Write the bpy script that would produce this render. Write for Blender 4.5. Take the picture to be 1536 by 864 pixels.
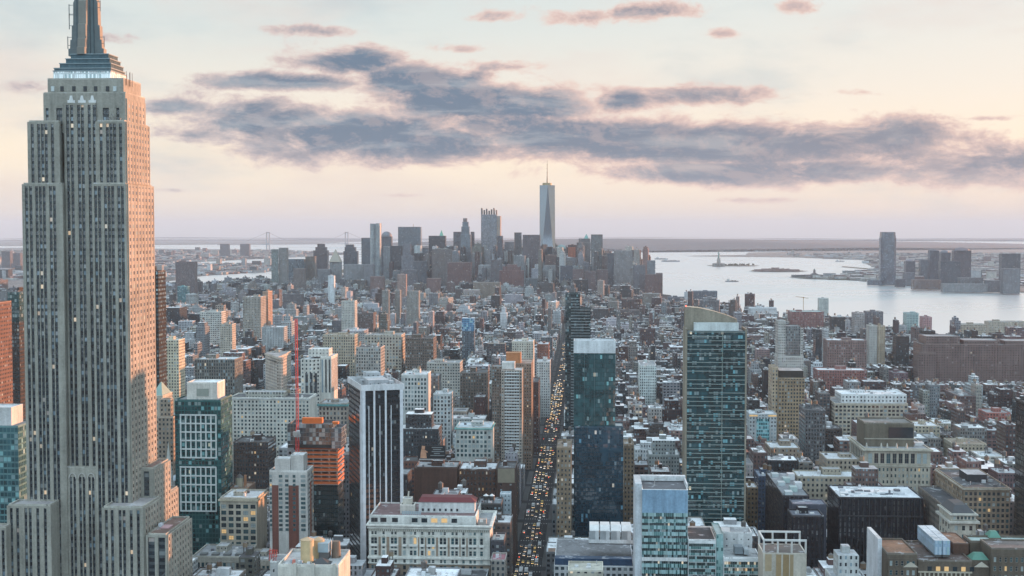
import bpy, bmesh, math, random
import numpy as np
from mathutils import Vector, Matrix
for o in list(bpy.data.objects): bpy.data.objects.remove(o)
SC = bpy.context.scene
COL = SC.collection
R = math.radians
# ------------------------------------------------------------------ camera, light, sky, exposure
# World frame (metres): +Y runs downtown along the avenue, +X is toward the river on the right, Z up.
HCAM, FPX, YAW, PITCH = 250.0, 1976.3, R(3.26), math.atan((432 - 342.3) / 1978.35)
cam_d = bpy.data.cameras.new('camera'); cam = bpy.data.objects.new('camera', cam_d); COL.objects.link(cam)
cam.location = (0, 0, HCAM); cam.rotation_euler = (R(90) - PITCH, 0, YAW)
cam_d.sensor_width = 36; cam_d.lens = FPX / 1536 * 36; cam_d.clip_start = 5; cam_d.clip_end = 200000
SC.camera = cam
SUN_AZ, SUN_EL = R(54), R(3.5)
sun_d = bpy.data.lights.new('sun', 'SUN'); sun = bpy.data.objects.new('sun', sun_d); COL.objects.link(sun)
sun_d.energy = 5.0; sun_d.angle = R(0.6); sun_d.color = (1.0, 0.42, 0.20)
sdir = Vector((math.sin(SUN_AZ) * math.cos(SUN_EL), math.cos(SUN_AZ) * math.cos(SUN_EL), math.sin(SUN_EL)))
sun.rotation_euler = sdir.to_track_quat('Z', 'Y').to_euler()
SC.view_settings.view_transform = 'Standard'; SC.view_settings.look = 'None'
SC.view_settings.exposure = 1.0; SC.view_settings.gamma = 1.0; SC.view_settings.use_curve_mapping = False
SC.render.engine = 'CYCLES'
cy = SC.cycles
cy.max_bounces = 5; cy.diffuse_bounces = 1; cy.glossy_bounces = 2; cy.transmission_bounces = 2; cy.volume_bounces = 0
cy.sample_clamp_indirect = 2.0; cy.sample_clamp_direct = 0; cy.use_denoising = True; cy.caustics_reflective = False; cy.caustics_refractive = False
cy.transparent_max_bounces = 8

class NT:
    """small helper to write node trees"""
    def __init__(s, tree): s.t = tree; s.n = tree.nodes; s.l = tree.links
    def node(s, ty, **kw):
        n = s.n.new(ty)
        for k, v in kw.items(): setattr(n, k, v)
        return n
    def put(s, sock, v):
        if isinstance(v, bpy.types.NodeSocket): s.l.new(v, sock)
        elif v is not None:
            if sock.type == 'RGBA' and len(v) == 3: v = (*v, 1)
            sock.default_value = v
    def m(s, op, a=None, b=None, c=None, clamp=False):
        n = s.n.new('ShaderNodeMath'); n.operation = op; n.use_clamp = clamp
        for i, v in enumerate((a, b, c)):
            if v is not None: s.put(n.inputs[i], v)
        return n.outputs[0]
    def vm(s, op, a=None, b=None):
        n = s.n.new('ShaderNodeVectorMath'); n.operation = op
        s.put(n.inputs[0], a); s.put(n.inputs[1], b)
        return n.outputs[0]
    def mix(s, f, a, b, mode='MIX'):
        n = s.n.new('ShaderNodeMix'); n.data_type = 'RGBA'; n.blend_type = mode
        s.put(n.inputs[0], f); s.put(n.inputs[6], a); s.put(n.inputs[7], b)
        return n.outputs[2]
    def ss(s, x, lo, hi, a=0.0, b=1.0):
        n = s.n.new('ShaderNodeMapRange'); n.interpolation_type = 'SMOOTHSTEP'
        s.put(n.inputs[0], x); s.put(n.inputs[1], lo); s.put(n.inputs[2], hi); s.put(n.inputs[3], a); s.put(n.inputs[4], b)
        return n.outputs[0]
    def xyz(s, x=0.0, y=0.0, z=0.0):
        n = s.n.new('ShaderNodeCombineXYZ')
        for i, v in enumerate((x, y, z)): s.put(n.inputs[i], v)
        return n.outputs[0]
    def sep(s, v):
        n = s.n.new('ShaderNodeSeparateXYZ'); s.put(n.inputs[0], v); return n.outputs
    def noise(s, vec, scale, detail=3, rough=.55, dist=0.0):
        n = s.n.new('ShaderNodeTexNoise'); s.put(n.inputs['Vector'], vec)
        n.inputs['Scale'].default_value = scale; n.inputs['Detail'].default_value = detail
        n.inputs['Roughness'].default_value = rough; n.inputs['Distortion'].default_value = dist
        return n.outputs['Fac']
    def white(s, vec):
        n = s.n.new('ShaderNodeTexWhiteNoise'); n.noise_dimensions = '3D'; s.put(n.inputs['Vector'], vec); return n.outputs
    def ramp(s, f, stops, interp='LINEAR'):
        n = s.n.new('ShaderNodeValToRGB'); s.put(n.inputs[0], f); r = n.color_ramp; r.interpolation = interp
        while len(r.elements) < len(stops): r.elements.new(.5)
        for e, (p, c) in zip(r.elements, stops): e.position = p; e.color = (*c, 1)
        return n.outputs[0]
    def attr(s, name):
        n = s.n.new('ShaderNodeAttribute'); n.attribute_name = name; return n

# ---- world: Nishita sky plus procedural sunset cloud layers, all fixed to compass direction
W = bpy.data.worlds.new('World'); SC.world = W; W.use_nodes = True
T = NT(W.node_tree); T.n.clear()
out = T.node('ShaderNodeOutputWorld'); bg = T.node('ShaderNodeBackground'); bg.inputs[1].default_value = 0.1
T.l.new(bg.outputs[0], out.inputs[0])
tc = T.node('ShaderNodeTexCoord').outputs['Generated']
dx, dy, dz = T.sep(tc)
az = T.m('ARCTAN2', dx, dy); el = T.m('ARCSINE', dz)
sky = T.node('ShaderNodeTexSky', sky_type='NISHITA', sun_disc=False)
sky.sun_elevation = SUN_EL; sky.sun_rotation = SUN_AZ; sky.altitude = 250; sky.dust_density = 1.5; sky.air_density = 1.0
elr = T.m('DIVIDE', el, R(90), clamp=True)
d = lambda deg: deg / 90.0
base = T.ramp(elr, [(0, (.86, .77, .68)), (d(1.6), (1.0, .87, .72)), (d(3.2), (1.08, .92, .72)), (d(5.5), (.95, .86, .75)), (d(8.5), (.74, .79, .77)),
                    (d(13), (.60, .72, .75)), (d(35), (.58, .80, .92)), (1, (1.08, 1.42, 1.76))])
warm = T.ramp(elr, [(0, (.94, .75, .62)), (d(1.6), (1.04, .83, .67)), (d(3.5), (1.06, .87, .70)), (d(6.0), (.95, .85, .76)), (d(10), (.87, .85, .81)),
                    (d(16), (.78, .80, .80)), (d(40), (.66, .84, .94)), (1, (1.08, 1.42, 1.76))])
rel = T.ss(T.m('ABSOLUTE', T.m('SUBTRACT', az, SUN_AZ)), R(70), R(20))
skycol = T.mix(rel, base, warm)
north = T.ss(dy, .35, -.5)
skycol = T.mix(north, skycol, T.ramp(elr, [(0, (.20, .28, .34)), (d(2.5), (.38, .51, .60)), (d(6), (.92, 1.22, 1.42)), (d(13), (1.36, 1.80, 2.10)), (d(30), (1.66, 2.24, 2.60)), (1, (1.08, 1.42, 1.76))]))  # unseen north sky and zenith brightened as fill light for north walls
skn = T.mix(1.0, sky.outputs[0], (.55, .55, .55), 'MULTIPLY')
skycol = T.mix(.04, skycol, skn)
cvec = T.xyz(T.m('MULTIPLY', az, 1.0), T.m('MULTIPLY', el, 3.0), 0.0)
big = T.noise(cvec, 5.0, 4, .6)
skycol = T.mix(T.ss(big, .46, .7, 0, .5), skycol, (.84, .70, .64))
skycol = T.mix(T.ss(T.noise(T.vm('ADD', cvec, (3.1, 7.7, 0)), 4.2, 5, .6), .5, .74, 0, .6), skycol, (.50, .60, .65))
CL = [(525, 95, 75, 17, 1), (430, 124, 120, 13, 1), (640, 122, 95, 24, 1.1), (690, 152, 110, 26, 1.15), (775, 158, 105, 22, 1.1), (280, 162, 70, 11, .85),
      (400, 175, 120, 30, .9), (545, 206, 150, 34, 1.1), (640, 212, 110, 28, 1.1), (740, 185, 110, 22, .95),
      (850, 205, 130, 22, 1.1), (985, 212, 190, 28, 1.15), (1140, 220, 210, 26, 1.1), (1330, 207, 140, 24, 1.0), (1190, 256, 300, 19, .9), (1450, 238, 170, 30, .9),
      (870, 26, 50, 12, .72), (960, 20, 75, 12, .70), (470, 46, 60, 8, .62), (735, 28, 50, 8, .6), (1060, 143, 100, 14, .8), (930, 152, 44, 17, .9),
      (1195, 10, 45, 14, .6), (35, 130, 40, 10, .65), (600, 293, 35, 4, .65), (720, 100, 60, 11, .75), (1080, 52, 25, 8, .65), (300, 205, 70, 15, .65), (260, 285, 30, 4, .6),
      (1120, 300, 60, 5, .55), (690, 75, 50, 7, .6), (1480, 178, 60, 5, .6), (1240, 140, 50, 6, .55), (150, 60, 60, 8, .5)]
dens = None
for (cx, cyy, sx, sy, am) in CL:
    a0 = math.atan((cx - 768) / 1978.) - YAW; e0 = math.atan((342 - cyy) / 1978. * math.cos(a0 + YAW))
    ca = math.cos(a0 + YAW) ** 2
    u = T.m('MULTIPLY', T.m('SUBTRACT', az, a0), 1978. / sx / ca); v = T.m('MULTIPLY', T.m('SUBTRACT', el, e0), 1978. / sy)
    g = T.m('MULTIPLY', T.m('EXPONENT', T.m('MULTIPLY', T.m('ADD', T.m('MULTIPLY', u, u), T.m('MULTIPLY', v, v)), -.5)), am * 1.16)
    dens = g if dens is None else T.m('MAXIMUM', dens, g)
nv = T.xyz(az, T.m('MULTIPLY', el, 2.1), 0.3)
n1 = T.noise(nv, 21, 11, .68, .22); n2 = T.noise(T.vm('ADD', nv, (.012, .008, 0)), 21, 11, .68, .22)
dd = T.m('ADD', dens, T.m('MULTIPLY', T.m('SUBTRACT', n1, .5), 2.0))
mask = T.ss(dd, .34, .68)
core = T.ss(dd, .50, 1.05)
lit = T.ss(T.m('SUBTRACT', n1, n2), -.02, .12)
ccol = T.mix(T.ss(az, R(-8), R(14)), (.10, .175, .275), (.195, .225, .30))
layer = T.noise(T.xyz(az, T.m('MULTIPLY', el, 5.5), 2.2), 13, 7, .6, .4)
ccol = T.mix(T.ss(layer, .46, .66, 0, .75), ccol, T.mix(T.ss(az, R(-8), R(14)), (.34, .40, .46), (.44, .42, .44)))
peach = T.mix(T.ss(az, R(-20), R(0)), (.72, .60, .57), (.86, .61, .53))
ccol = T.mix(core, peach, ccol)
ccol = T.mix(T.m('MULTIPLY', lit, .24), ccol, peach)
skycol = T.mix(T.m('MULTIPLY', mask, .93), skycol, ccol)
SKYK = 5.0
skycol = T.mix(1.0, skycol, (SKYK, SKYK, SKYK), 'MULTIPLY')
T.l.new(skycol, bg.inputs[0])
W.cycles.sampling_method = 'MANUAL'; W.cycles.sample_map_resolution = 512

# ------------------------------------------------------------------ geometry of the view (used to measure real positions)
REARTH = 7.4e6
def gz(x, y): return -(x * x + y * y) / (2 * REARTH)
CM = Matrix.Rotation(YAW, 3, 'Z') @ Matrix.Rotation(R(90) - PITCH, 3, 'X')
def ray(px, py): return CM @ Vector(((px - 768) / FPX, (432 - py) / FPX, -1))
def onY(px, py, Y):
    r = ray(px, py); t = Y / r.y; return r.x * t, HCAM + r.z * t
def onZ(px, py, Z=0.0):
    r = ray(px, py); t = (Z - HCAM) / r.z; return r.x * t, r.y * t
CMI = CM.transposed()
def proj(x, y, z):
    q = CMI @ Vector((x, y, z - HCAM)); 
    if q.z > -1: return None
    return 768 + FPX * q.x / -q.z, 432 - FPX * q.y / -q.z
LAT0, LON0 = 40.7555197, -73.9843721
def geo(la, lo):
    n, e = (la - LAT0) * 111050, (lo - LON0) * 84360; g = R(209)
    return -n * math.sin(g) + e * math.cos(g), n * math.cos(g) + e * math.sin(g)

# ------------------------------------------------------------------ materials
def mat(name):
    m = bpy.data.materials.new(name); m.use_nodes = True; t = NT(m.node_tree); t.n.clear()
    o = t.node('ShaderNodeOutputMaterial'); p = t.node('ShaderNodeBsdfPrincipled'); t.l.new(p.outputs[0], o.inputs[0])
    return m, t, p
def make_facade():
    m, t, p = mat('facade')
    uv = t.node('ShaderNodeUVMap', uv_map='UVMap').outputs[0]; u, v, _ = t.sep(uv)
    col = t.attr('col').outputs[0]; win = t.attr('win'); wx, wy, wz = t.sep(win.outputs[0]); wa = win.outputs['Alpha']
    sty = t.attr('sty'); seed, litp, glint = t.sep(sty.outputs[0]); band = sty.outputs['Alpha']
    gls = t.attr('gls').outputs[0]
    cu = t.m('DIVIDE', u, wx); cv = t.m('DIVIDE', v, wy)
    fu = t.m('ABSOLUTE', t.m('SUBTRACT', t.m('FRACT', cu), .5)); fv = t.m('ABSOLUTE', t.m('SUBTRACT', t.m('FRACT', cv), .5))
    mk = t.m('MULTIPLY', t.m('LESS_THAN', fu, t.m('MULTIPLY', wz, .5)), t.m('LESS_THAN', fv, t.m('MULTIPLY', wa, .5)))
    sd = t.m('MULTIPLY', seed, 517.3)
    cell = t.xyz(t.m('ADD', t.m('FLOOR', cu), sd), t.m('ADD', t.m('FLOOR', cv), sd), seed)
    rn = t.white(cell); r1 = rn[0]; c1 = rn[1]; rx, ry, rz = t.sep(c1)
    floorr = t.white(t.xyz(sd, t.m('FLOOR', cv), 3.0))[0]
    # wall: soft weathering, soot streaks, course-to-course change
    geo_ = t.node('ShaderNodeNewGeometry').outputs['Position']
    w1 = t.noise(geo_, .06, 4, .6); w2 = t.noise(t.vm('MULTIPLY', geo_, (1.0, 1.0, .07)), .35, 3, .6); w3 = t.noise(geo_, .9, 2, .6)
    wv = t.m('ADD', t.m('MULTIPLY', t.m('SUBTRACT', w1, .5), .9), t.m('ADD', t.m('MULTIPLY', t.m('SUBTRACT', w2, .5), .9), t.m('MULTIPLY', t.m('SUBTRACT', w3, .5), .55)))
    wall = t.mix(1.0, col, t.xyz(*[t.m('ADD', wv, 1.0)] * 3), 'MULTIPLY')
    # glass: dark panes, some with blinds, lighter tones and broad patches painted in as reflections
    blind = t.mix(t.m('GREATER_THAN', ry, .45), t.mix(.3, t.vm('MINIMUM', t.mix(1.0, gls, (5.5, 5.5, 5.5), 'MULTIPLY'), (.34, .52, .54)), (.30, .36, .38)), t.mix(.6, t.mix(1.0, gls, (3.0, 3.0, 3.0), 'MULTIPLY'), (.30, .31, .30)))
    patch = t.ss(t.noise(t.vm('MULTIPLY', geo_, (1.0, 1.0, .6)), .045, 3, .6, 1.5), .36, .66)
    g = t.mix(t.m('ADD', t.m('MULTIPLY', rz, .3), t.m('MULTIPLY', patch, .7)), t.mix(1.0, gls, (.25, .25, .25), 'MULTIPLY'), t.mix(1.0, gls, (1.3, 1.3, 1.3), 'MULTIPLY'))
    g = t.mix(t.m('LESS_THAN', r1, glint), g, blind)
    base = t.mix(mk, wall, g)
    t.put(p.inputs['Base Color'], base)
    t.put(p.inputs['Roughness'], t.m('ADD', t.m('MULTIPLY', mk, -.68), .86))
    t.put(p.inputs['Specular IOR Level'], t.m('ADD', t.m('MULTIPLY', mk, .35), .2))
    lit = t.m('MULTIPLY', mk, t.m('LESS_THAN', rx, t.m('MULTIPLY', t.m('MULTIPLY', litp, .42), t.ss(floorr, .3, 1.0, .35, 2.4))))
    t.put(p.inputs['Emission Color'], t.mix(ry, (1.0, .62, .26), (1.0, .85, .6)))
    t.put(p.inputs['Emission Strength'], t.m('MULTIPLY', lit, t.m('ADD', t.m('MULTIPLY', rz, .30), .06)))
    nrm = t.node('ShaderNodeNewGeometry').outputs['Normal']
    wob = t.vm('SUBTRACT', c1, (.5, .5, .5)); sc_ = t.node('ShaderNodeVectorMath', operation='SCALE'); t.put(sc_.inputs[0], wob); sc_.inputs['Scale'].default_value = .07
    nn = t.node('ShaderNodeVectorMath', operation='NORMALIZE'); t.put(nn.inputs[0], t.vm('ADD', nrm, sc_.outputs[0]))
    t.put(p.inputs['Coat Weight'], t.m('MULTIPLY', mk, .85)); p.inputs['Coat IOR'].default_value = 1.85; p.inputs['Coat Roughness'].default_value = .04; t.put(p.inputs['Coat Normal'], nn.outputs[0])
    m.cycles.emission_sampling = 'NONE'
    return m
def make_roof():
    m, t, p = mat('roofing')
    col = t.attr('col').outputs[0]; pos = t.node('ShaderNodeNewGeometry').outputs['Position']
    a = t.noise(pos, .05, 5, .65); b = t.noise(pos, .35, 4, .7)
    f = t.m('ADD', t.m('MULTIPLY', t.m('SUBTRACT', a, .5), 1.6), t.m('MULTIPLY', t.m('SUBTRACT', b, .5), 1.2))
    c = t.mix(1.0, col, t.xyz(*[t.m('MAXIMUM', t.m('ADD', f, 1.0), .25)] * 3), 'MULTIPLY')
    c2_ = t.noise(pos, .14, 4, .7, .6)
    c = t.mix(t.ss(b, .56, .70, 0, .7), c, (.05, .052, .055)); c = t.mix(t.ss(c2_, .56, .66, 0, .55), c, (.50, .52, .55)); c = t.mix(t.ss(c2_, .40, .33, 0, .6), c, (.06, .06, .065))
    t.put(p.inputs['Base Color'], c); p.inputs['Roughness'].default_value = .8
    return m
def simple(name, col, rough=.7, metal=0.0, var=.5, scale=.3, emit=None, es=0.0, spec=.4):
    m, t, p = mat(name)
    pos = t.node('ShaderNodeNewGeometry').outputs['Position']
    n = t.noise(pos, scale, 4, .65)
    c = t.mix(1.0, col, t.xyz(*[t.m('ADD', t.m('MULTIPLY', t.m('SUBTRACT', n, .5), 2 * var), 1.0)] * 3), 'MULTIPLY')
    t.put(p.inputs['Base Color'], c); p.inputs['Roughness'].default_value = rough; p.inputs['Metallic'].default_value = metal
    p.inputs['Specular IOR Level'].default_value = spec
    if emit: t.put(p.inputs['Emission Color'], emit); p.inputs['Emission Strength'].default_value = es; m.cycles.emission_sampling = 'NONE'
    return m
def plain():
    m, t, p = mat('painted')      # colour from the mesh attribute
    col = t.attr('col').outputs[0]; pos = t.node('ShaderNodeNewGeometry').outputs['Position']
    n = t.noise(pos, .25, 4, .65)
    t.put(p.inputs['Base Color'], t.mix(1.0, col, t.xyz(*[t.m('ADD', t.m('MULTIPLY', t.m('SUBTRACT', n, .5), .7), 1.0)] * 3), 'MULTIPLY'))
    p.inputs['Roughness'].default_value = .6
    return m
FAC, ROOF, PAINT = make_facade(), make_roof(), plain()
LIT = simple('lamp_glow', (1, .8, .5), .5, emit=(1.0, .64, .30), es=2.9)
LITW = simple('white_glow', (1, .9, .8), .5, emit=(1.0, .90, .76), es=2.5)
REDL = simple('red_glow', (.6, .02, .02), .5, emit=(1.0, .06, .03), es=2.5)
CARGLASS = simple('car_glass', (.02, .025, .03), .1, var=.1, spec=.6)

# ------------------------------------------------------------------ mesh builder
def S(col=(.3, .3, .3), bay=3.0, fl=3.6, fw=.45, fh=.5, lit=.05, glint=.2, gl=(.035, .05, .06), seed=None):
    return (tuple(col), (bay, fl, fw, fh), (random.random() if seed is None else seed, lit, glint, 0.0), tuple(gl))
def P(col): return (tuple(col), (1, 1, 0, 0), (0, 0, 0, 0), (0, 0, 0))     # plain surface style
class MB:
    def __init__(s): s.v = []; s.f = []; s.uv = []; s.mi = []; s.st = []; s.mats = []
    def mid(s, m):
        if m not in s.mats: s.mats.append(m)
        return s.mats.index(m)
    def face(s, pts, m, st, uv=None):
        i = len(s.v); s.v += [tuple(p) for p in pts]; s.f.append(tuple(range(i, i + len(pts))))
        s.uv.append(uv or [(p[0], p[1]) for p in pts]); s.mi.append(s.mid(m)); s.st.append(st)
    def prism(s, poly, z0, z1, st, top=None, wm=None, tm=None, poly2=None, rim=0.0, bottom=False, v0=0.0):
        """extrude a ccw outline; walls carry a metre UV; rim > 0 sinks the roof behind a parapet"""
        wm = wm or FAC; tm = tm or ROOF; top = top if top is not None else (st[0]); tst = P(top)
        n = len(poly); q = poly2 or poly
        for i in range(n):
            a, b = poly[i], poly[(i + 1) % n]; c, d_ = q[(i + 1) % n], q[i]
            L = math.hypot(b[0] - a[0], b[1] - a[1])
            bw = st[1][0]; k = max(1, round(L / bw)) * bw if L > .3 else L   # whole number of bays
            s.face([(*a, z0), (*b, z0), (*c, z1), (*d_, z1)], wm, st, [(0, z0 - v0), (k, z0 - v0), (k, z1 - v0), (0, z1 - v0)])
        if rim:
            cx = sum(p[0] for p in q) / n; cy_ = sum(p[1] for p in q) / n
            inn = []
            for p in q:
                dx_, dy_ = p[0] - cx, p[1] - cy_; L = math.hypot(dx_, dy_); k = max(.3, 1 - .75 / max(L, .1)); inn.append((cx + dx_ * k, cy_ + dy_ * k))
            for i in range(n):
                j = (i + 1) % n
                s.face([(*q[i], z1), (*q[j], z1), (*inn[j], z1), (*inn[i], z1)], tm, P([min(.7, c * 1.15 + .03) for c in st[0]]))
                s.face([(*inn[i], z1), (*inn[j], z1), (*inn[j], z1 - rim), (*inn[i], z1 - rim)], tm, P(st[0]))
            s.face([(*p, z1 - rim) for p in inn], tm, tst)
        else: s.face([(*p, z1) for p in q], tm, tst)
        if bottom: s.face([(*p, z0) for p in reversed(poly)], tm, tst)
    def box(s, x0, x1, y0, y1, z0, z1, st, top=None, rim=0.0, rot=0.0, piv=None, **k):
        p = [(x0, y0), (x1, y0), (x1, y1), (x0, y1)]
        if rot:
            cx, cy_ = piv or ((x0 + x1) / 2, (y0 + y1) / 2); c, sn = math.cos(rot), math.sin(rot)
            p = [(cx + (a - cx) * c - (b - cy_) * sn, cy_ + (a - cx) * sn + (b - cy_) * c) for a, b in p]
        s.prism(p, z0, z1, st, top, rim=rim, **k)
    def cyl(s, x, y, z0, z1, r, st, n=10, r2=None, cone=0.0, wm=None, conecol=None, bottom=True):
        wm = wm or PAINT
        c = [(x + r * math.cos(2 * math.pi * i / n), y + r * math.sin(2 * math.pi * i / n)) for i in range(n)]
        r2 = r if r2 is None else r2
        c2 = [(x + r2 * math.cos(2 * math.pi * i / n), y + r2 * math.sin(2 * math.pi * i / n)) for i in range(n)]
        s.prism(c, z0, z1, st, poly2=c2, wm=wm, tm=wm, bottom=bottom)
        if cone:
            cs = P(conecol or st[0])
            r3 = [(x + (p[0] - x) * 1.06, y + (p[1] - y) * 1.06) for p in c2]
            for i in range(n): s.face([(*r3[i], z1 + .02), (*r3[(i + 1) % n], z1 + .02), (x, y, z1 + cone)], wm, cs)
    def bar(s, a, b, w, st, m=None):
        a, b = Vector(a), Vector(b); d_ = (b - a).normalized(); up = Vector((0, 0, 1)) if abs(d_.z) < .9 else Vector((1, 0, 0))
        r_ = d_.cross(up).normalized() * w / 2; u = r_.cross(d_).normalized() * w / 2
        k = [(-1, -1), (1, -1), (1, 1), (-1, 1)]
        A = [a + r_ * i + u * j for i, j in k]; B = [b + r_ * i + u * j for i, j in k]
        for i in range(4): s.face([A[i], A[(i + 1) % 4], B[(i + 1) % 4], B[i]], m or PAINT, st)
        s.face(A[::-1], m or PAINT, st); s.face(B, m or PAINT, st)
    def build(s, name, parent=None, label=None, cat=None, group=None, kind=None, origin=None, link=True):
        me = bpy.data.meshes.new(name)
        v = np.array(s.v, dtype=np.float64).reshape(-1, 3)
        if origin is not None: v = v - np.array(origin)
        me.from_pydata(v.tolist(), [], s.f)
        for m in s.mats: me.materials.append(m)
        nf = len(s.f)
        me.polygons.foreach_set('material_index', np.array(s.mi, dtype=np.int32))
        uvl = me.uv_layers.new(name='UVMap')
        uvl.data.foreach_set('uv', np.array([c for f in s.uv for p in f for c in p], dtype=np.float32))
        for k, nm in enumerate(('col', 'win', 'sty', 'gls')):
            at = me.attributes.new(nm, 'FLOAT_COLOR', 'FACE')
            arr = np.ones((nf, 4), dtype=np.float32)
            vals = [st[k] for st in s.st]; w = len(vals[0]) if vals else 3
            if nf: arr[:, :w] = np.array(vals, dtype=np.float32)
            at.data.foreach_set('color', arr.ravel())
        me.update()
        o = bpy.data.objects.new(name, me)
        if origin is not None: o.location = origin
        COL.objects.link(o)
        if parent is not None:
            o.parent = parent
            o.location = Vector(origin if origin is not None else (0, 0, 0)) - wloc(parent)
        tag(o, label, cat, group, kind)
        return o
def wloc(o):
    v = Vector(o.location)
    while o.parent is not None: o = o.parent; v = v + Vector(o.location)
    return v
def tag(o, label=None, cat=None, group=None, kind=None):
    for k, v in (('label', label), ('category', cat), ('group', group), ('kind', kind)):
        if v: o[k] = v
    return o
def copy_tree(o, parent=None):
    c = o.copy(); COL.objects.link(c)
    if parent is not None: c.parent = parent
    for ch in o.children: copy_tree(ch, c)
    return c
def empty(name, loc, label, cat, group=None):
    o = bpy.data.objects.new(name, None); COL.objects.link(o); o.location = loc
    return tag(o, label, cat, group)

# ------------------------------------------------------------------ the setting: water, land, streets, hills, air
def sheet(name, poly, z, material, step=1000, kind='structure', col=(.1, .1, .1), hfun=None):
    bm = bmesh.new(); vs = [bm.verts.new((x, y, 0)) for x, y in poly]; bm.faces.new(vs)
    xs = [p[0] for p in poly]; ys = [p[1] for p in poly]
    for ax, lo, hi in ((0, min(xs), max(xs)), (1, min(ys), max(ys))):
        k = math.floor(lo / step) * step + step
        while k < hi:
            co = (k, 0, 0) if ax == 0 else (0, k, 0); no = (1, 0, 0) if ax == 0 else (0, 1, 0)
            bmesh.ops.bisect_plane(bm, geom=bm.verts[:] + bm.edges[:] + bm.faces[:], plane_co=co, plane_no=no); k += step
    bmesh.ops.triangulate(bm, faces=bm.faces[:])
    for v in bm.verts: v.co.z = z + gz(v.co.x, v.co.y) + (hfun(v.co.x, v.co.y) if hfun else 0)
    bm.normal_update()
    for f in bm.faces:
        if f.normal.z < 0: f.normal_flip()
    me = bpy.data.meshes.new(name); bm.to_mesh(me); bm.free(); me.materials.append(material)
    o = bpy.data.objects.new(name, me); COL.objects.link(o); o['kind'] = kind
    return o
def make_water():
    m, t, p = mat('harbour_water')
    pos = t.node('ShaderNodeNewGeometry').outputs['Position']
    p.inputs['Base Color'].default_value = (.80, .80, .80, 1); p.inputs['Metallic'].default_value = .75; p.inputs['IOR'].default_value = 1.333
    big = t.noise(t.vm('MULTIPLY', pos, (.6, 1.6, 1.0)), .0011, 5, .6)
    t.put(p.inputs['Roughness'], t.m('ADD', t.m('MULTIPLY', big, .12), .22))
    h = t.noise(pos, .05, 4, .6)
    b = t.node('ShaderNodeBump'); b.inputs['Strength'].default_value = .03; b.inputs['Distance'].default_value = 3.0
    t.put(b.inputs['Height'], h); t.l.new(b.outputs[0], p.inputs['Normal'])
    return m
def make_land(name, c1, c2, c3, sc):
    m, t, p = mat(name)
    pos = t.node('ShaderNodeNewGeometry').outputs['Position']
    a = t.noise(pos, sc, 6, .7); b = t.noise(pos, sc * 9, 4, .7)
    c = t.mix(t.ss(a, .35, .65), c1, c2); c = t.mix(t.ss(b, .56, .66), c, c3)
    t.put(p.inputs['Base Color'], c); p.inputs['Roughness'].default_value = .9
    return m
def make_asphalt(name, c):
    m, t, p = mat(name)
    pos = t.node('ShaderNodeNewGeometry').outputs['Position']
    a = t.noise(pos, .03, 5, .7); b = t.noise(pos, .5, 3, .7)
    k = t.m('ADD', t.m('MULTIPLY', a, .9), t.m('MULTIPLY', b, .6))
    t.put(p.inputs['Base Color'], t.mix(1.0, c, t.xyz(k, k, k), 'MULTIPLY')); t.put(p.inputs['Roughness'], t.m('ADD', t.m('MULTIPLY', a, .3), .6)); p.inputs['Specular IOR Level'].default_value = .18
    return m
WATER = make_water()
LAND_FAR = make_land('far_land', (.10, .09, .085), (.17, .16, .155), (.42, .42, .43), .004)
LAND_PARK = make_land('park_land', (.07, .065, .04), (.11, .10, .06), (.16, .15, .13), .01)
HILL = make_land('hill_woods', (.035, .042, .055), (.055, .06, .07), (.12, .12, .125), .002)
ASPH = make_asphalt('asphalt', (.032, .033, .036)); PAVE = make_asphalt('pavement_concrete', (.11, .11, .11))
RB = 62000
sheet('harbor_water', [(RB * math.sin(2 * math.pi * i / 72), RB * math.cos(2 * math.pi * i / 72)) for i in range(72)][::-1], 0, WATER, 4000)
G = lambda *ll: [geo(a, b) for a, b in ll]
MANH = G((40.7005, -74.0150), (40.7050, -74.0180), (40.7110, -74.0175), (40.7180, -74.0160), (40.7225, -74.0125), (40.7290, -74.0113), (40.7395, -74.0100),
         (40.7490, -74.0090), (40.7580, -74.0045), (40.7720, -73.9945), (40.7800, -73.9880), (40.7690, -73.9560), (40.7580, -73.9600), (40.7480, -73.9680), (40.7350, -73.9740), (40.7280, -73.9715),
         (40.7200, -73.9730), (40.7112, -73.9765), (40.7090, -73.9850), (40.7085, -73.9980), (40.7055, -74.0020), (40.7015, -74.0095))
sheet('manhattan_ground', MANH, 2.0, ASPH, 500)
BKLN = G((40.7040, -73.9955), (40.7050, -73.9890), (40.7025, -73.9760), (40.7090, -73.9695), (40.7200, -73.9640), (40.7400, -73.9610), (40.7600, -73.9480), (40.7800, -73.9300), (40.78, -73.70), (40.57, -73.70), (40.5720, -73.93),
         (40.5780, -74.0080), (40.6090, -74.0360), (40.6400, -74.0370), (40.6560, -74.0200), (40.6690, -74.0050), (40.6740, -74.0180), (40.6810, -74.0165), (40.6920, -74.0030))
sheet('brooklyn_ground', BKLN, 2.2, LAND_FAR, 2500)
NJ = G((40.7640, -74.0210), (40.7520, -74.0235), (40.7400, -74.0265), (40.7340, -74.0285), (40.7270, -74.0325), (40.7160, -74.0325), (40.7115, -74.0350), (40.7085, -74.0350), (40.7060, -74.0345), (40.7045, -74.0405), (40.6960, -74.0530), (40.6880, -74.0610),
       (40.6800, -74.0700), (40.6700, -74.0720), (40.6620, -74.0650), (40.6600, -74.0750), (40.6500, -74.0850), (40.6440, -74.1100), (40.64, -74.60), (40.90, -74.60), (40.90, -74.00))
sheet('jersey_ground', NJ, 2.4, LAND_FAR, 2500)
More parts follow.
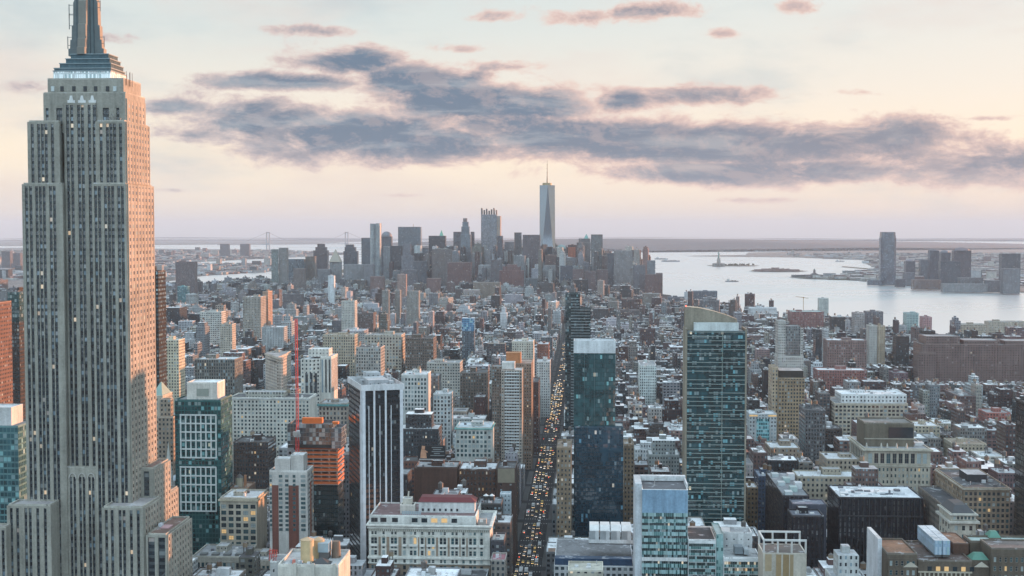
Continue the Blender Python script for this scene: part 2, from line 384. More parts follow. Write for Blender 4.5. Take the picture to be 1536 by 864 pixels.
def hill_h(x, y):
    # Staten Island ridge: a long low hill with its crown inland
    h = 0
    for la, lo, s1, hh in ((40.6010, -74.1000, 2600, 118), (40.6150, -74.0850, 1800, 85), (40.5880, -74.1250, 2600, 105), (40.6220, -74.1050, 1700, 95), (40.5720, -74.1500, 3000, 85), (40.6080, -74.0700, 1300, 45)):
        a, b = geo(la, lo); h = max(h, hh * math.exp(-((x - a) ** 2 + (y - b) ** 2) / (2 * s1 * s1)))
    return h + 6 * math.sin(x * .0021) * math.sin(y * .0017)
STAT = G((40.6440, -74.0740), (40.6280, -74.0720), (40.6150, -74.0640), (40.6040, -74.0550), (40.5850, -74.0700), (40.5600, -74.1000), (40.5300, -74.1500), (40.5000, -74.2400), (40.5500, -74.2300), (40.6000, -74.2000), (40.6380, -74.1900), (40.6450, -74.1200))
sheet('staten_island_hills', STAT, 2.6, HILL, 500, hfun=hill_h)
def far_h(x, y): return 55 + 25 * math.sin(x * .0004 + 1) + 15 * math.sin(x * .0011)
sheet('far_ridge_hills', [(-60000, 44000), (20000, 34000), (45000, 20000), (52000, 24000), (30000, 50000), (-45000, 42000 + 6000)][::-1], 2.0, HILL, 2500, hfun=far_h)
sheet('far_south_shore_ground', [(-32000, 19500), (-9000, 20500), (-5200, 24500), (-5500, 43000), (-40000, 43000)][::-1], 2.2, LAND_FAR, 2500)  # added land sheet over open bay, put in to dull its bright reflection
def blob_poly(c, rx, ry, rot, n=18, j=.15, seed=1):
    rr = random.Random(seed); o = []
    for i in range(n):
        a = 2 * math.pi * i / n; k = 1 + rr.uniform(-j, j); x, y = rx * k * math.cos(a), ry * k * math.sin(a)
        o.append((c[0] + x * math.cos(rot) - y * math.sin(rot), c[1] + x * math.sin(rot) + y * math.cos(rot)))
    return o
LIB = onZ(1098, 397.5, 0); ELL = onZ(1166, 405.5, 0); PIER = onZ(1262, 416, 0)
sheet('statue_island_ground', blob_poly(LIB, 165, 120, 0, seed=2), 2.4, LAND_PARK, 500)
sheet('harbor_island_ground', blob_poly(ELL, 165, 150, 0, seed=3), 2.4, LAND_PARK, 500)
sheet('governors_island_ground', blob_poly(geo(40.6890, -74.0170), 550, 350, .6, seed=5), 2.4, LAND_PARK, 500)
sheet('terminal_pier_ground', [onZ(x, y, 2) for x, y in ((1195, 416), (1215, 413.5), (1320, 414), (1345, 404), (1400, 404), (1400, 424), (1325, 419), (1260, 418.5))], 2.4, LAND_PARK, 500)
sheet('breakwater_path', [onZ(x, y, 2) for x, y in ((1264, 398), (1310, 402), (1322, 408), (1310, 413), (1306, 412.4), (1316, 407.6), (1307, 402.8), (1262, 398.8))], 2.3, LAND_PARK, 500)
AVX = -43.0                                                        # centre line of the avenue
def st_y(n): return 794 + (33 - n) * 78.0
# pavements either side of the avenue (kerb 0.14 m), lane paint, crossings
def strip(name, x0, x1, y0, y1, z, m, h=0.0, seg=20):
    b = MB(); k = (y1 - y0) / seg
    for i in range(seg):
        a, c = y0 + i * k, y0 + (i + 1) * k; za, zc = z + gz(x0, a), z + gz(x0, c)
        b.face([(x0, a, za + h), (x1, a, za + h), (x1, c, zc + h), (x0, c, zc + h)], m, P((.2, .2, .2)))
        if h:
            b.face([(x0, a, za), (x0, a, za + h), (x0, c, zc + h), (x0, c, zc)], m, P((.2, .2, .2)))
            b.face([(x1, a, za + h), (x1, a, za), (x1, c, zc), (x1, c, zc + h)], m, P((.2, .2, .2)))
    o = b.build(name, kind='structure'); return o
PAINTW = simple('road_paint', (.26, .26, .25), .7)
strip('avenue_road', AVX - 10.5, AVX + 10.5, 700, 3420, 2.03, ASPH)
for sx in (-1, 1):
    b = MB()
    for n in range(34, -1, -1):
        y0, y1 = st_y(n) + 6, st_y(n - 1) - 6
        xa, xb = (AVX - 15.5, AVX - 10.5) if sx < 0 else (AVX + 10.5, AVX + 15.5)
        b.box(xa, xb, y0, y1, 1.5, 2.16 + gz(0, y0), P((.2, .2, .2)), wm=PAVE, tm=PAVE)
    b.build('pavement', kind='structure')
b = MB()
for n in range(33, 0, -1):
    for s_ in (-1, 1):
        yc = st_y(n) + s_ * 8.5
        for k in range(10):
            x = AVX - 9 + k * 2.0; z = 2.045 + gz(0, yc)
            b.face([(x, yc - 1.6, z), (x + .7, yc - 1.6, z), (x + .7, yc + 1.6, z), (x, yc + 1.6, z)], PAINTW, P((.5, .5, .5)))
    for k in range(1, 5):
        for q in range(7):
            x = AVX - 10.5 + k * 4.2; y = st_y(n) + 14 + q * 8; z = 2.045 + gz(0, y)
            b.face([(x - .1, y, z), (x + .1, y, z), (x + .1, y + 3, z), (x - .1, y + 3, z)], PAINTW, P((.5, .5, .5)))
b.build('road_markings', kind='structure')
# the air: one closed box of pale haze
def make_haze():
    m = bpy.data.materials.new('haze_air'); m.use_nodes = True; t = NT(m.node_tree); t.n.clear()
    o = t.node('ShaderNodeOutputMaterial'); v = t.node('ShaderNodeVolumePrincipled')
    v.inputs['Color'].default_value = (.58, .75, .92, 1); v.inputs['Density'].default_value = HAZE_D; v.inputs['Anisotropy'].default_value = 0.0
    t.l.new(v.outputs[0], o.inputs['Volume']); return m
HAZE_D = 2.8e-5
def haze():
    b = MB(); hz = make_haze()
    b.box(-70000, 70000, -3000, 70000, gz(RB, 0) - 62 , 640, P((1, 1, 1)), wm=hz, tm=hz, bottom=True)
    b.build('haze', kind='stuff')
haze()
# ------------------------------------------------------------------ tools for individual buildings
FOOT = []      # footprints already taken: (x0, x1, y0, y1)
CLEAR = []     # (px0, px1, lowest visible py, Y): nothing nearer may rise above that
LAND = []      # (px, py, name used in labels)
rng = random.Random(11)
GDARK = simple('glass_dark', (.022, .034, .042), .12, var=.35, scale=.8, spec=.7)
GTEAL = simple('glass_teal', (.035, .085, .10), .12, var=.4, scale=.6, spec=.7)
GPALE = simple('glass_blind', (.30, .36, .37), .35, var=.25, scale=.5)
GLIT = simple('glass_lit', (.3, .2, .1), .3, emit=(1.0, .66, .30), es=.26)
METAL = simple('roof_metal', (.34, .36, .38), .45, .3, var=.4)
ONROOF = ('water_tank', 'air_handler', 'vent_pipe', 'bulkhead', 'skylight', 'roof_equipment', 'rooftop_plant', 'rooftop_mast', 'roof_duct', 'cylindrical_tank', 'roof_hatch')
class Bld:
    def __init__(s, name, label, cat='building', group=None):
        s.name, s.label, s.cat, s.group = name, label, cat, group; s.body = MB(); s.roofs = []; s.parts = []; s.objs = []; s.foot = []
    def part(s, name, label=None):
        m = MB(); s.parts.append((name, m, label)); return m
    def tier(s, x0, x1, y0, y1, z0, z1, st, roof=(.2, .2, .2), rim=1.0, rot=0.0, piv=None, keep=True):
        p = [(x0, y0), (x1, y0), (x1, y1), (x0, y1)]
        if rot:
            cx, cy_ = piv or (x0, y0); c, sn = math.cos(rot), math.sin(rot)
            p = [(cx + (a - cx) * c - (b - cy_) * sn, cy_ + (a - cx) * sn + (b - cy_) * c) for a, b in p]
        return s.poly(p, z0, z1, st, roof, rim, keep)
    def poly(s, p, z0, z1, st, roof=(.2, .2, .2), rim=1.0, keep=True, poly2=None):
        s.body.prism(p, z0, z1 - (.02 if rim else .02), st, top=roof, poly2=poly2)
        q = poly2 or p
        # roof: coping ring and sunk deck as its own part
        rf = MB(); s.roofs.append(rf)
        n = len(q); cx = sum(a for a, b in q) / n; cy_ = sum(b for a, b in q) / n; inn = []
        for a, b in q:
            L = math.hypot(a - cx, b - cy_); k = max(.3, 1 - .9 / max(L, .1)); inn.append((cx + (a - cx) * k, cy_ + (b - cy_) * k))
        h = max(rim, .06); rc = P([min(.7, c * 1.2 + .02) for c in st[0]])
        for i in range(n):
            j = (i + 1) % n
            rf.face([(*q[i], z1 - .02), (*q[j], z1 - .02), (*q[j], z1 + h), (*q[i], z1 + h)], ROOF, rc)
            rf.face([(*q[i], z1 + h), (*q[j], z1 + h), (*inn[j], z1 + h), (*inn[i], z1 + h)], ROOF, rc)
            rf.face([(*inn[i], z1 + h), (*inn[j], z1 + h), (*inn[j], z1 + .02), (*inn[i], z1 + .02)], ROOF, P(st[0]))
        rf.face([(*a, z1 + .02) for a in inn], ROOF, P(roof))
        if keep:
            xs = [a for a, b in p]; ys = [b for a, b in p]; s.foot.append((min(xs), max(xs), min(ys), max(ys)))
        return z1
    def done(s, clear=None):
        v = np.array(s.body.v)
        org = (float((v[:, 0].min() + v[:, 0].max()) / 2), float((v[:, 1].min() + v[:, 1].max()) / 2), float(v[:, 2].min()))
        root = s.body.build(s.name, None, s.label, s.cat, s.group, origin=org)
        ro = [rf.build('roof', root, origin=org) for rf in s.roofs]
        for n, m, lb in s.parts:
            if not m.f: continue
            vv = np.array(m.v); o = (float(vv[:, 0].mean()), float(vv[:, 1].mean()), float(vv[:, 2].min()))
            ob = m.build(n, ro[0] if ro and n in ONROOF else root, lb, origin=o)
        for fn in s.objs: fn(root)
        FOOT.extend(s.foot); s.root = root
        if clear: CLEAR.append(clear)
        return root
def span(px0, px1, py, Y):
    a, z = onY(px0, py, Y); b, _ = onY(px1, py, Y); return a, b, z
def ground(x, y): return gz(x, y) + 2.0
def tank(b, x, y, z, r=1.9, h=3.6, col=(.16, .10, .06), leg=2.5, cone=(.10, .09, .08), name='water_tank'):
    m = b.part(name); m.cyl(x, y, z + leg, z + leg + h, r, P(col), 12, cone=r * .75, conecol=cone)
    for sx in (-1, 1):
        for sy in (-1, 1): m.bar((x + sx * r * .65, y + sy * r * .65, z), (x + sx * r * .65, y + sy * r * .65, z + leg), .25, P((.06, .06, .06)))
    m.bar((x - r * .65, y - r * .65, z), (x + r * .65, y - r * .65, z + leg), .12, P((.06, .06, .06)))
def clutter(b, x0, x1, y0, y1, z, seed, n=4, wall=(.3, .28, .25), tanks=1, big=True):
    r = random.Random(seed); w, d_ = x1 - x0, y1 - y0
    if min(w, d_) < 5: return
    if big:
        m = b.part('bulkhead'); bw, bd = min(w * r.uniform(.22, .4), 14), min(d_ * r.uniform(.25, .45), 12); bx, by = x0 + w * r.uniform(.15, .5), y0 + d_ * r.uniform(.3, .5); bh = r.uniform(2.8, 5)
        m.box(bx, bx + bw, by, by + bd, z, z + bh, S(wall, 3, 3.4, .25, .35, .02), (.35, .36, .37), rim=.4)
    for k in range(tanks):
        tank(b, x0 + w * r.uniform(.15, .85), y0 + d_ * r.uniform(.5, .85), z, r.uniform(1.5, 2.1), r.uniform(2.8, 3.8), r.choice([(.16, .10, .06), (.12, .11, .10), (.25, .20, .14)]), r.uniform(2, 4))
    if n:
        m = b.part('air_handler')
        for k in range(n):
            aw, ad, ah = r.uniform(1, 3), r.uniform(1, 4), r.uniform(.8, 2.2); ax, ay = x0 + 1 + (w - 3 - aw) * r.random(), y0 + 1 + (d_ - 3 - ad) * r.random()
            c = r.choice([(.5, .52, .54), (.3, .31, .32), (.6, .6, .6), (.12, .12, .13)])
            m.box(ax, ax + aw, ay, ay + ad, z + .04, z + ah, P(c), wm=PAINT, tm=PAINT)
        m2 = b.part('vent_pipe')
        for k in range(max(1, n // 2)):
            m2.cyl(x0 + 1 + (w - 2) * r.random(), y0 + 1 + (d_ - 2) * r.random(), z, z + r.uniform(1, 2.6), .3, P((.35, .36, .37)), 6)
WINC = {}
def window_obj(w, h, gm, frame):
    k = (round(w, 2), round(h, 2), gm.name, frame)
    if k not in WINC:
        m = MB(); st = P((.1, .1, .1)); t = .12
        m.face([(-w / 2, -.04, -h / 2), (w / 2, -.04, -h / 2), (w / 2, -.04, h / 2), (-w / 2, -.04, h / 2)], gm, st)
        fs = P(frame)
        for a, b_ in (((-w / 2, h / 2 - t), (w / 2, h / 2)), ((-w / 2, -h / 2), (w / 2, -h / 2 + t)), ((-w / 2, -t / 2), (w / 2, t / 2)), ((-w / 2, -h / 2 + t), (-w / 2 + t, -t / 2)), ((w / 2 - t, -h / 2 + t), (w / 2, -t / 2)), ((-w / 2, t / 2), (-w / 2 + t, h / 2 - t)), ((w / 2 - t, t / 2), (w / 2, h / 2 - t))):
            m.face([(a[0], -.1, a[1]), (b_[0], -.1, a[1]), (b_[0], -.1, b_[1]), (a[0], -.1, b_[1])], PAINT, fs)
        if w > 2.2: m.face([(-t / 2, -.11, -h / 2), (t / 2, -.11, -h / 2), (t / 2, -.11, h / 2), (-t / 2, -.11, h / 2)], PAINT, fs)
        o = m.build('window'); WINC[k] = o.data; bpy.data.objects.remove(o)
    return WINC[k]
def pick_glass(r, lit=.02, pale=.22, teal=.3):
    q = r.random(); lit *= .5
    return GLIT if q < lit else GPALE if q < lit + pale else GTEAL if q < lit + pale + teal else GDARK
def wall_grid(b, a, c, z0, z1, nb, nf, fw=.5, fh=.55, frame=(.08, .08, .08), wallst=None, proud=.35, lit=.025, pale=.22, teal=.3, seed=1, limit=100, rows=None, skip=None):
    """windows set between real piers and spandrels on the wall from a to c (plan points, outside on the right hand going a->c)"""
    r = random.Random(seed); ax, ay = a; cx, cy_ = c; L = math.hypot(cx - ax, cy_ - ay); ux, uy = (cx - ax) / L, (cy_ - ay) / L; nx, ny = uy, -ux
    bw, fl = L / nb, (z1 - z0) / nf; ww, wh = bw * fw, fl * fh
    st = wallst
    def pane(u, z, ox): return (ax + ux * u + nx * ox, ay + uy * u + ny * ox, z)
    def slab(u0, u1, za, zb, d_):
        p = [pane(u0, 0, 0)[:2], pane(u0, 0, d_)[:2], pane(u1, 0, d_)[:2], pane(u1, 0, 0)[:2]]
        b.body.prism(p, za, zb, st, top=st[0], tm=FAC, bottom=True)
    if st is not None:
        pw = bw - ww
        for i in range(nb + 1):
            u = i * bw; u0, u1 = max(0, u - pw / 2), min(L, u + pw / 2); slab(u0, u1, z0, z1, proud)
        for j in range(nf + 1):
            z = z0 + j * fl; sp = fl - wh; za, zb = max(z0, z - sp / 2), min(z1, z + sp / 2)
            for i in range(nb): slab(i * bw + pw / 2, (i + 1) * bw - pw / 2, za, zb, proud * .8)
    ang = math.atan2(uy, ux); many = MB(); n = 0; todo = []
    for j in reversed(range(nf)):
        for i in range(nb):
            if skip and skip(i, j): continue
            gm = pick_glass(r, lit, pale, teal); x, y, z = pane((i + .5) * bw, z0 + (j + .5) * fl, .03)
            if n < limit: todo.append((x, y, z, window_obj(ww, wh, gm, frame)))
            else:
                me = [pane((i + .5) * bw - ww / 2, z - wh / 2, .06), pane((i + .5) * bw + ww / 2, z - wh / 2, .06), pane((i + .5) * bw + ww / 2, z + wh / 2, .06), pane((i + .5) * bw - ww / 2, z + wh / 2, .06)]
                many.face(me, gm, P((.1, .1, .1)))
            n += 1
    def make(root):
        wl = wloc(root)
        for x, y, z, me in todo:
            o = bpy.data.objects.new('window', me); COL.objects.link(o); o.parent = root; o.location = Vector((x, y, z)) - wl; o.rotation_euler = (0, 0, ang)
        if many.f: many.build('windows', root, kind='stuff', origin=tuple(wl))
    b.objs.append(make)
def ledge(m, x0, x1, y0, y1, z, h, out, st):
    """a cornice or string course round a box: four butted strips standing proud of the walls"""
    for p in ((x0 - out, x1 + out, y0 - out, y0), (x0 - out, x1 + out, y1, y1 + out), (x0 - out, x0, y0, y1), (x1, x1 + out, y0, y1)):
        m.box(*p, z, z + h, st, tm=FAC, bottom=True)

# ------------------------------------------------------------------ the tall art deco tower in front
STONE = (.285, .275, .24)
def esb():
    b = Bld('art_deco_skyscraper', 'tall grey limestone art deco skyscraper with stepped crown and spire, orange sunlit side wall', 'skyscraper')
    st = S(STONE, 3, 3.7, 0, 0, seed=.1); YN = 715.0; core = .7
    SPST = S((.065, .075, .08), 1.8, 3.72, .92, .56, .045, .27, (.03, .045, .06), seed=.37)
    strips = []
    def facade(a, c, z0, z1, cols, hw=.84, side=False):
        """piers between window strips; cols = list of strip centres as fractions along a->c"""
        ax, ay = a; cx, cy_ = c; L = math.hypot(cx - ax, cy_ - ay); ux, uy = (cx - ax) / L, (cy_ - ay) / L; nx, ny = uy, -ux
        pt = lambda u, d_: (ax + ux * u + nx * d_, ay + uy * u + ny * d_)
        edges = [0.0]
        for k in cols: edges += [k * L - hw, k * L + hw]
        edges.append(L)
        for i in range(0, len(edges), 2):
            u0, u1 = edges[i], edges[i + 1]
            if u1 - u0 < .05: continue
            b.body.prism([pt(u0, 0), pt(u0, core), pt(u1, core), pt(u1, 0)], z0, z1, st, top=STONE, tm=FAC)
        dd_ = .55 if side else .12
        for k in cols:
            m = MB(); u0, u1 = k * L - hw, k * L + hw
            p = [(*pt(u0, dd_), z0), (*pt(u1, dd_), z0), (*pt(u1, dd_), z1 - 1.2), (*pt(u0, dd_), z1 - 1.2)]
            m.face(p, FAC, ((.38, .33, .28) if side else SPST[0], (2 * hw, 3.72, .72 if side else .84, .5 if side else .58), (rng.random(), .012 if side else .05, .10 if side else .20, 0), (.10, .07, .06) if side else (.016, .028, .038)), [(0, z0), (2 * hw, z0), (2 * hw, z1 - 1.2), (0, z1 - 1.2)])  # side strips coloured paler and warmer, sunset glow put into the paint
            b.body.prism([pt(u0, 0), pt(u0, core * .9), pt(u1, core * .9), pt(u1, 0)], z1 - 1.2, z1, st, top=STONE, tm=FAC, bottom=True)
            b.parts.append(('window_strip', m, None))
    X = lambda px, py, Y=YN: onY(px, py, Y)[0]
    Z = lambda px, py, Y=YN: onY(px, py, Y)[1]
    xl, xr = X(33, 300), X(190, 300); zs1, zs2, ztop = Z(120, 276), Z(120, 182), Z(120, 117)
    ca, cb = X(94, 300), X(138, 300); yb = onY(230, 300, YN)[1]
    yback = YN + 44
    zb = ground(xl, YN)
    # lower shaft: two wings and a recessed centre
    zc = Z(120, 702)
    b.tier(xl + core, ca - core, YN + core, yback, zb, zs1, st, (.25, .22, .2), .8); b.tier(cb + core, xr - core, YN + core, yback, zb, zs1, st, (.25, .22, .2), .8)
    b.tier(ca - core, cb + core, YN + 4 + core, yback - .3, zb, Z(120, 153), st, (.25, .22, .2), 0)
    f7 = lambda a, c: [(v - a) / (c - a) for v in a_]
    W_ = lambda vals, p0, p1: [((v / 5.4 + 20) - p0) / (p1 - p0) for v in vals]
    left = W_((107, 142, 190, 220, 250, 302, 332), 33.3, 94); right = W_((665, 697, 748, 779, 810, 862, 893), 137.5, 192); mid = W_((425, 460, 515, 545, 600, 640), 94, 137.6)
    facade((xl, YN + core), (ca, YN + core), zb, zs1, left); facade((cb, YN + core), (xr, YN + core), zb, zs1, right)
    facade((ca, YN + 4 + core), (cb, YN + 4 + core), zc, Z(120, 153), mid)
    # closed centre below with three tall arches
    b.tier(ca - core - .1, cb + core + .1, YN + 1.4, YN + 4.5, zb, zc, st, (.3, .28, .25), .5)
    arch = [.18, .5, .82]; L = cb - ca
    facade((ca, YN + 1.4), (cb, YN + 1.4), zb, zc - 4, [a + d_ for a in arch for d_ in (-.062, .062)], hw=.72)
    for a in arch:
        m = b.part('arch_trim'); cx = ca + a * L; rr = 2.0
        for i in range(8):
            t0, t1 = math.pi * i / 8, math.pi * (i + 1) / 8
            m.bar((cx + rr * math.cos(t0), YN + .45, zc - 6 + rr * 1.5 * math.sin(t0)), (cx + rr * math.cos(t1), YN + .45, zc - 6 + rr * 1.5 * math.sin(t1)), .45, P((.42, .41, .38)))
    b.body.box(ca, cb, YN + .7, YN + 1.4, zc - 4, zc, st, STONE, tm=FAC)
    # sunlit side wall: grid of windows
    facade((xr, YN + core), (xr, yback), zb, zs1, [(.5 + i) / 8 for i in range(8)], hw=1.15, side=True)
    # upper shaft
    ul, ua, ub, ur = X(40, 220), X(88, 220), X(142, 220), X(187, 220); yu = YN + 1.2
    for (p0, p1, cols, q0, q1) in ((ul, ua, (148, 200, 230, 260, 312), 40, 88.5), (ub, ur, (706, 760, 790, 820, 870), 142, 188.5)):
        b.tier(p0 + core, p1 - core, yu + core, yback - 3, zs1, zs2, st, (.25, .22, .2), .8, keep=False)
        facade((p0, yu + core), (p1, yu + core), zs1 + .3, zs2, W_(cols, q0, q1))
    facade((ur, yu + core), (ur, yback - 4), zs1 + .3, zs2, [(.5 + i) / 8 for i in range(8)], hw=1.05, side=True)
    # crown block with three central bays and winged ornaments
    cl, cr = X(59, 160), X(183, 160); yc = YN + 5.5; zk = Z(120, 138)
    b.tier(cl, cr, yc + core, yback - 6, zs2 - 6, zk, st, (.25, .23, .2), .6, keep=False)
    facade((cl, yc + core), (cr, yc + core), zs2 - 6, zk - 7, [(v / 4.32 + 50 - 59) / 124 for v in (62, 132, 152, 436, 456, 524)], hw=.85)
    b.body.box(cl, cr, yc, yc + core, zk - 7, zk, st, STONE, tm=FAC)
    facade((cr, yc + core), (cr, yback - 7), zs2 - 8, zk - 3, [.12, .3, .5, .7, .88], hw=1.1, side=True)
    b.tier(X(63, 120), X(178, 120), yc + 2, yback - 8, zk, ztop, st, (.2, .2, .2), .8, keep=False)
    for k, px in enumerate((71, 85, 103, 120, 136, 154, 165)):
        m = b.part('crown_window'); xx = X(px, 130); zz = Z(px, 131)
        m.box(xx - .9, xx + .9, yc + 1.7, yc + 1.99, zz - 1.4, zz + 1.4, P((.5, .55, .55) if px in (71, 165) else (.03, .035, .04)), wm=PAINT, tm=PAINT, bottom=True)
    for k in (221, 291, 359):
        m = b.part('winged_ornament'); xx = X(50 + k / 4.32, 147); z0, z1 = Z(100, 153), Z(100, 142)
        m.prism([(xx - 1.5, yc - .5), (xx + 1.5, yc - .5), (xx + 1.5, yc), (xx - 1.5, yc)], z0, z1, P((.62, .63, .62)), wm=PAINT, tm=PAINT, poly2=[(xx - .5, yc - .5), (xx + .5, yc - .5), (xx + .5, yc), (xx - .5, yc)], bottom=True)
        m.box(xx - 2.1, xx + 2.1, yc - .35, yc - .02, z0 - .2, z0 + 1.5, P((.6, .6, .6)), wm=PAINT, tm=PAINT, bottom=True)
    # roofline clutter: dishes and aerials on the shoulders
    for px, py in ((165, 176), (173, 176), (180, 178), (168, 172)):
        m = b.part('satellite_dish'); xx, zz = onY(px, py, YN + 3)
        m.cyl(xx, YN + 3.6, zs2 + .3, zz, .12, P((.3, .3, .3)), 6); m.cyl(xx, YN + 3, zz - .2, zz + .25, .2, P((.7, .7, .7)), 10, r2=.95)
        m.bar((xx, YN + 3, zz - .3), (xx, YN + 3.6, zz - .2), .25, P((.6, .6, .6)))
    mastx = X(131, 60, YN + 22); my = YN + 22
    # observation deck: stepped metal tiers with a bright glass band
    for k, (p0, p1, pt_, pb, c, nm) in enumerate(((80, 158, 107, 116, (.62, .66, .66), 'glass_parapet'), (80, 157, 103, 107, (.10, .14, .16), 'deck_tier'), (87, 156, 96, 102, (.08, .125, .145), 'deck_tier'), (95, 153, 89, 95, (.075, .12, .14), 'deck_tier'), (101, 150, 82, 88, (.075, .12, .14), 'deck_tier'))):
        m = b.part(nm); x0, x1 = X(p0, pt_, YN + 8), X(p1, pt_, YN + 8); y0 = YN + 8 + k * 1.2; z0, z1 = Z(100, pb, y0), Z(100, pt_, y0)
        x1 += 3; m.box(x0, x1, y0, yback - 11 - k * 1.4, ztop - .5 if k == 0 else z0 - 1.5, z1, S(c, 1.1, 3.5, .0 if k else .55, .0 if k else .8, 0, .6, (.8, .85, .85)), (.10, .15, .17), bottom=True)
        m.box(x0 - .3, x1 + .3, y0 - .3, yback - 10.7 - k * 1.4, z1, z1 + .5, P((.20, .26, .28)), wm=PAINT, tm=PAINT, bottom=True)
    # mast with four stepped buttress wings
    z0 = Z(120, 82, my); zt = 381 + 15
    m = b.part('mast'); GM = P((.09, .125, .135)); m.cyl(mastx, my, z0 - 2, zt - 14, 5.6, GM, 20, r2=5.2); m.cyl(mastx, my, zt - 14, zt - 3, 5.2, P((.2, .25, .27)), 20, r2=3.4); m.cyl(mastx, my, zt - 3, zt + 6, 3.0, GM, 16, r2=.8)
    for i in range(14):
        a = 2 * math.pi * i / 14; m.bar((mastx + 5.5 * math.cos(a), my + 5.5 * math.sin(a), z0), (mastx + 5.3 * math.cos(a), my + 5.3 * math.sin(a), zt - 15), .5, P((.05, .07, .08)))
    prof = [(0, 10.2), (4, 10.2), (4.2, 9.2), (9, 9.0), (9.2, 8.2), (17, 8.0), (17.3, 7.2), (30, 7.0), (31, 6.4), (46, 6.2), (50, 5.0)]
    for k in range(4):
        m = b.part('buttress'); c, sn = (1, 0, -1, 0)[k], (0, 1, 0, -1)[k]
        for (h0, r0), (h1, r1) in zip(prof[:-1], prof[1:]):
            q = lambda r_, h: [(mastx + c * e - sn * w, my + sn * e + c * w, z0 + h - 1) for e, w in ((3.6, -2.6), (r_, -2.2), (r_, 2.2), (3.6, 2.6))]
            A, B_ = q(r0, h0), q(r1, h1)
            for i in range(3): m.face([A[i], A[i + 1], B_[i + 1], B_[i]], PAINT, P((.18, .175, .155)) if i == 1 else P((.115, .14, .145)))
            m.face(B_, PAINT, P((.15, .16, .155)))
    m = b.part('antenna'); m.cyl(mastx, my, zt + 6, zt + 30, .9, P((.2, .2, .2)), 8, r2=.6); m.cyl(mastx, my, zt + 30, zt + 62, .45, P((.3, .3, .3)), 6, r2=.15)
    for dx_, h0, hh in ((-9.5, 14, 9), (-9.5, 20, 8), (8.5, 24, 6), (-7.5, 34, 12), (7.2, 38, 10), (-10.5, 3, 7), (10.5, 4, 6)):
        m = b.part('aerial'); m.bar((mastx + dx_, my - 2, z0 + h0), (mastx + dx_, my - 2, z0 + h0 + hh), .35, P((.12, .14, .15))); m.bar((mastx + dx_, my - 2, z0 + h0 + 2), (mastx + dx_ * .6, my - 2, z0 + h0 + 2), .25, P((.12, .14, .15))); m.bar((mastx + dx_, my - 2, z0 + h0 + hh - .5), (mastx + dx_ * .6, my - 2, z0 + h0 + hh - .5), .25, P((.12, .14, .15)))
    for k in range(9):
        m = b.part('aerial'); xx = xr - rng.uniform(1, 6) if k < 4 else cr - rng.uniform(.5, 1.5); yy = YN + rng.uniform(8, 36); zz = zs2 if k < 4 else ztop
        m.bar((xx, yy, zz - 3), (xx, yy, zz + rng.uniform(2, 5)), .22, P((.1, .1, .1)))
    # lower wings stepping out toward the viewer and the avenue
    def wing(x0, x1, y0, y1, z1, ncol, nside, roof, hw=1.0, pairs=None):
        b.tier(x0 + core, x1 - core, y0 + core, y1, zb, z1, st, roof, .9)
        facade((x0, y0 + core), (x1, y0 + core), zb, z1, pairs or [(.5 + i) / ncol for i in range(ncol)], hw=hw)
        if nside: facade((x1, y0 + core), (x1, y1), zb, z1, [(.5 + i) / nside for i in range(nside)], hw=1.0, side=True)
    yw = 702.0
    P7 = [.1, .24, .43, .53, .7, .87]
    wing(X(10, 757, yw), X(76, 757, yw), yw, YN + .6, Z(40, 759, yw), 6, 0, (.3, .28, .28), .8, P7)
    wing(X(153, 760, yw), X(215, 760, yw), yw, 731, Z(180, 762, yw), 6, 6, (.3, .28, .28), .8, P7)
    x2 = -246.0; z2 = onY(222, 704, 730)[1]
    wing(xr + .3, x2, 730, 760, z2, 1, 6, (.20, .14, .12), 1.6)
    z3 = onY(247, 738, 760)[1]; b.tier(xr, x2 - .2, 760.2, 775, zb, z3, st, (.3, .25, .22), .8); facade((x2 - .2 , 760.3), (x2 - .2, 775), zb, z3, [.2, .5, .8], hw=1.0, side=True)
    yl = 700.0; xa, xb_ = X(219, 803, yl), X(250, 803, yl); wing(xa, xb_, yl, 744, onY(235, 803, yl)[1], 2, 9, (.17, .105, .085), 1.9)
    zr = onY(235, 803, yl)[1]
    m = b.part('roof_terrace'); m.box(xb_ - 9, xb_ - 4, 716, 724, zr + .05, zr + .5, P((.45, .28, .30)), wm=PAINT, tm=PAINT); m.box(xb_ - 11, xb_ - 9.2, 719, 723, zr + .05, zr + 1.8, P((.5, .55, .6)), wm=PAINT, tm=PAINT)
    wing(X(-30, 790, 695), X(9, 790, 695), 695, yw + 1, onY(0, 792, 695)[1], 4, 0, (.25, .23, .22), .8)
    b.done((-40, 290, 864, 690))
    FOOT.append((-345, -225, 690, 800))
    LAND.append((130, 500, 'the art deco skyscraper'))
esb()
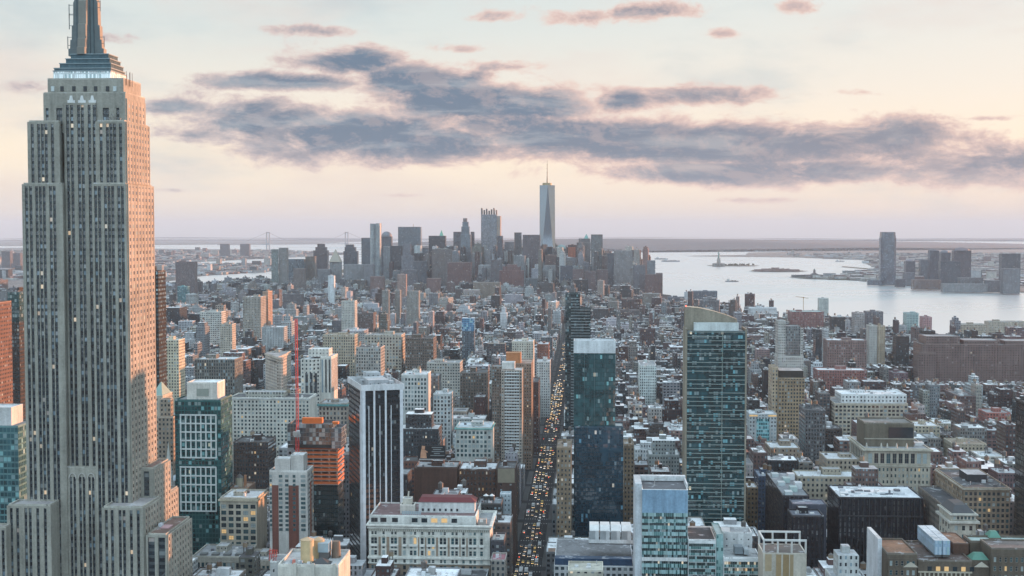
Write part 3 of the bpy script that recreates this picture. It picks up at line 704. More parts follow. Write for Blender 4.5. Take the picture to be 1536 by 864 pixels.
# ------------------------------------------------------------------ the other buildings one can single out
BRICK, BROWN, TAN, BEIGE, CREAM, GREY, WHITE, DARK = (.20, .085, .06), (.125, .085, .065), (.30, .235, .165), (.36, .31, .245), (.44, .39, .29), (.25, .255, .255), (.52, .53, .53), (.045, .048, .052)
BRICK, BROWN, TAN, BEIGE, CREAM = [tuple(.7 * v + .3 * (sum(q) / 3) * k for v, k in zip(q, (.95, 1.0, 1.05))) for q in (BRICK, BROWN, TAN, BEIGE, CREAM)]
PINK, ORNG = (.32, .22, .18), (.17, .10, .075)
RWHITE, RGREY, RDARK, RTAN = (.58, .60, .62), (.26, .27, .28), (.07, .072, .075), (.27, .21, .16)
def tower(name, label, px0, px1, py, Y, dep, st, roof=RGREY, clear=None, cat='building', group=None, zb=None, n=4, tanks=0, wall=None, seed=None, rot=0.0, fin=True, big=True, rim=1.0, lm=None):
    x0, x1, z = span(px0, px1, py, Y); b = Bld(name, label, cat, group)
    b.tier(x0, x1, Y, Y + dep, ground(x0, Y) if zb is None else zb, z, st, roof, rim, rot=rot)
    b.X = (x0, x1, Y, Y + dep, z); b.clr = (px0 - 2, px1 + 2, clear, Y) if clear else None
    if rot == 0 and n: clutter(b, x0 + 1, x1 - 1, Y + 1, Y + dep - 1, z, seed or int(px0 * 7 + py), n, wall or st[0], tanks, big)
    if lm: LAND.append(((px0 + px1) / 2, py, lm))
    if fin: b.done(b.clr)
    return b
def top_on(b, px0, px1, py, Y, dep, st, roof=RGREY, rim=.6, z0=None):
    x0, x1, z = span(px0, px1, py, Y); b.tier(x0, x1, Y, Y + dep, (b.X[4] + .03) if z0 is None else z0, z, st, roof, rim, keep=False); return x0, x1, z
# --- left edge, behind the skyscraper
tower('brick_tower', 'orange sunlit brick tower at the left edge beside the dark green topped tower', -70, -42, 460, 1050, 74, S(ORNG, 3.2, 3.5, .5, .45, .03, .1), RGREY, 620, n=2)
b = tower('office_tower', 'dark brown tower with green glass top behind the left edge of the skyscraper', 12, 28, 440, 1180, 34, S((.06, .045, .04), 2.6, 3.6, .6, .6, .03, .1, (.02, .03, .03)), RDARK, 620, n=2, fin=False)
m = b.part('glass_crown'); m.box(b.X[0] - .4, b.X[1] + .4, 1179.6, 1214.4, b.X[4] - 26, b.X[4] + 1.2, S((.02, .05, .05), 2, 3.5, .85, .8, .0, .1, (.02, .06, .06)), RDARK, bottom=True); b.done(b.clr)
b = tower('glass_tower', 'teal glass office tower with white rooftop box at the lower left edge', -75, 27, 640, 800, 26, S((.10, .20, .21), 2.4, 3.7, .86, .7, .02, .25, (.04, .12, .14)), RGREY, 800, n=3, fin=False)
m = b.part('mechanical_penthouse'); m.box(onY(-30, 620, 803)[0], onY(17, 620, 803)[0], 803, 820, b.X[4], onY(0, 611, 803)[1], S(WHITE, 4, 4, 0, 0), RWHITE, rim=.5); b.done(b.clr)
b = tower('office_tower', 'slender black tower with pale window strips behind the skyscraper', 206, 237, 408, 1130, 21, S((.028, .024, .022), 2.2, 3.6, .5, .5, .03, .3, (.05, .09, .11)), RDARK, 690, n=2, lm='the slender black tower'); 
# --- beige stepped tower with green pyramid cap, church spire
b = Bld('stepped_tower', 'narrow beige stepped tower with small green pyramid cap beside the skyscraper')
x0, x1, z = span(226, 244, 594, 1000); b.tier(x0, x1, 1000, 1024, 0, z, S(CREAM, 2.8, 3.5, .4, .5, .03), RTAN, .4); cx = (x0 + x1) / 2
m = b.part('pyramid_cap'); m.prism([(x0 + .6, 1000.6), (x1 - .6, 1000.6), (x1 - .6, 1023), (x0 + .6, 1023)], z + .4, onY(236, 573, 1010)[1], P((.20, .30, .27)), poly2=[(cx - .3, 1011), (cx + .3, 1011), (cx + .3, 1012), (cx - .3, 1012)], wm=PAINT, tm=PAINT)
x0, x1, z = span(238, 261, 626, 990); b.tier(x0, x1, 988, 999.7, 0, z, S(TAN, 2.8, 3.5, .45, .5, .04), RTAN, .8)
x0, x1, z = span(240, 256, 600, 993); b.tier(x0, x1, 993, 999.6, b.roofs and z - 25, z, S(TAN, 2.8, 3.5, .45, .5, .04), RTAN, .8, keep=False); b.done((226, 262, 690, 985))
b = Bld('church', 'small pale church with slim stone spire between skyscraper and green glass tower', 'church')
x0, x1, z = span(246, 262, 722, 930); b.tier(x0, x1, 930, 965, ground(0, 930), z, S((.42, .43, .42), 3, 6, .3, .5, 0), (.45, .52, .58), .4)
cx = onY(254.5, 720, 930)[0]; b.tier(cx - 2.6, cx + 2.6, 926, 930 - .05, ground(0, 930), onY(254, 708, 926)[1], S((.42, .42, .40), 2.6, 6, .3, .5, 0), RGREY, .3); zz = onY(254, 708, 926)[1]
m = b.part('spire'); m.cyl(cx, 928, zz, onY(254, 664, 926)[1], 2.6, P((.38, .40, .38)), 8, r2=.12); b.done((246, 263, 735, 926))
# --- green glass tower with white window grid
b = tower('glass_tower', 'green glass tower with white window grid and billboard box on its roof', 262, 331, 601, 930, 30, S((.03, .10, .10), 2.4, 3.3, .8, .75, .015, .14, (.02, .07, .075)), RGREY, 765, n=2, fin=False, lm='the green gridded glass tower')
for (ya, yb_) in ((622, 686), (700, 766)):
    xa, xb, za = span(271, 324, ya, 930); zb = onY(290, yb_, 930)[1]; rows = 5 if ya < 650 else 5
    for i in range(8):
        m = b.part('mullion'); x = xa + (xb - xa) * i / 7; m.box(x - .45, x + .45, 929.2, 929.97, zb, za, P((.52, .57, .57)), wm=PAINT, tm=PAINT, bottom=True)
    for j in range(rows + 1):
        m = b.part('transom'); zz = zb + (za - zb) * j / rows
        m.box(xa - .45, xb + .45, 928.9, 929.17, zz - .5, zz + .5, P((.52, .57, .57)), wm=PAINT, tm=PAINT, bottom=True)
x0, x1, z = top_on(b, 280, 326, 575, 937, 20, S((.55, .54, .50), 4, 4, 0, 0), RWHITE, .8)
m = b.part('sign_panel'); xa, xb, za = span(295, 313, 583, 936.8); m.box(xa, xb, 936.6, 936.95, onY(300, 594, 936.8)[1], za, P((.25, .28, .25)), wm=PAINT, tm=PAINT, bottom=True)
m = b.part('side_bays'); b.done(b.clr)
tower('brick_tower', 'pinkish stone slab tower attached behind the green gridded glass tower', 322, 336, 606, 965, 22, S(PINK, 2.8, 3.4, .4, .5, .03), RTAN, 760, n=1)
# --- cream building in front of it
b = tower('loft_building', 'cream stone loft building with large dark windows and arched top row', 330, 385, 748, 905, 30, S(CREAM, 4, 4, 0, 0), RWHITE, 812, n=5, tanks=0, fin=False)
x0, x1, Y, y2, z = b.X; zl = onY(350, 812, Y)[1]
wall_grid(b, (x0, Y), (x1, Y), zl - 4, z - 3.2, 5, 7, .68, .66, (.06, .07, .07), S(CREAM, 4, 4, 0, 0), lit=.06, pale=.12); m = b.part('cornice'); ledge(m, x0 - .35, x1 + .35, Y - .4, y2 + .3, z - 1.6, 1.2, .7, P((.46, .42, .33))); b.done(b.clr)
b = tower('loft_building', 'long grey limestone building with tall bays and low cluttered roof at the bottom', 288, 366, 836, 860, 34, S((.33, .32, .28), 4, 4, 0, 0), RGREY, 864, n=9, fin=False)
x0, x1, Y, y2, z = b.X; wall_grid(b, (x0, Y), (x1, Y), z - 26, z - 2.5, 12, 3, .68, .8, (.2, .22, .2), S((.33, .32, .28), 4, 4, 0, 0), lit=.03, teal=.6)
for i in range(4):
    m = b.part('skylight'); xx = x0 + 4 + i * 8; m.box(xx, xx + 4.6, Y + 4, Y + 9, z + .1, z + 1.6, P((.14, .15, .15)), wm=PAINT, tm=PAINT)
b.done(b.clr)
b = tower('loft_building', 'grey stone building with arched top windows beside the cream tank rooftop', 366.8, 405, 842, 858, 30, S((.32, .30, .26), 4, 4, 0, 0), RGREY, 864, n=6, fin=False)
x0, x1, Y, y2, z = b.X; wall_grid(b, (x0, Y), (x1, Y), z - 22, z - 2, 6, 4, .6, .7, (.1, .1, .1), S((.32, .30, .26), 4, 4, 0, 0)); 
for i in range(3):
    m = b.part('skylight'); xx = x0 + 3 + i * 4.5; m.box(xx, xx + 3, Y + 3, Y + 6, z + .1, z + 1.2, P((.55, .56, .56)), wm=PAINT, tm=PAINT)
b.done(b.clr)
tower('brick_building', 'dark brick building with a few yellow lit windows below the white gridded slab', 350, 402, 664, 1120, 30, S((.06, .045, .04), 2.6, 3.6, .55, .55, .14, .05), RDARK, 745, n=4, tanks=1)
b = tower('brick_building', 'small brown house with domed lantern behind the cream loft building', 345, 372, 733, 950, 22, S((.22, .15, .11), 3, 3.6, .4, .5, .03), RTAN, 742, n=1, fin=False, big=False)
x0, x1, Y, y2, z = b.X; m = b.part('lantern'); m.cyl(x0 + 5, Y + 8, z, z + 7, 3.0, P((.45, .42, .33)), 10, cone=3, conecol=(.1, .1, .1)); m = b.part('chimney'); m.box(x0 + 9, x0 + 10.5, Y + 6, Y + 7.5, z, z + 9, P((.45, .22, .12)), wm=PAINT, tm=PAINT); b.done(b.clr)
# --- white gridded slab, flatiron wedge, white deco block
b = tower('office_building', 'wide white office slab with regular square windows behind the crane', 344, 464, 597, 1250, 34, S((.50, .50, .46), 4, 4, 0, 0), RDARK, 660, n=9, tanks=2, fin=False, lm='the white gridded slab')
x0, x1, Y, y2, z = b.X; wall_grid(b, (x0, Y), (x1, Y), z - 46, z - 1.5, 22, 12, .5, .55, (.1, .1, .1), S((.50, .50, .46), 4, 4, 0, 0), lit=.03, pale=.1); m = b.part('cornice'); ledge(m, x0 - .35, x1 + .35, Y - .4, y2 + .3, z - .9, .8, .5, P(WHITE))
m = b.part('penthouse'); m.box(x0 + 14, x0 + 52, Y + 8, Y + 24, z, z + 5, S((.40, .40, .36), 3, 4, .4, .5, .03), RGREY, rim=.5); b.done(b.clr)
b = Bld('flatiron_building', 'pale wedge shaped building with rounded prow and heavy cornice', 'building'); Yf = 1600
xr_, zf = onY(430, 528, Yf + 58); xl_, _ = onY(398, 528, Yf + 58); xp, _ = onY(421, 528, Yf)
for (za, zb, o) in ((ground(-380, 1600), zf - 8, 0), (zf - 8, zf - 4, .4), (zf - 4, zf, 1.4)):
    p = [(xp - .6 - o, Yf + .4 - o), (xp + .6 + o * .6, Yf - o), (xp + 2.4 + o, Yf + 1.5), (xr_ + o, Yf + 4), (xr_ + o, Yf + 58 + o), (xl_ - o, Yf + 58 + o)]
    if o == 0: b.poly(p, za, zb, S((.42, .37, .32), 2.8, 3.9, .42, .55, .01, .2), RGREY, .05)
    elif o < 1: b.body.prism(p, za, zb, S((.42, .37, .32), 2.8, 3.9, .42, .55, .01, .2), (.4, .36, .3))
    else:
        m = b.part('cornice'); m.prism(p, za, zb - 1.2, S((.45, .40, .34), 3, 4, 0, 0), (.3, .3, .3), bottom=True)
b.done((396, 434, 585, Yf)); LAND.append((415, 527, 'the wedge shaped building'))
b = Bld('deco_building', 'white art deco block with cut corner and tall dark window bays', 'building'); WD = (.50, .49, .45)
x0, x1, z = span(451, 478, 540, 1400); x2 = x1 + 12
b.poly([(x0, 1400), (x1 - 7, 1400), (x1, 1407), (x1, 1440), (x0, 1440)], ground(x0, 1400), z, S(WD, 4.2, 4.2, .4, .5, .02), RWHITE, 1.0)
b.poly([(x1 + .05, 1409), (x2, 1409), (x2, 1445), (x1 + .05, 1445)], ground(x0, 1400), z + 2, S(WD, 4, 60, .45, .6, 0, .02), RWHITE, 1.0)
b.tier(x0 + 5, x2 - 4, 1416, 1436, z + 2.1, z + 10, S(WD, 4, 4, .3, .4, .02), RWHITE, .6, keep=False)
for k in range(3):
    m = b.part('window_bay'); xx = x0 + 5 + k * 5; m.box(xx, xx + 2.8, 1399.7, 1399.97, z - 40, z - 14, S((.03, .04, .05), 1.4, 4, .8, .8, 0, .1), bottom=True)
b.done((450, 502, 600, 1400)); LAND.append((475, 530, 'the white art deco block'))
b = tower('loft_building', 'brown arcaded building with teal cornice beside the construction tower', 478, 521, 606, 1180, 30, S((.24, .21, .18), 3.4, 4.2, .5, .6, .03, .15), RGREY, 660, n=4, fin=False)
x0, x1, Y, y2, z = b.X; m = b.part('cornice'); ledge(m, x0, x1, Y, y2, z - 1.8, 1.6, 1.4, P((.10, .22, .22))); b.done(b.clr)
# --- white and brick residential tower with penthouse
b = Bld('apartment_tower', 'slim apartment tower of white piers and brown brick with white blank penthouse', 'building'); Y = 880
x0, x1, z = span(404, 461, 708, Y); zb = ground(x0, Y); wst = S((.50, .50, .48), 4, 4, 0, 0)
b.tier(x0, x1, Y, Y + 20, zb, z, wst, RGREY, 1.2); n = 31; fl = 3.05; zt = z - 1.2
for (p0, p1) in ((408, 417.5), (433, 448)):
    m = b.part('brick_panel'); xa, xb, _ = span(p0, p1, 720, Y); m.box(xa, xb, Y - .25, Y - .02, zb, z - 9, S((.17, .075, .06), 4, 4, 0, 0), bottom=True)
for (p0, p1, cols) in ((404.5, 408, 1), (418, 424, 1), (427.5, 433, 1), (439, 443.5, 1), (451, 458.5, 1)):
    for c in range(cols):
        xa, xb, _ = span(p0, p1, 720, Y); k = (zt - zb - 40) // fl
        wall_grid(b, (xa, Y - .24), (xb, Y - .24), zt - k * fl, zt, 1, int(k), .9, .6, (.15, .2, .2), None, limit=20, teal=.6, pale=.2, seed=int(p0))
wall_grid(b, (x1, Y), (x1, Y + 20), zt - k * fl, zt, 5, int(k), .45, .5, (.15, .15, .15), None, limit=0, seed=9)
m = b.part('side_brick'); m.box(x1 + .01, x1 + .2, Y + 8, Y + 12, zb, z - 8, S((.30, .13, .09), 4, 4, 0, 0), bottom=True)
top = z; xa, xb, z = span(412, 448, 689, Y + 2); b.tier(xa, xb - 6, Y + 2, Y + 12, top + .03, z, wst, RWHITE, .5, keep=False); b.tier(xb - 5.95, xb + 3, Y + 3.5, Y + 16, top + .03, onY(440, 685, Y)[1], wst, RWHITE, .5, keep=False)
b.done((402, 470, 812, Y)); LAND.append((435, 690, 'the white and brick apartment tower'))
# --- foreground roof with cream tanks
b = Bld('stone_building', 'cream building with two large cylindrical tanks and machinery on its roof', 'building'); Y = 690
x0, x1, z = span(417, 508, 850, Y); b.tier(x0, x1, Y, Y + 34, ground(0, Y), z, S((.50, .48, .43), 6, 5, .0, .0), (.40, .41, .41), 1.4)
for (px, py, r_, h) in ((461, 836, 3.6, 12), (473, 829, 3.2, 10)):
    m = b.part('cylindrical_tank'); cx = onY(px, py, Y + 12)[0]; m.cyl(cx, Y + 12 + (0 if px < 470 else 9), z, z + h, r_, P((.52, .39, .22)), 20, cone=1.6, conecol=(.48, .33, .20))
m = b.part('cooling_unit'); xa = onY(479, 830, Y + 20)[0]; m.box(xa, xa + 6, Y + 16, Y + 25, z + 4, z + 9, P((.30, .38, .42)), wm=PAINT, tm=PAINT); m.box(xa + .4, xa + 5.6, Y + 16.4, Y + 24.6, z, z + 4, P((.1, .1, .1)), wm=PAINT, tm=PAINT)
m = b.part('cooling_fan'); m.cyl(xa + 9, Y + 22, z, z + 9, 2.6, P((.16, .11, .08)), 12, r2=2.2)
m = b.part('roof_hatch'); m.prism([(xa - 2, Y + 4), (xa + 9, Y + 4), (xa + 9, Y + 12), (xa - 2, Y + 12)], z, z + 3.2, P((.05, .055, .06)), wm=PAINT, tm=PAINT, poly2=[(xa + 3, Y + 7.8), (xa + 4, Y + 7.8), (xa + 4, Y + 8.2), (xa + 3, Y + 8.2)])
for k in range(7):
    m = b.part('air_handler'); xx = x0 + 3 + k * 1.9; m.box(xx, xx + 1.4, Y + 3 + (k * 5) % 9, Y + 5 + (k * 5) % 9, z + .05, z + 1 + (k % 3) * .8, P(((.6, .62, .63), (.32, .36, .4), (.5, .16, .12))[k % 3]), wm=PAINT, tm=PAINT)
for k in range(3):
    m = b.part('buttress_pier'); xx = x0 + (x1 - x0) * (.28, .58, .93)[k]; m.box(xx - .8, xx + .8, Y - .6, Y - .02, z - 30, z + 2.2, P((.47, .45, .40)), wm=PAINT, tm=PAINT)
xm = onY(408, 850, Y + 18)[0]; b.tier(onY(405, 850, Y + 16)[0], x0 - .05, Y + 16, Y + 32, ground(0, Y), z - 2, S((.45, .45, .44), 5, 5, .2, .3, 0), RGREY, .8)
m = b.part('red_hoist'); 
for q in range(4): m.bar((xm - 2 + q * 1.2, Y + 20, z - 2), (xm - 1.4 + q * 1.2, Y + 20, z + 5 - q * .4), .35, P((.40, .05, .04)))
for q in range(3): m.bar((xm - 2.2, Y + 20, z + q * 1.8), (xm + 2.6, Y + 20, z + .6 + q * 1.7), .3, P((.40, .05, .04)))
b.done((404, 510, 864, Y)); LAND.append((461, 810, 'the cream tank rooftop'))
# --- tower under construction, with net, orange sheeting and slabs
b = Bld('construction_tower', 'tower under construction with orange netting, bare floor slabs and grey mesh on top', 'building'); Y = 960
x0, x1, z = span(444, 507, 665, Y); zb = ground(x0, Y); zo = onY(470, 727, Y)[1]; fl = 3.25; dep = 26
b.body.box(x0 + .5, x1 - .5, Y + .5, Y + dep - .5, zb, zo, S((.015, .025, .027), 1.6, fl, .88, .82, .006, .08, (.012, .03, .034)), (.1, .1, .1)); b.foot.append((x0, x1, Y, Y + dep))
b.body.box(x0 + 9, x1 - 9, Y + 8, Y + dep - 6, zo, z + 9, S((.22, .21, .2), 4, 4, 0, 0), (.3, .3, .3))
nfl = int((z - zo) / fl) + 1
for k in range(nfl):
    m = b.part('floor_slab'); zz = zo + k * fl; m.box(x0, x1, Y, Y + dep, zz, zz + .35, P((.30, .29, .28)), wm=PAINT, tm=PAINT, bottom=True)
    if k < nfl - 1:
        m = b.part('orange_net'); h = fl - .9 - (k % 3) * .35; xs = x0 + (.2 if k % 4 else 3)
        m.box(xs, x1 - .2, Y + .15, Y + .3, zz + .36, zz + h, P((.50, .125, .04)), wm=PAINT, tm=PAINT); m.box(x1 - .3, x1 - .15, Y + .32, Y + dep - 1, zz + .36, zz + h, P((.46, .12, .045)), wm=PAINT, tm=PAINT)
        for q in range(6):
            xx = x0 + 1 + (x1 - x0 - 2) * q / 5; m2 = b.part('column') if q in (0, 5) else m; m2.box(xx - .35, xx + .35, Y + .4, Y + 1.1, zz + .36, zz + fl - .01, P((.33, .32, .3)), wm=PAINT, tm=PAINT)
mesh_st = S((.13, .14, .145), 2.4, 3.2, .9, .86, 0, .3, (.07, .08, .085))
m = b.part('mesh_screen'); xa, xb, za = span(431, 497, 636, Y - 1.5); m.box(xa, xb, Y - 1.6, Y + 22, z - .5, za, mesh_st, (.12, .12, .12), bottom=True, rim=2.0)
m = b.part('mesh_screen'); xc, xd, zc = span(497.3, 512, 642, Y - 2.5); m.box(xc, xd, Y - 2.5, Y + 18, onY(505, 672, Y)[1], zc, S((.17, .185, .20), 2.4, 3.2, .9, .86, 0, .3, (.10, .115, .13)), (.14, .14, .14), bottom=True, rim=2.0)
m = b.part('scaffold_deck'); m.box(xa + .2, xb - .2, Y - 1.9, Y - 1.62, z - 3, z - .6, P((.03, .03, .03)), wm=PAINT, tm=PAINT, bottom=True)
for (p0, p1, p2, d_) in ((453, 483, 627, 8), (498, 507, 633, 6)):
    m = b.part('orange_tarp'); e, f, g = span(p0, p1, p2, Y + d_); m.box(e, f, Y + d_, Y + d_ + 5, za - 1, g, P((.65, .15, .03)), wm=PAINT, tm=PAINT, bottom=True)
for k in range(5):
    m = b.part('hoist_platform'); zz = zo + 2 + k * 6.2; m.box(x1 + .05, x1 + 2.2, Y + 4, Y + 9, zz, zz + .4, P((.5, .52, .55)), wm=PAINT, tm=PAINT, bottom=True); m.bar((x1 + 2.1, Y + 4.2, zz - 6), (x1 + 2.1, Y + 4.2, zz), .25, P((.3, .3, .32)))
b.done((430, 516, 812, Y)); LAND.append((470, 650, 'the construction tower'))
# --- red lattice crane beside it
def lattice(m, a, c, w, st, n):
    a, c = Vector(a), Vector(c); d_ = (c - a) / n; ax = (c - a).normalized(); u = ax.cross(Vector((0, 1, 0))).normalized() * w / 2; v = ax.cross(u).normalized() * w / 2
    cs = [u + v, u - v, -u - v, -u + v]
    for k in cs: m.bar(a + k, c + k, w * .16, st)
    for i in range(n):
        for k in range(4):
            p, q = (cs[k], cs[(k + 1) % 4]) if i % 2 else (cs[(k + 1) % 4], cs[k]); m.bar(a + d_ * i + p, a + d_ * (i + 1) + q, w * .10, st)
            m.bar(a + d_ * i + p, a + d_ * i + q, w * .10, st)
def crane(px, ptop, pmid, pbot, Y, name, label, col, w, lean=0):
    xa, z1 = onY(px, pmid, Y); z0 = onY(px, pbot, Y)[1]; xt, z2 = onY(px + lean, ptop, Y + 12)
    root = empty(name, (xa, Y, z0), label, 'crane'); st = P(col)
    def bp(n, m): 
        m.build(n, root, origin=(xa, Y, z0))
    m = MB(); lattice(m, (xa, Y, z0), (xa, Y, z1), w, st, 14); bp('mast', m)
    m = MB(); m.box(xa - w * 1.0, xa + w * 1.0, Y - w * 1.1, Y + w * .9, z1, z1 + w * .9, P((.50, .50, .50)), wm=PAINT, tm=PAINT, bottom=True); bp('slewing_platform', m)
    m = MB(); m.box(xa - w * .2, xa + w * 1.0, Y - w * 1.5, Y - w * .4, z1 + w * .95, z1 + w * 2.4, P((.60, .62, .64)), wm=PAINT, tm=PAINT, bottom=True); bp('cab', m)
    m = MB(); lattice(m, (xa, Y + 1, z1 + w), (xt, Y + 12, z2), w * .72, st, 34); bp('jib', m)
    m = MB(); m.box(xa - w * .8, xa + w * .8, Y - w * 3.4, Y - w * 2.0, z1 + w * .9, z1 + w * 2.2, P((.35, .34, .33)), wm=PAINT, tm=PAINT, bottom=True); m.box(xa - w * .5, xa + w * .5, Y - w * 2.0, Y - w * 1.12, z1 + w * .9, z1 + w * 1.3, st, wm=PAINT, tm=PAINT, bottom=True); bp('counterweight', m)
    m = MB(); m.bar((xa, Y - 2, z1 + w * 4.5), (xt, Y + 11, z2), .18, P((.1, .1, .1))); m.bar((xa, Y - w * 2.2, z1 + w * 2), (xa, Y - 2, z1 + w * 4.5), .5, st); m.bar((xa, Y + 1, z1 + w), (xa, Y - 2, z1 + w * 4.5), .5, st); bp('mast_head', m)
    return root
crane(446, 478, 655, 735, 952, 'tower_crane', 'red lattice luffing crane with its jib raised almost upright', (.55, .055, .05), 2.1, lean=-2)
# --- dark slab with white vertical piers, turned against the grid
b = Bld('office_tower', 'dark office tower with white vertical piers and white parapet', 'building'); Y = 862
xc, z = onY(543, 578, Y); ang = R(20); wd, dp = 27.5, 52
T2 = lambda u, v: (xc + u * math.cos(ang) - v * math.sin(ang), Y + u * math.sin(ang) + v * math.cos(ang))
zb = ground(xc, Y); dk = S((.030, .032, .036), 1.5, 3.5, .78, .62, .015, .05, (.012, .016, .02))
b.poly([T2(0, 0), T2(wd, 0), T2(wd, dp), T2(0, dp)], zb, z - 4, dk, (.25, .26, .27), .3)
zp = onY(543, 577.5, Y)[1]
m = b.part('parapet'); m.prism([T2(-.8, -.8), T2(wd + .8, -.8), T2(wd + .8, dp + .8), T2(-.8, dp + .8)], z - 3.7, zp, S((.56, .58, .60), 4, 4, 0, 0), (.30, .31, .32), rim=2.4, bottom=True)
def pier(u0, u1, z0, z1, face=0):
    m = b.part('pier'); d_ = .8
    q = [T2(u0, -d_), T2(u1, -d_), T2(u1, -.02), T2(u0, -.02)] if face == 0 else [T2(-d_, u0), T2(-.02, u0), T2(-.02, u1), T2(-d_, u1)]
    m.prism(q, z0, z1, P((.58, .61, .65)), wm=PAINT, tm=PAINT)
for u0, u1 in ((.0, 2.1), (7.5, 8.7), (15.2, 16.4), (25.4, 27.5)): pier(u0, u1, zb, z - 3.75)
for u0 in (4.2, 11.6, 19.2, 22.6)[:3]: pier(u0, u0 + .45, zb, z - 14)
pier(.2, 2.6, zb, z - 3.75, 1); pier(4.4, 5.2, zb, z - 14, 1)
for (u, v, a, c, h) in ((6, 10, 14, 22, 4.2), (9, 34, 10, 12, 6.5), (20, 8, 3, 4, 3.5), (3.5, 24, 3, 5, 2.8), (22, 26, 3, 10, 5.5), (14, 4, 4, 3, 2)):
    m = b.part('rooftop_plant'); m.prism([T2(u, v), T2(u + a, v), T2(u + a, v + c), T2(u, v + c)], zp - 2.3, zp - 2.3 + h, S((.42, .44, .46), 3, 3, .3, .2, 0), (.40, .42, .44))
b.done((520, 604, 752, Y - 8)); LAND.append((570, 570, 'the dark tower with white piers'))
# --- white ornate hotel in front, bottom centre
b = Bld('hotel_building', 'wide ornate white hotel with arched top storey, cornice and brown brick lower floors', 'hotel'); Y = 800
x0, x1, z = span(553, 735, 789, Y); zb = ground(x0, Y); dep = 42; HW = (.56, .56, .52); HB = (.24, .19, .145); wst = S(HW, 4, 4, 0, 0)
zband = onY(640, 847, Y)[1]
b.body.box(x0, x1, Y, Y + dep, zb, zband, S(HB, 4, 4, 0, 0)); b.tier(x0, x1, Y, Y + dep, zband, z, wst, RGREY, .2)
pt = lambda v: x0 + (x1 - x0) * (v / 6.4 + 540 - 553) / 182
grp = [(120, 150), (227,), (310, 342), (427,), (492, 530), (598,), (665, 703), (780, 815), (890, 928), (994,), (1062, 1102), (1167,)]
WH = [(onY(640, p, Y)[1], h, w) for p, h, w in ((800, 1.9, 1.5), (811.5, 4.0, 1.9), (821, 1.9, 1.7), (829.5, 3.0, 1.8), (842, 2.1, 1.6), (851.5, 2.6, 1.7), (861, 2.4, 1.6), (870, 2.4, 1.6), (879, 2.4, 1.6))]
rr = random.Random(5); todo = []
for zz, h, w in WH:
    for g in grp:
        for v in g: todo.append((pt(v), zz, window_obj(w, h, pick_glass(rr, .02, .12, .25), (.42, .42, .38))))
keepw = [t for t in todo if t[1] > onY(640, 845, Y)[1]]; rest = [t for t in todo if t not in keepw]
def mk(root):
    wl = wloc(root)
    for x, zz, me in (keepw + rest)[:100]:
        o = bpy.data.objects.new('window', me); COL.objects.link(o); o.parent = root; o.location = Vector((x, Y, zz)) - wl
    mm = MB()
    for x, zz, me in (keepw + rest)[100:]: mm.box(x - .85, x + .85, Y - .08, Y - .01, zz - 1.2, zz + 1.2, P((.1, .1, .1)), wm=pick_glass(rr), tm=PAINT, bottom=True)
    if mm.f: mm.build('windows', root, kind='stuff', origin=tuple(wl))
b.objs.append(mk)
for (pz, h, out_, nm) in ((789.5, 1.0, 1.5, 'cornice'), (793, .7, .8, 'cornice'), (838.5, 1.1, .7, 'string_course'), (846, .6, .5, 'string_course')):
    m = b.part(nm); ledge(m, x0, x1, Y, Y + dep, onY(640, pz, Y)[1], h, out_, S((.62, .62, .58), 3, 3, 0, 0))
m = b.part('cornice_bracket')
for i in range(58):
    xx = x0 + .8 + (x1 - x0 - 1.6) * i / 57; zz = onY(640, 794.5, Y)[1]; m.box(xx - .22, xx + .22, Y - .7, Y - .03, zz - 1.1, zz, P((.22, .22, .18)), wm=PAINT, tm=PAINT, bottom=True)
for gi, g in enumerate(grp):
    xa, xb = pt(g[0]) - 1.5, pt(g[-1]) + 1.5; zz = onY(640, 818.5, Y)[1]
    m = b.part('balcony'); m.box(xa, xb, Y - 1.0, Y - .03, zz - .5, zz + .6, P((.62, .62, .59)), wm=PAINT, tm=PAINT, bottom=True)
    zt = onY(640, 805, Y)[1]; m = b.part('window_arch'); cx, rr_ = (xa + xb) / 2, (xb - xa) / 2 - .5
    for i in range(7):
        t0, t1 = math.pi * i / 7, math.pi * (i + 1) / 7; m.bar((cx + rr_ * math.cos(t0), Y - .25, zt - 1.2 + 1.5 * math.sin(t0)), (cx + rr_ * math.cos(t1), Y - .25, zt - 1.2 + 1.5 * math.sin(t1)), .42, P((.42, .42, .36)))
    if gi < len(grp) - 1:
        ga, gb = xb + .3, pt(grp[gi + 1][0]) - 1.8
        if gb - ga > .6:
            m = b.part('brick_panel'); m.box(ga, gb, Y - .2, Y - .02, onY(640, 834, Y)[1], onY(640, 806, Y)[1], P((.26, .20, .15)), wm=PAINT, tm=PAINT, bottom=True)
# attic, penthouse with red roof, small pavilion
za = z; xa, xb, zt = span(555, 714, 774, Y + 2); b.tier(xa, xb, Y + 2, Y + dep - 2, za + .22, zt, S((.50, .51, .49), 4, 4, 0, 0), (.16, .10, .10), .8, keep=False)
for v, lit in ((118, 0), (150, 0), (207, 0), (235, 0), (320, 0), (345, 0), (510, 0), (535, 0), (603, 0), (628, 0), (697, 1), (725, 1), (795, 1), (820, 1), (892, 0), (915, 0)):
    m = b.part('attic_window'); xx = x0 + (x1 - x0) * (v / 6.4 + 540 - 553) / 182; zz = onY(640, 780.5, Y + 2)[1]; m.box(xx - 1.0, xx + 1.0, Y + 1.85, Y + 1.98, zz - 1.3, zz + 1.3, P((.1, .1, .1)), wm=GLIT if lit else GDARK, tm=PAINT, bottom=True)
xp, xq, zq = span(628, 712, 753, Y + 14); b.tier(xp, xq, Y + 14, Y + 28, zt, zq, S((.52, .54, .54), 4, 4, 0, 0), (.3, .1, .1), .05, keep=False)
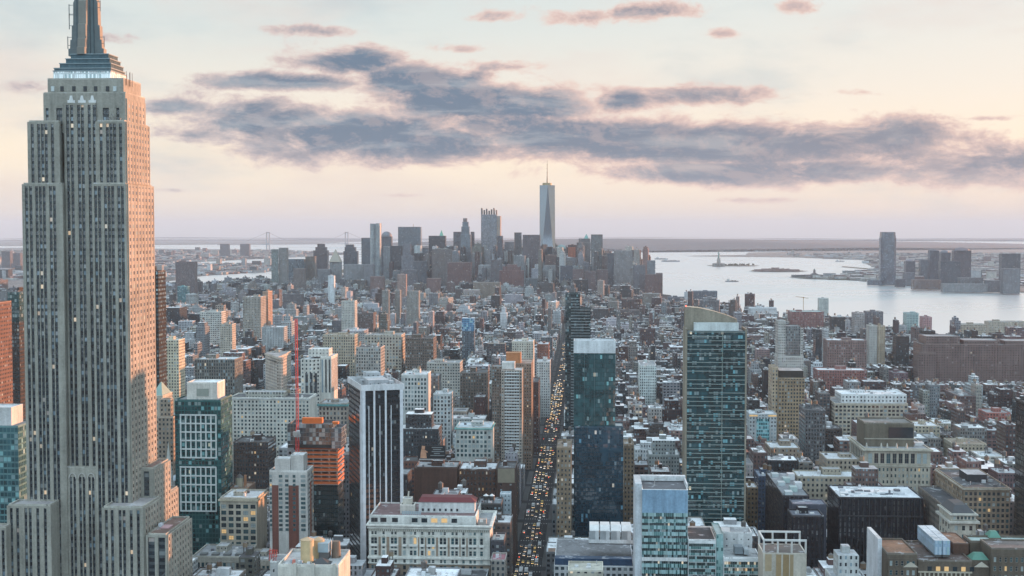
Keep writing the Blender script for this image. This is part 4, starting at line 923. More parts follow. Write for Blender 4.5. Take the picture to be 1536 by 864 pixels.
m = b.part('red_roof'); zr = onY(640, 746, Y + 16)[1]; m.prism([(xp - .5, Y + 13.5), (xq + .8, Y + 13.5), (xq + .8, Y + 28.5), (xp - .5, Y + 28.5)], zq + .1, zr, P((.115, .016, .02)), poly2=[(xp + 1, Y + 17), (xq - 2.5, Y + 17), (xq - 2.5, Y + 26), (xp + 1, Y + 26)], wm=PAINT, tm=PAINT, bottom=True)
for i in range(7):
    m = b.part('penthouse_window'); xx = xp + 2 + i * 3.6; m.box(xx, xx + 1.3, Y + 13.85, Y + 13.98, zt + 1.0, zt + 2.6, P((.1, .1, .1)), wm=GDARK, tm=PAINT, bottom=True)
xs, xt, zs = span(600, 622, 758, Y + 10); b.tier(xs, xt, Y + 10, Y + 18, zt, zs, S((.5, .48, .44), 3, 3, 0, 0), RDARK, .5, keep=False); b.tier(xs + 1.5, xt - 2, Y + 11, Y + 17, zs + .5, onY(610, 748, Y + 11)[1], S((.5, .48, .42), 3, 3, 0, 0), RGREY, .3, keep=False)
m = b.part('roof_ornament'); m.bar(((xs + xt) / 2, Y + 14, onY(610, 748, Y + 11)[1]), ((xs + xt) / 2 + .4, Y + 14, onY(612, 737, Y + 14)[1]), .9, P((.4, .38, .33)))
m = b.part('air_handler'); xx = onY(720, 775, Y + 6)[0]; m.box(xx - 1, xx + 4, Y + 4, Y + 9, za + .3, za + 4, P((.3, .28, .26)), wm=PAINT, tm=PAINT); m.box(xx, xx + 2, Y + 3.5, Y + 4, za + 2.4, za + 4.2, P((.65, .63, .6)), wm=PAINT, tm=PAINT)
for i in range(10):
    m = b.part('glass_rail'); xx = onY(603, 768, Y + 4)[0] + i * 1.2; m.box(xx, xx + 1.0, Y + 3.9, Y + 4, zt + .8, zt + 3.0, P((.30, .36, .40)), wm=PAINT, tm=PAINT)
b.done((551, 738, 864, Y)); LAND.append((645, 790, 'the ornate white hotel'))
# low annexes to its right, brick range behind
b = tower('row_building', 'low building with white roof and blue awning right of the ornate hotel', 737, 766, 786, 830, 26, S((.10, .085, .08), 3, 3.6, .5, .4, .03, .3), RWHITE, 864, n=3, fin=False)
b.done(b.clr)
tower('row_building', 'grey glass roofed annex tucked against the side of the ornate hotel', 736.5, 756, 812, 795, 20, S((.06, .06, .07), 2.5, 3.6, .6, .5, .02, .3), (.45, .5, .5), 864, n=2, big=False)
tower('row_building', 'small stone building with pink edged roof beside the hotel, down by the avenue', 736, 758, 842, 770, 18, S((.24, .22, .2), 2.6, 3.6, .5, .55, .02), (.28, .12, .14), 864, n=1, big=False)
tower('brick_building', 'plain windowless dark brick block behind the ornate hotel', 622, 686, 702, 960, 26, S((.085, .05, .04), 6, 5, .0, .0), RGREY, 742, n=5, tanks=0)
b = tower('brick_building', 'dark brown brick building with three rows of yellow lit windows', 688, 744, 705, 960, 30, S((.075, .045, .035), 2.9, 4.0, .36, .5, .26, .05), RWHITE, 745, n=6, tanks=0)
b = tower('brick_building', 'brown block with pale blank wall patch at the avenue side', 744.6, 773, 704, 958, 30, S((.07, .045, .038), 6, 4, .2, .3, .02), RDARK, 760, n=2, fin=False)
x0, x1, Y, y2, z = b.X; m = b.part('wall_patch'); m.box(x0 + 1, x1 - .5, Y - .2, Y - .02, onY(755, 724, Y)[1], z + .6, P((.20, .175, .13)), wm=PAINT, tm=PAINT, bottom=True); b.done(b.clr)
b = tower('row_building', 'low dark building with two white capped tanks between hotel and avenue', 716, 752, 757, 905, 22, S((.045, .045, .045), 3, 3.6, .5, .4, .02), (.2, .22, .24), 775, n=2, fin=False, big=False)
for px in (729, 738):
    xx = onY(px, 750, 912)[0]; tank(b, xx, 912, b.X[4], 1.9, 3.0, (.04, .04, .04), 2.0, (.62, .65, .66))
b.done(b.clr)
b = tower('row_building', 'small pale blue rooftop house left of the avenue behind the hotel', 750, 766, 743, 930, 10, S((.36, .42, .46), 3, 3.4, .3, .4, 0), RWHITE, 770, n=0)
# billboard on its own roof
b = tower('brick_building', 'red brown brick building carrying the dark billboard', 602, 662, 693, 1090, 24, S((.14, .07, .055), 2.8, 3.6, .45, .5, .06), RDARK, 700, n=2)
x0, x1, z = span(627, 668, 668, 1096); zb = onY(640, 688, 1096)[1]
root = empty('billboard', ((x0 + x1) / 2, 1096, b.X[4]), 'dark rooftop billboard with a pale peach figure and blurred white lines', 'billboard')
m = MB(); m.box(x0, x1, 1096, 1096.5, zb, z, P((.012, .014, .016)), wm=PAINT, tm=PAINT, bottom=True); m.build('panel', root, origin=(x0, 1096, zb))
m = MB()
for q in range(4): m.bar((x0 + (x1 - x0) * q / 3, 1096.8, b.X[4]), (x0 + (x1 - x0) * q / 3, 1096.8, z), .3, P((.1, .1, .1)))
m.build('support_frame', root, origin=(x0, 1096, zb))
m = MB(); w = x1 - x0; h = z - zb; q = lambda u, v: (x0 + w * u, 1095.93, zb + h * v); pc = P((.55, .30, .19))
for poly in (((.08, .05), (.32, .03), (.30, .4), (.10, .42)), ((.10, .42), (.30, .4), (.24, .7), (.12, .7)), ((.13, .72), (.25, .72), (.26, .95), (.14, .97)), ((.26, .66), (.36, .52), (.34, .44), (.22, .56))): m.face([q(*p) for p in poly], PAINT, pc)
m.build('printed_figure', root, origin=(x0, 1096, zb))
m = MB()
for k, (a, c) in enumerate(((.5, .9), (.55, .85), (.5, .95), (.58, .8), (.45, .97))): m.face([q(a, .82 - k * .15), q(c, .82 - k * .15), q(c, .88 - k * .15), q(a, .88 - k * .15)], PAINT, P((.22, .25, .26)))
m.build('printed_text_lines', root, origin=(x0, 1096, zb))
m = MB(); m.box(x0 + 1, x1 - 1, 1094.6, 1095.9, zb - .6, zb - .2, P((.6, .6, .6)), wm=PAINT, tm=PAINT, bottom=True); m.build('catwalk', root, origin=(x0, 1096, zb))
# --- white loft blocks in the left middle
b = tower('loft_building', 'white loft building with big windows and teal cornice left of the balconied towers', 684, 737, 642, 1150, 34, S((.42, .44, .42), 4, 4, 0, 0), (.42, .48, .52), 672, n=6, fin=False)
x0, x1, Y, y2, z = b.X; wall_grid(b, (x0, Y), (x1, Y), z - 26, z - 2, 9, 6, .62, .62, (.12, .16, .16), S((.42, .44, .42), 4, 4, 0, 0), lit=.04, teal=.5); m = b.part('cornice'); ledge(m, x0 - .35, x1 + .35, Y - .4, y2, z - 1, .9, .8, P((.16, .36, .34))); b.done(b.clr)
b = tower('loft_building', 'white piered loft building right behind the dark tower with white piers', 602, 640, 563, 1320, 36, S((.45, .46, .45), 4, 4, 0, 0), RWHITE, 606, n=5, tanks=1, fin=False)
x0, x1, Y, y2, z = b.X; wall_grid(b, (x0, Y), (x1, Y), z - 36, z - 2, 8, 8, .6, .6, (.12, .16, .16), S((.45, .46, .45), 4, 4, 0, 0), lit=.02, teal=.3); b.done(b.clr)
tower('loft_building', 'pale narrow loft with dark vertical windows below the white piered loft', 650, 676, 592, 1270, 26, S((.40, .42, .42), 3.2, 3.8, .5, .62, .02, .2), RWHITE, 617, n=3)
tower('loft_building', 'beige stone block with two rows of large windows in the middle distance', 547, 602, 503, 1900, 40, S((.36, .33, .28), 4.6, 4.6, .5, .6, .02, .2), RGREY, 535, n=6, tanks=2, lm='the beige stone block')
tower('loft_building', 'cream stone block with colonnaded top floor left of the beige stone block', 484, 532, 503, 2000, 40, S((.36, .32, .25), 3.6, 4.4, .45, .6, .02, .2), RTAN, 522, n=5, tanks=1)
tower('loft_building', 'long dark brown building right of the beige stone block', 608, 650, 508, 1880, 40, S((.12, .10, .085), 3.2, 4, .5, .5, .03), RDARK, 530, n=5, tanks=1)
tower('loft_building', 'grey loft block with cornice in front of the beige stone block', 534, 571, 522, 1760, 36, S((.30, .29, .27), 3.4, 4.2, .5, .6, .02), RDARK, 538, n=5, tanks=1)
b = tower('glass_tower', 'narrow dark tower with bright blue glass top in the middle distance', 693, 711, 480, 2150, 20, S((.09, .11, .13), 2.6, 3.5, .5, .6, .03, .2), RGREY, 522, n=2, fin=False, lm='the blue topped tower')
x0, x1, Y, y2, z = b.X; m = b.part('glass_crown'); m.box(x0 - .3, x1 + .3, Y - .3, y2 + .3, z - 18, z + 3, S((.12, .30, .48), 2.4, 3.4, .85, .85, 0, .3, (.05, .12, .20)), RWHITE, bottom=True); b.done(b.clr)
# --- balconied apartment towers left of the avenue
b = Bld('apartment_tower', 'beige apartment tower stacked with pale balconies on the left of the avenue', 'building'); Y = 1290
x0, x1, z = span(752, 783, 556, Y); zb = ground(x0, Y); bt = S((.33, .29, .25), 2.6, 3.0, .55, .5, .02, .2)
b.tier(x0, x1, Y, Y + 24, zb, z, bt, RWHITE, .8); xs = onY(738, 556, Y + 4)[0]; b.tier(xs, x0 - .03, Y + 4, Y + 22, zb, z + 3, S((.16, .13, .11), 2.6, 3.0, .5, .5, .02), RGREY, .8)
for k in range(40):
    zz = z - 2 - k * 3.0
    if zz < zb + 12: break
    m = b.part('balcony'); m.box(x0 + 3.4, x1 - 2.6, Y - 1.6, Y - .02, zz - .25, zz + .95, P((.48, .50, .50)), wm=PAINT, tm=PAINT, bottom=True)
xa, xb, zt = span(753, 772, 547, Y + 6); b.tier(xa, xb, Y + 6, Y + 18, z + .8, zt + 2, S((.5, .5, .48), 3, 3, 0, 0), RWHITE, .5, keep=False)
b.done((737, 800, 700, Y - 10)); LAND.append((765, 556, 'the balconied apartment tower'))
b = Bld('apartment_tower', 'brown apartment slab with orange rooftop box behind the balconied apartment tower', 'building'); Y = 1345
x0, x1, z = span(757, 797, 546, Y); b.tier(x0, x1, Y, Y + 46, ground(x0, Y), z, S((.20, .145, .11), 2.6, 3.0, .45, .5, .02), (.42, .30, .24), .8)
m = b.part('rooftop_box'); xa, xb, zt = span(759, 781, 529, Y + 8); m.box(xa, xb, Y + 8, Y + 22, z + .1, zt, S((.42, .19, .09), 3, 4, 0, 0), (.46, .24, .13), rim=.5); b.done((755, 812, 640, Y))
tower('apartment_tower', 'dark brown slab nearest the roadway behind the balconied tower', 783, 808, 574, 1430, 44, S((.085, .055, .05), 2.6, 3.0, .45, .5, .03), RDARK, 690, n=3, lm='the dark brown slab')
tower('apartment_tower', 'white and beige residential tower above the orange rooftop box', 768, 800, 513, 1620, 34, S((.46, .43, .37), 2.8, 3.1, .4, .45, .02), RWHITE, 528, n=3)
tower('brick_building', 'red brick building with white top floor left of the avenue, in the distance', 806, 823, 517, 1850, 40, S((.18, .085, .065), 2.8, 3.4, .42, .5, .02), RWHITE, 545, n=3)
tower('loft_building', 'white slim building beside the avenue beyond the balconied towers', 805, 825, 543, 1720, 30, S((.45, .46, .45), 2.8, 3.4, .4, .5, .02), RWHITE, 570, n=3)
# --- dark slender tower and glass tower right of the avenue
b = Bld('glass_tower', 'dark slender tower with pale floor edges and stepped top right of the avenue', 'building'); Y = 1500
x0, x1, z = span(848, 870, 441, Y); zb = ground(x0, Y); dst = S((.035, .05, .055), 2.2, 3.3, .9, .75, .01, .14, (.015, .035, .04)); b.tier(x0, x1, Y, Y + 22, zb, z, dst, RGREY, 1.0)
xb = onY(886, 462, Y)[0]; zc = onY(880, 463, Y)[1]; b.tier(x1 + .03, xb, Y + 1, Y + 20, zb, zc, dst, RGREY, 1.0)
for k in range(70):
    zz = z - 5 - k * 3.3
    if zz < zb + 18: break
    m = b.part('balcony'); m.box(x0 + 6.5, (x1 if zz > zc else xb) - .5, Y - 1.2, Y - .02, zz - .18, zz + .35, P((.22, .27, .29)), wm=PAINT, tm=PAINT, bottom=True)
m = b.part('rooftop_mast'); m.bar((x0 + 4, Y + 8, z), (x0 + 4, Y + 8, z + 9), .5, P((.2, .2, .2))); m.bar((x0 + 10, Y + 8, z), (x0 + 10, Y + 8, z + 5), .5, P((.2, .2, .2))); b.done((846, 888, 650, Y)); LAND.append((866, 440, 'the dark slender tower'))
b = Bld('glass_tower', 'blue green glass tower with blank white cap rising right of the avenue', 'building'); Y = 1010
x0, x1, z = span(861, 923, 530, Y); zb = ground(x0, Y); gst = S((.02, .055, .062), 1.7, 3.4, .9, .86, .006, .10, (.03, .095, .105)); b.tier(x0, x1, Y, Y + 22, zb, z, gst, RGREY, .2)
m = b.part('white_cap'); xa, xb, zt = span(860.5, 923.5, 511, Y); m.box(xa, xb, Y - .4, Y + 20, z + .2, zt, S((.52, .55, .57), 4, 4, 0, 0), (.5, .52, .54), rim=1.0)
xl, xr2, zl = span(862, 935, 641, Y - 3); b.tier(xl, xr2, Y - 3, Y - .45, zb, zl, S((.015, .05, .075), 1.7, 3.4, .9, .84, .008, .04, (.015, .055, .085)), RGREY, .8); b.tier(x1 + .05, xr2, Y - .4, Y + 20, zb, zl, S((.015, .05, .075), 1.7, 3.4, .9, .84, .008, .04, (.015, .055, .085)), RWHITE, .8)
for i in range(5):
    m = b.part('vertical_fin'); xx = x0 + (x1 - x0) * i / 4; m.box(xx - .15, xx + .15, Y - .45, Y - .02, zl + 1, z, P((.06, .12, .13)), wm=PAINT, tm=PAINT, bottom=True)
b.done((858, 937, 795, Y - 6)); LAND.append((892, 520, 'the white capped glass tower'))
tower('brick_building', 'tan brick building along the avenue in front of the glass tower', 835, 857, 672, 965, 34, S((.20, .155, .11), 2.8, 3.5, .4, .5, .05), RTAN, 795, n=2)
tower('brick_building', 'tan brick building peeking out right of the white capped glass tower', 936, 951, 668, 1060, 26, S((.22, .17, .12), 2.8, 3.5, .4, .5, .04), RTAN, 778, n=1)
# --- teal balcony tower right of centre
b = Bld('apartment_tower', 'tall teal glass apartment tower with concrete sloped crown and floor slabs', 'building'); Y = 955
x0, x1, z = span(1031, 1118, 497, Y); zb = ground(x0, Y); tst = S((.02, .042, .044), 1.75, 3.15, .9, .78, .010, .17, (.02, .06, .066)); tst = (tst[0], tst[1], tst[2], (.016, .068, .082))
b.tier(x0, x1, Y, Y + 24, zb, z, tst, RGREY, .3); CON = (.25, .225, .18); cst = S(CON, 3, 3, 0, 0)
m = b.part('corner_wall'); xa = onY(1028, 500, Y)[0]; m.box(xa, x0 - .02, Y - .3, Y + 24, zb, z + 2, cst)
m = b.part('corner_wall'); m.box(x1 + .02, onY(1120.5, 500, Y)[0], Y - .3, Y + 24, zb, z + 2, cst)
for k in range(55):
    zz = z - .4 - k * 3.15
    if zz < zb + 6: break
    m = b.part('floor_slab'); w = ((0, 1), (0, .62), (.38, 1), (0, 1))[k % 4]; m.box(x0 + (x1 - x0) * w[0] + .02, x0 + (x1 - x0) * w[1] - .02, Y - 1.1, Y - .02, zz - .2, zz + .22, P((.19, .24, .23)), wm=PAINT, tm=PAINT, bottom=True)
m = b.part('center_mullion'); xm = onY(1083, 600, Y)[0]; m.box(xm - .25, xm + .25, Y - .5, Y - .02, zb, z - 1, P((.20, .24, .22)), wm=PAINT, tm=PAINT, bottom=True)
xp, xq, zp = span(1041, 1108, 484, Y + 2); m = b.part('mechanical_screen'); m.box(xp, xq, Y + 2, Y + 6, z + .35, zp, S((.50, .54, .54), 4, 4, 0, 0), RWHITE, rim=.5)
# sloped crown wall behind
zA, zB, zC = onY(1028, 460, Y + 8)[1], onY(1050, 463, Y + 8)[1], onY(1104, 478, Y + 8)[1]
m = b.part('crown_wall'); X_ = [onY(p, 465, Y + 8)[0] for p in (1028, 1050, 1070, 1090, 1106)]; Zs = [onY(p, q_, Y + 8)[1] for p, q_ in ((1028, 460), (1050, 462), (1070, 466.5), (1090, 472.5), (1106, 479))]
for i in range(4):
    f0 = [(X_[i], Y + 8, z), (X_[i + 1], Y + 8, z), (X_[i + 1], Y + 8, Zs[i + 1]), (X_[i], Y + 8, Zs[i])]; f1 = [(p[0], p[1] + 13, p[2]) for p in f0]
    m.face(f0, FAC, cst, [(0, 0)] * 4); m.face(f1[::-1], FAC, cst, [(0, 0)] * 4); m.face([f0[3], f0[2], f1[2], f1[3]], ROOF, P((.36, .33, .25)))
m.face([(X_[0], Y + 21, z), (X_[0], Y + 8, z), (X_[0], Y + 8, Zs[0]), (X_[0], Y + 21, Zs[0])], FAC, cst, [(0, 0)] * 4); m.face([(X_[4], Y + 8, z), (X_[4], Y + 21, z), (X_[4], Y + 21, Zs[4]), (X_[4], Y + 8, Zs[4])], FAC, cst, [(0, 0)] * 4)
m = b.part('aviation_light'); m.cyl(X_[0] + .6, Y + 9, Zs[0], Zs[0] + .9, .35, P((.5, .05, .05)), 6, wm=REDL); b.done((1026, 1122, 785, Y - 2)); LAND.append((1074, 490, 'the tall teal apartment tower'))
# --- white and blue tower, bottom centre right, with its annexes
b = Bld('office_tower', 'white office tower with blank blue top panel and teal glass floor bands', 'building'); Y = 760
x0, x1, z = span(963, 1032, 735, Y); zb = ground(x0, Y); xe = onY(952.5, 725, Y + 4)[0]; ww = S((.55, .57, .58), 4, 4, 0, 0)
b.tier(x0, x1, Y, Y + 30, zb, z, ww, (.10, .10, .11), .4); zs = onY(980, 769, Y)[1]
m = b.part('side_wall'); zE = onY(955, 722, Y + 2)[1]; m.box(xe, x0 - .02, Y + 1.5, Y + 30, zb, z + 3.4, S((.50, .53, .56), 4, 4, 0, 0), (.5, .52, .54))
m = b.part('parapet'); m.box(x0, x1 + .4, Y + 26, Y + 30.2, z + .45, z + 3.4, ww, RWHITE); m.box(x1 - .4, x1 + .4, Y + 6, Y + 25.97, z + .45, z + 2.4, ww, RWHITE)
m = b.part('blue_panel'); m.box(x0 + .1, x1 - .1, Y - .35, Y - .02, zs, z + .2, S((.20, .31, .42), .9, 20, .0, .0), bottom=True)
fl = 3.72; k = 0
while zs - k * fl > zb + 6:
    zz = zs - k * fl; white = k in (7, 10)
    m = b.part('glass_band'); m.box(x0 + .1, x1 - .1, Y - .3, Y - .02, zz - fl * .58, zz, S((.55, .56, .56) if white else (.22, .42, .43), 1.15, 40, 0, 0) if white else S((.26, .42, .42), 1.15, 40, .82, 1, 0, .5, (.07, .16, .165)), bottom=True)
    m = b.part('window_band'); m.box(x0 + .1, x1 - .1, Y - .12, Y - .02, zz - fl, zz - fl * .58, S((.10, .12, .12), 1.15, 40, .86, 1, .05, .30, (.03, .05, .055)), bottom=True)
    k += 1
m = b.part('roof_hoist'); m.bar((x0 + 8, Y + 14, z + .4), (x0 + 8, Y + 14, z + 4), .4, P((.3, .3, .3))); m.bar((x0 + 8, Y + 14, z + 4), (x0 + 14, Y + 12, z + 5), .3, P((.3, .3, .3)))
b.done((950, 1034, 864, Y)); LAND.append((1000, 740, 'the white tower with blue panel'))
b = Bld('office_annex', 'stepped white annex with black roof and teal window bands right of the blue panelled tower', 'building'); Y = 758
xA, xB, zA = span(1032.6, 1074, 811, Y); b.tier(xA, xB, Y, Y + 34, ground(0, Y), zA, ww, (.035, .036, .04), .8)
xC, xD, zC = span(1074.5, 1085, 803, Y + 1); b.tier(xC, xD, Y + 1, Y + 30, ground(0, Y), zC, S((.20, .32, .32), 1.3, 3.7, .8, .55, .02, .4, (.08, .2, .2)), (.35, .42, .42), .8)
xE, xF, zE = span(1085.5, 1141, 838, Y - 2); b.tier(xE, xF, Y - 2, Y + 20, ground(0, Y), zE, ww, (.38, .40, .41), .8)
b.tier(xE + 2, xF - 2, Y + 21, Y + 34, ground(0, Y), onY(1100, 795, Y + 30)[1], S((.5, .52, .53), 4, 4, .2, .2, 0), RGREY, .8)
for (xx0, xx1, yy, zt_) in ((xA, xB, Y, zA), (xE, xF, Y - 2, zE)):
    for k in range(6):
        zz = zt_ - 1.6 - k * 3.7; lit = k in (0, 1) and xx0 > xA
        m = b.part('window_band'); m.box(xx0 + .3, xx1 - .3, yy - .14, yy - .02, zz - 1.7, zz, S((.10, .12, .12), 1.2, 40, .86, 1, .45 if lit else .05, .3, (.04, .07, .07)), bottom=True)
        m = b.part('glass_band'); m.box(xx0 + .3, xx1 - .3, yy - .3, yy - .02, zz - 3.2, zz - 1.75, S((.24, .40, .40), 1.2, 40, .8, 1, 0, .5, (.07, .15, .15)), bottom=True)
m = b.part('cooling_unit'); xx = xE + 7; m.box(xx, xx + 5, Y + 5, Y + 12, zE + 1, zE + 5.2, P((.15, .18, .2)), wm=PAINT, tm=PAINT); m.box(xx + 5.4, xx + 8, Y + 4, Y + 11, zE + 1, zE + 4, P((.3, .34, .36)), wm=PAINT, tm=PAINT)
for k in range(6):
    m = b.part('roof_duct'); m.box(xE + 1 + k * .2, xE + 6 + k * .2, Y + 22 + k * 1.8, Y + 23 + k * 1.8, onY(1100, 795, Y + 30)[1] + .1, onY(1100, 795, Y + 30)[1] + 1.0, P((.55, .56, .57)), wm=PAINT, tm=PAINT)
b.done((1032, 1142, 864, Y - 3)); LAND.append((1085, 800, 'the white annex'))
b = Bld('low_building', 'low building with flat dark roof and blue band at the foot of the avenue', 'building'); Y = 792
x0, x1, z = span(831, 951, 849, Y); b.tier(x0, x1, Y, Y + 68, ground(0, Y), z, S((.40, .41, .42), 3.4, 3.8, .6, .5, .03, .3), (.15, .155, .165), .5)
m = b.part('blue_fascia'); zb = onY(880, 838, Y + 2)[1]; m.box(x0 + .4, x1 - 1, Y + 2, Y + 9, z + .1, zb, S((.03, .06, .11), 5, 4, 0, 0), (.05, .08, .13))
b.done((829, 952, 864, Y))
b = Bld('mechanical_building', 'white rooftop plant house with ribbed cooling units beside the blue panelled tower', 'building')
xa, xb, zt = span(883, 950, 816, 806); b.tier(xa, xb, 806, 826, zb + 9, zt, S((.55, .57, .58), 6, 8, 0, 0), (.3, .3, .3), .5)
for k in range(4):
    m = b.part('cooling_unit'); w = (xb - xa - 1) / 4; xx = xa + .5 + k * w; zz = onY(900, 795, 812)[1]
    m.prism([(xx, 810), (xx + w - .8, 810), (xx + w - .8, 824), (xx, 824)], zt + .52, zz, P((.52, .56, .58)), wm=PAINT, tm=PAINT); m.prism([(xx, 810), (xx + w - .8, 810), (xx + w - .8, 824), (xx, 824)], zz + .02, zz + 2.6, P((.60, .62, .62)), wm=PAINT, tm=PAINT, poly2=[(xx, 815), (xx + w - .8, 815), (xx + w - .8, 824), (xx, 824)])
    for q in range(5): m.box(xx + .3 + q * .7, xx + .6 + q * .7, 809.8, 809.97, zt + .7, zz - .3, P((.2, .22, .24)), wm=PAINT, tm=PAINT)
b.done((883, 951, 835, 800))
root = empty('flagpole', (onY(866, 856, 780)[0], 780, 40), 'white flag on a leaning pole above the blue band', 'flag'); xf, zf = onY(867, 857, 780); xg, zg = onY(857, 841, 780)
m = MB(); m.bar((xf, 780, 30), (xf, 780, zf - 1), .2, P((.3, .3, .3))); m.bar((xf, 780, zf - 1), (xg, 780, zg), .22, P((.5, .5, .5))); m.build('pole', root, origin=(xf, 780, 40))
m = MB()
for k in range(4):
    t0, t1 = k / 4, (k + 1) / 4; L = lambda t, s_: (xg + .3 + t * 3.6, 780 + .35 * math.sin(t * 5), zg - .3 - t * 2.8 - s_ * (3.2 + .5 * t)); m.face([L(t0, 1), L(t1, 1), L(t1, 0), L(t0, 0)], PAINT, P((.62, .63, .64))); m.face([L(t0, 0), L(t1, 0), L(t1, 1), L(t0, 1)], PAINT, P((.62, .63, .64)))
m.build('cloth', root, origin=(xf, 780, 40))
tower('low_building', 'small yellowish building at the bottom edge below the flag', 852, 905, 857, 745, 20, S((.40, .38, .32), 4, 4, .4, .4, .2), (.45, .43, .37), 864, n=3, big=False)
# --- stained concrete block and dark masses right of centre
b = Bld('concrete_building', 'stained beige concrete block with open framed roof', 'building'); Y = 735
x0, x1, z = span(1144.5, 1210, 830, Y); b.tier(x0, x1, Y, Y + 22, ground(0, Y), z, S((.42, .385, .33), 6, 8, 0, 0), (.12, .10, .09), .3); zt = onY(1170, 812, Y)[1]
m = b.part('roof_frame')
for k in range(4): xx = x0 + (x1 - x0 - 1) * k / 3; m.box(xx, xx + 1, Y, Y + .9, z + .35, zt, P((.50, .49, .47)), wm=PAINT, tm=PAINT); m.box(xx, xx + 1, Y + 21, Y + 22, z + .35, zt, P((.50, .49, .47)), wm=PAINT, tm=PAINT)
m.box(x0, x1, Y - .1, Y + 1, zt + .02, zt + 1, P((.55, .55, .54)), wm=PAINT, tm=PAINT, bottom=True); m.box(x0, x1, Y + 20.9, Y + 22, zt + .02, zt + 1, P((.55, .55, .54)), wm=PAINT, tm=PAINT, bottom=True); m.box(x0, x0 + .9, Y + 1.03, Y + 20.87, zt + .02, zt + 1, P((.55, .55, .54)), wm=PAINT, tm=PAINT, bottom=True)
for q, (a, c, h, cc) in enumerate(((.3, .42, 16, (.30, .21, .11)), (.46, .6, 24, (.26, .18, .09)), (.05, .2, 10, (.35, .27, .17)), (.62, .7, 14, (.32, .24, .14)))):
    m = b.part('rust_stain'); m.box(x0 + (x1 - x0) * a, x0 + (x1 - x0) * c, Y - .05, Y - .01, z - h, z - .5, P(cc), wm=PAINT, tm=PAINT, bottom=True)
b.done((1142, 1212, 864, Y))
DKM = S((.018, .017, .021), 3.0, 3.8, .35, .8, 0, .0, (.02, .02, .022))
b = tower('shrouded_building', 'dark shrouded building with stepped grey roof left of the white roofed block', 1188, 1236, 775, 862, 20, DKM, (.13, .14, .17), 864, n=3, fin=False)
x0, x1, Y, y2, z = b.X; xe = onY(1163, 745, 930)[0]
xa, xb, zt = span(1189, 1240, 757, 884); b.tier(xa, xb, 884, 900, ground(0, Y), zt, S((.06, .065, .085), 5, 4, 0, 0), (.15, .16, .20), .6); b.tier(x0, x1 - 3, 901, 990, ground(0, Y), onY(1200, 745, 901)[1], DKM, (.2, .22, .24), .8)
for k in range(7):
    m = b.part('rooftop_plant'); xx = x0 + 2 + (k % 3) * 5; yy = 905 + k * 11; zz = onY(1200, 745, 901)[1]; m.box(xx, xx + 5, yy, yy + 7, zz + .1, zz + 2.5 + (k % 3), P(((.40, .46, .48), (.30, .40, .40), (.5, .52, .54))[k % 3]), wm=PAINT, tm=PAINT)
b.done((1160, 1252, 864, 862)); LAND.append((1205, 760, 'the dark shrouded building'))
b = tower('shrouded_building', 'huge block wrapped in black netting with bright white cluttered roof', 1258, 1385, 747, 905, 42, DKM, (.60, .63, .66), 864, n=0, fin=False, rim=.8, lm='the netted block with white roof')
x0, x1, Y, y2, z = b.X; r = random.Random(4)
for k in range(26):
    m = b.part('roof_equipment'); w_, d_, h = r.uniform(1, 6), r.uniform(1, 4), r.uniform(.5, 2.4); xx, yy = r.uniform(x0 + 2, x1 - 9), r.uniform(Y + 3, y2 - 6); m.box(xx, xx + w_, yy, yy + d_, z + .05, z + h, P(r.choice([(.62, .64, .66), (.5, .52, .55), (.12, .13, .15)])), wm=PAINT, tm=PAINT)
for k in range(15):
    m = b.part('net_seam'); xx = x0 + (x1 - x0) * (k + .5) / 15; m.box(xx - .12, xx + .12, Y - .12, Y - .02, ground(0, Y), z - .5, P((.045, .045, .05)), wm=PAINT, tm=PAINT, bottom=True)
m = b.part('net_ledge'); m.box(x0, x1, Y - .7, Y - .15, onY(1300, 774, Y)[1] - .5, onY(1300, 774, Y)[1] + .5, P((.022, .022, .026)), wm=PAINT, tm=PAINT, bottom=True); b.done(b.clr)
tower('office_building', 'navy block with white roof sign below and left of the tan tower', 1138, 1166, 716, 1040, 30, S((.05, .07, .11), 2.6, 3.5, .5, .5, .03), (.22, .26, .32), 800, n=4, tanks=2)
tower('brick_building', 'narrow tan brick building right behind the teal apartment tower', 1121, 1137, 733, 990, 22, S((.21, .155, .10), 2.6, 3.5, .45, .5, .05), RWHITE, 800, n=1)
b = tower('loft_building', 'long buff building with pale blue roof structures behind the shrouded building', 1196, 1290, 716, 1010, 26, S((.31, .28, .225), 3.4, 4, .45, .5, .03), (.5, .53, .55), 728, n=6)
# --- beige classical block with dark penthouse
b = Bld('classical_building', 'beige classical block with pilastered upper storey, roof urns and dark penthouse', 'building'); Y = 1050
x0, x1, z = span(1297, 1396, 674, Y); zb = ground(x0, Y); cs = S((.36, .335, .28), 4, 4, 0, 0); b.tier(x0, x1, Y, Y + 60, zb, z, cs, RGREY, 1.0); zm = onY(1340, 697, Y)[1]
wall_grid(b, (x0 + 2, Y), (x1 - 2, Y), zm, z - 2, 10, 1, .66, .8, (.2, .2, .18), cs, lit=.05, teal=.2); wall_grid(b, (x0 + 1, Y), (x1 - 1, Y), zm - 21, zm - 1.5, 16, 4, .42, .5, (.12, .12, .1), cs, lit=.03, limit=64)
wall_grid(b, (x0, Y + 58), (x0, Y + 2), zm, z - 2, 9, 1, .6, .8, (.2, .2, .18), cs); wall_grid(b, (x0, Y + 58), (x0, Y + 2), zm - 21, zm - 1.5, 14, 4, .42, .5, (.12, .12, .1), cs, limit=0)
m = b.part('cornice'); ledge(m, x0 - .4, x1 + .4, Y - .4, Y + 60.4, z - 1, 1.1, 1.2, P((.40, .38, .32))); m = b.part('string_course'); ledge(m, x0 - .4, x1 + .4, Y - .4, Y + 60.4, zm - 1.4, .9, .6, P((.40, .38, .32)))
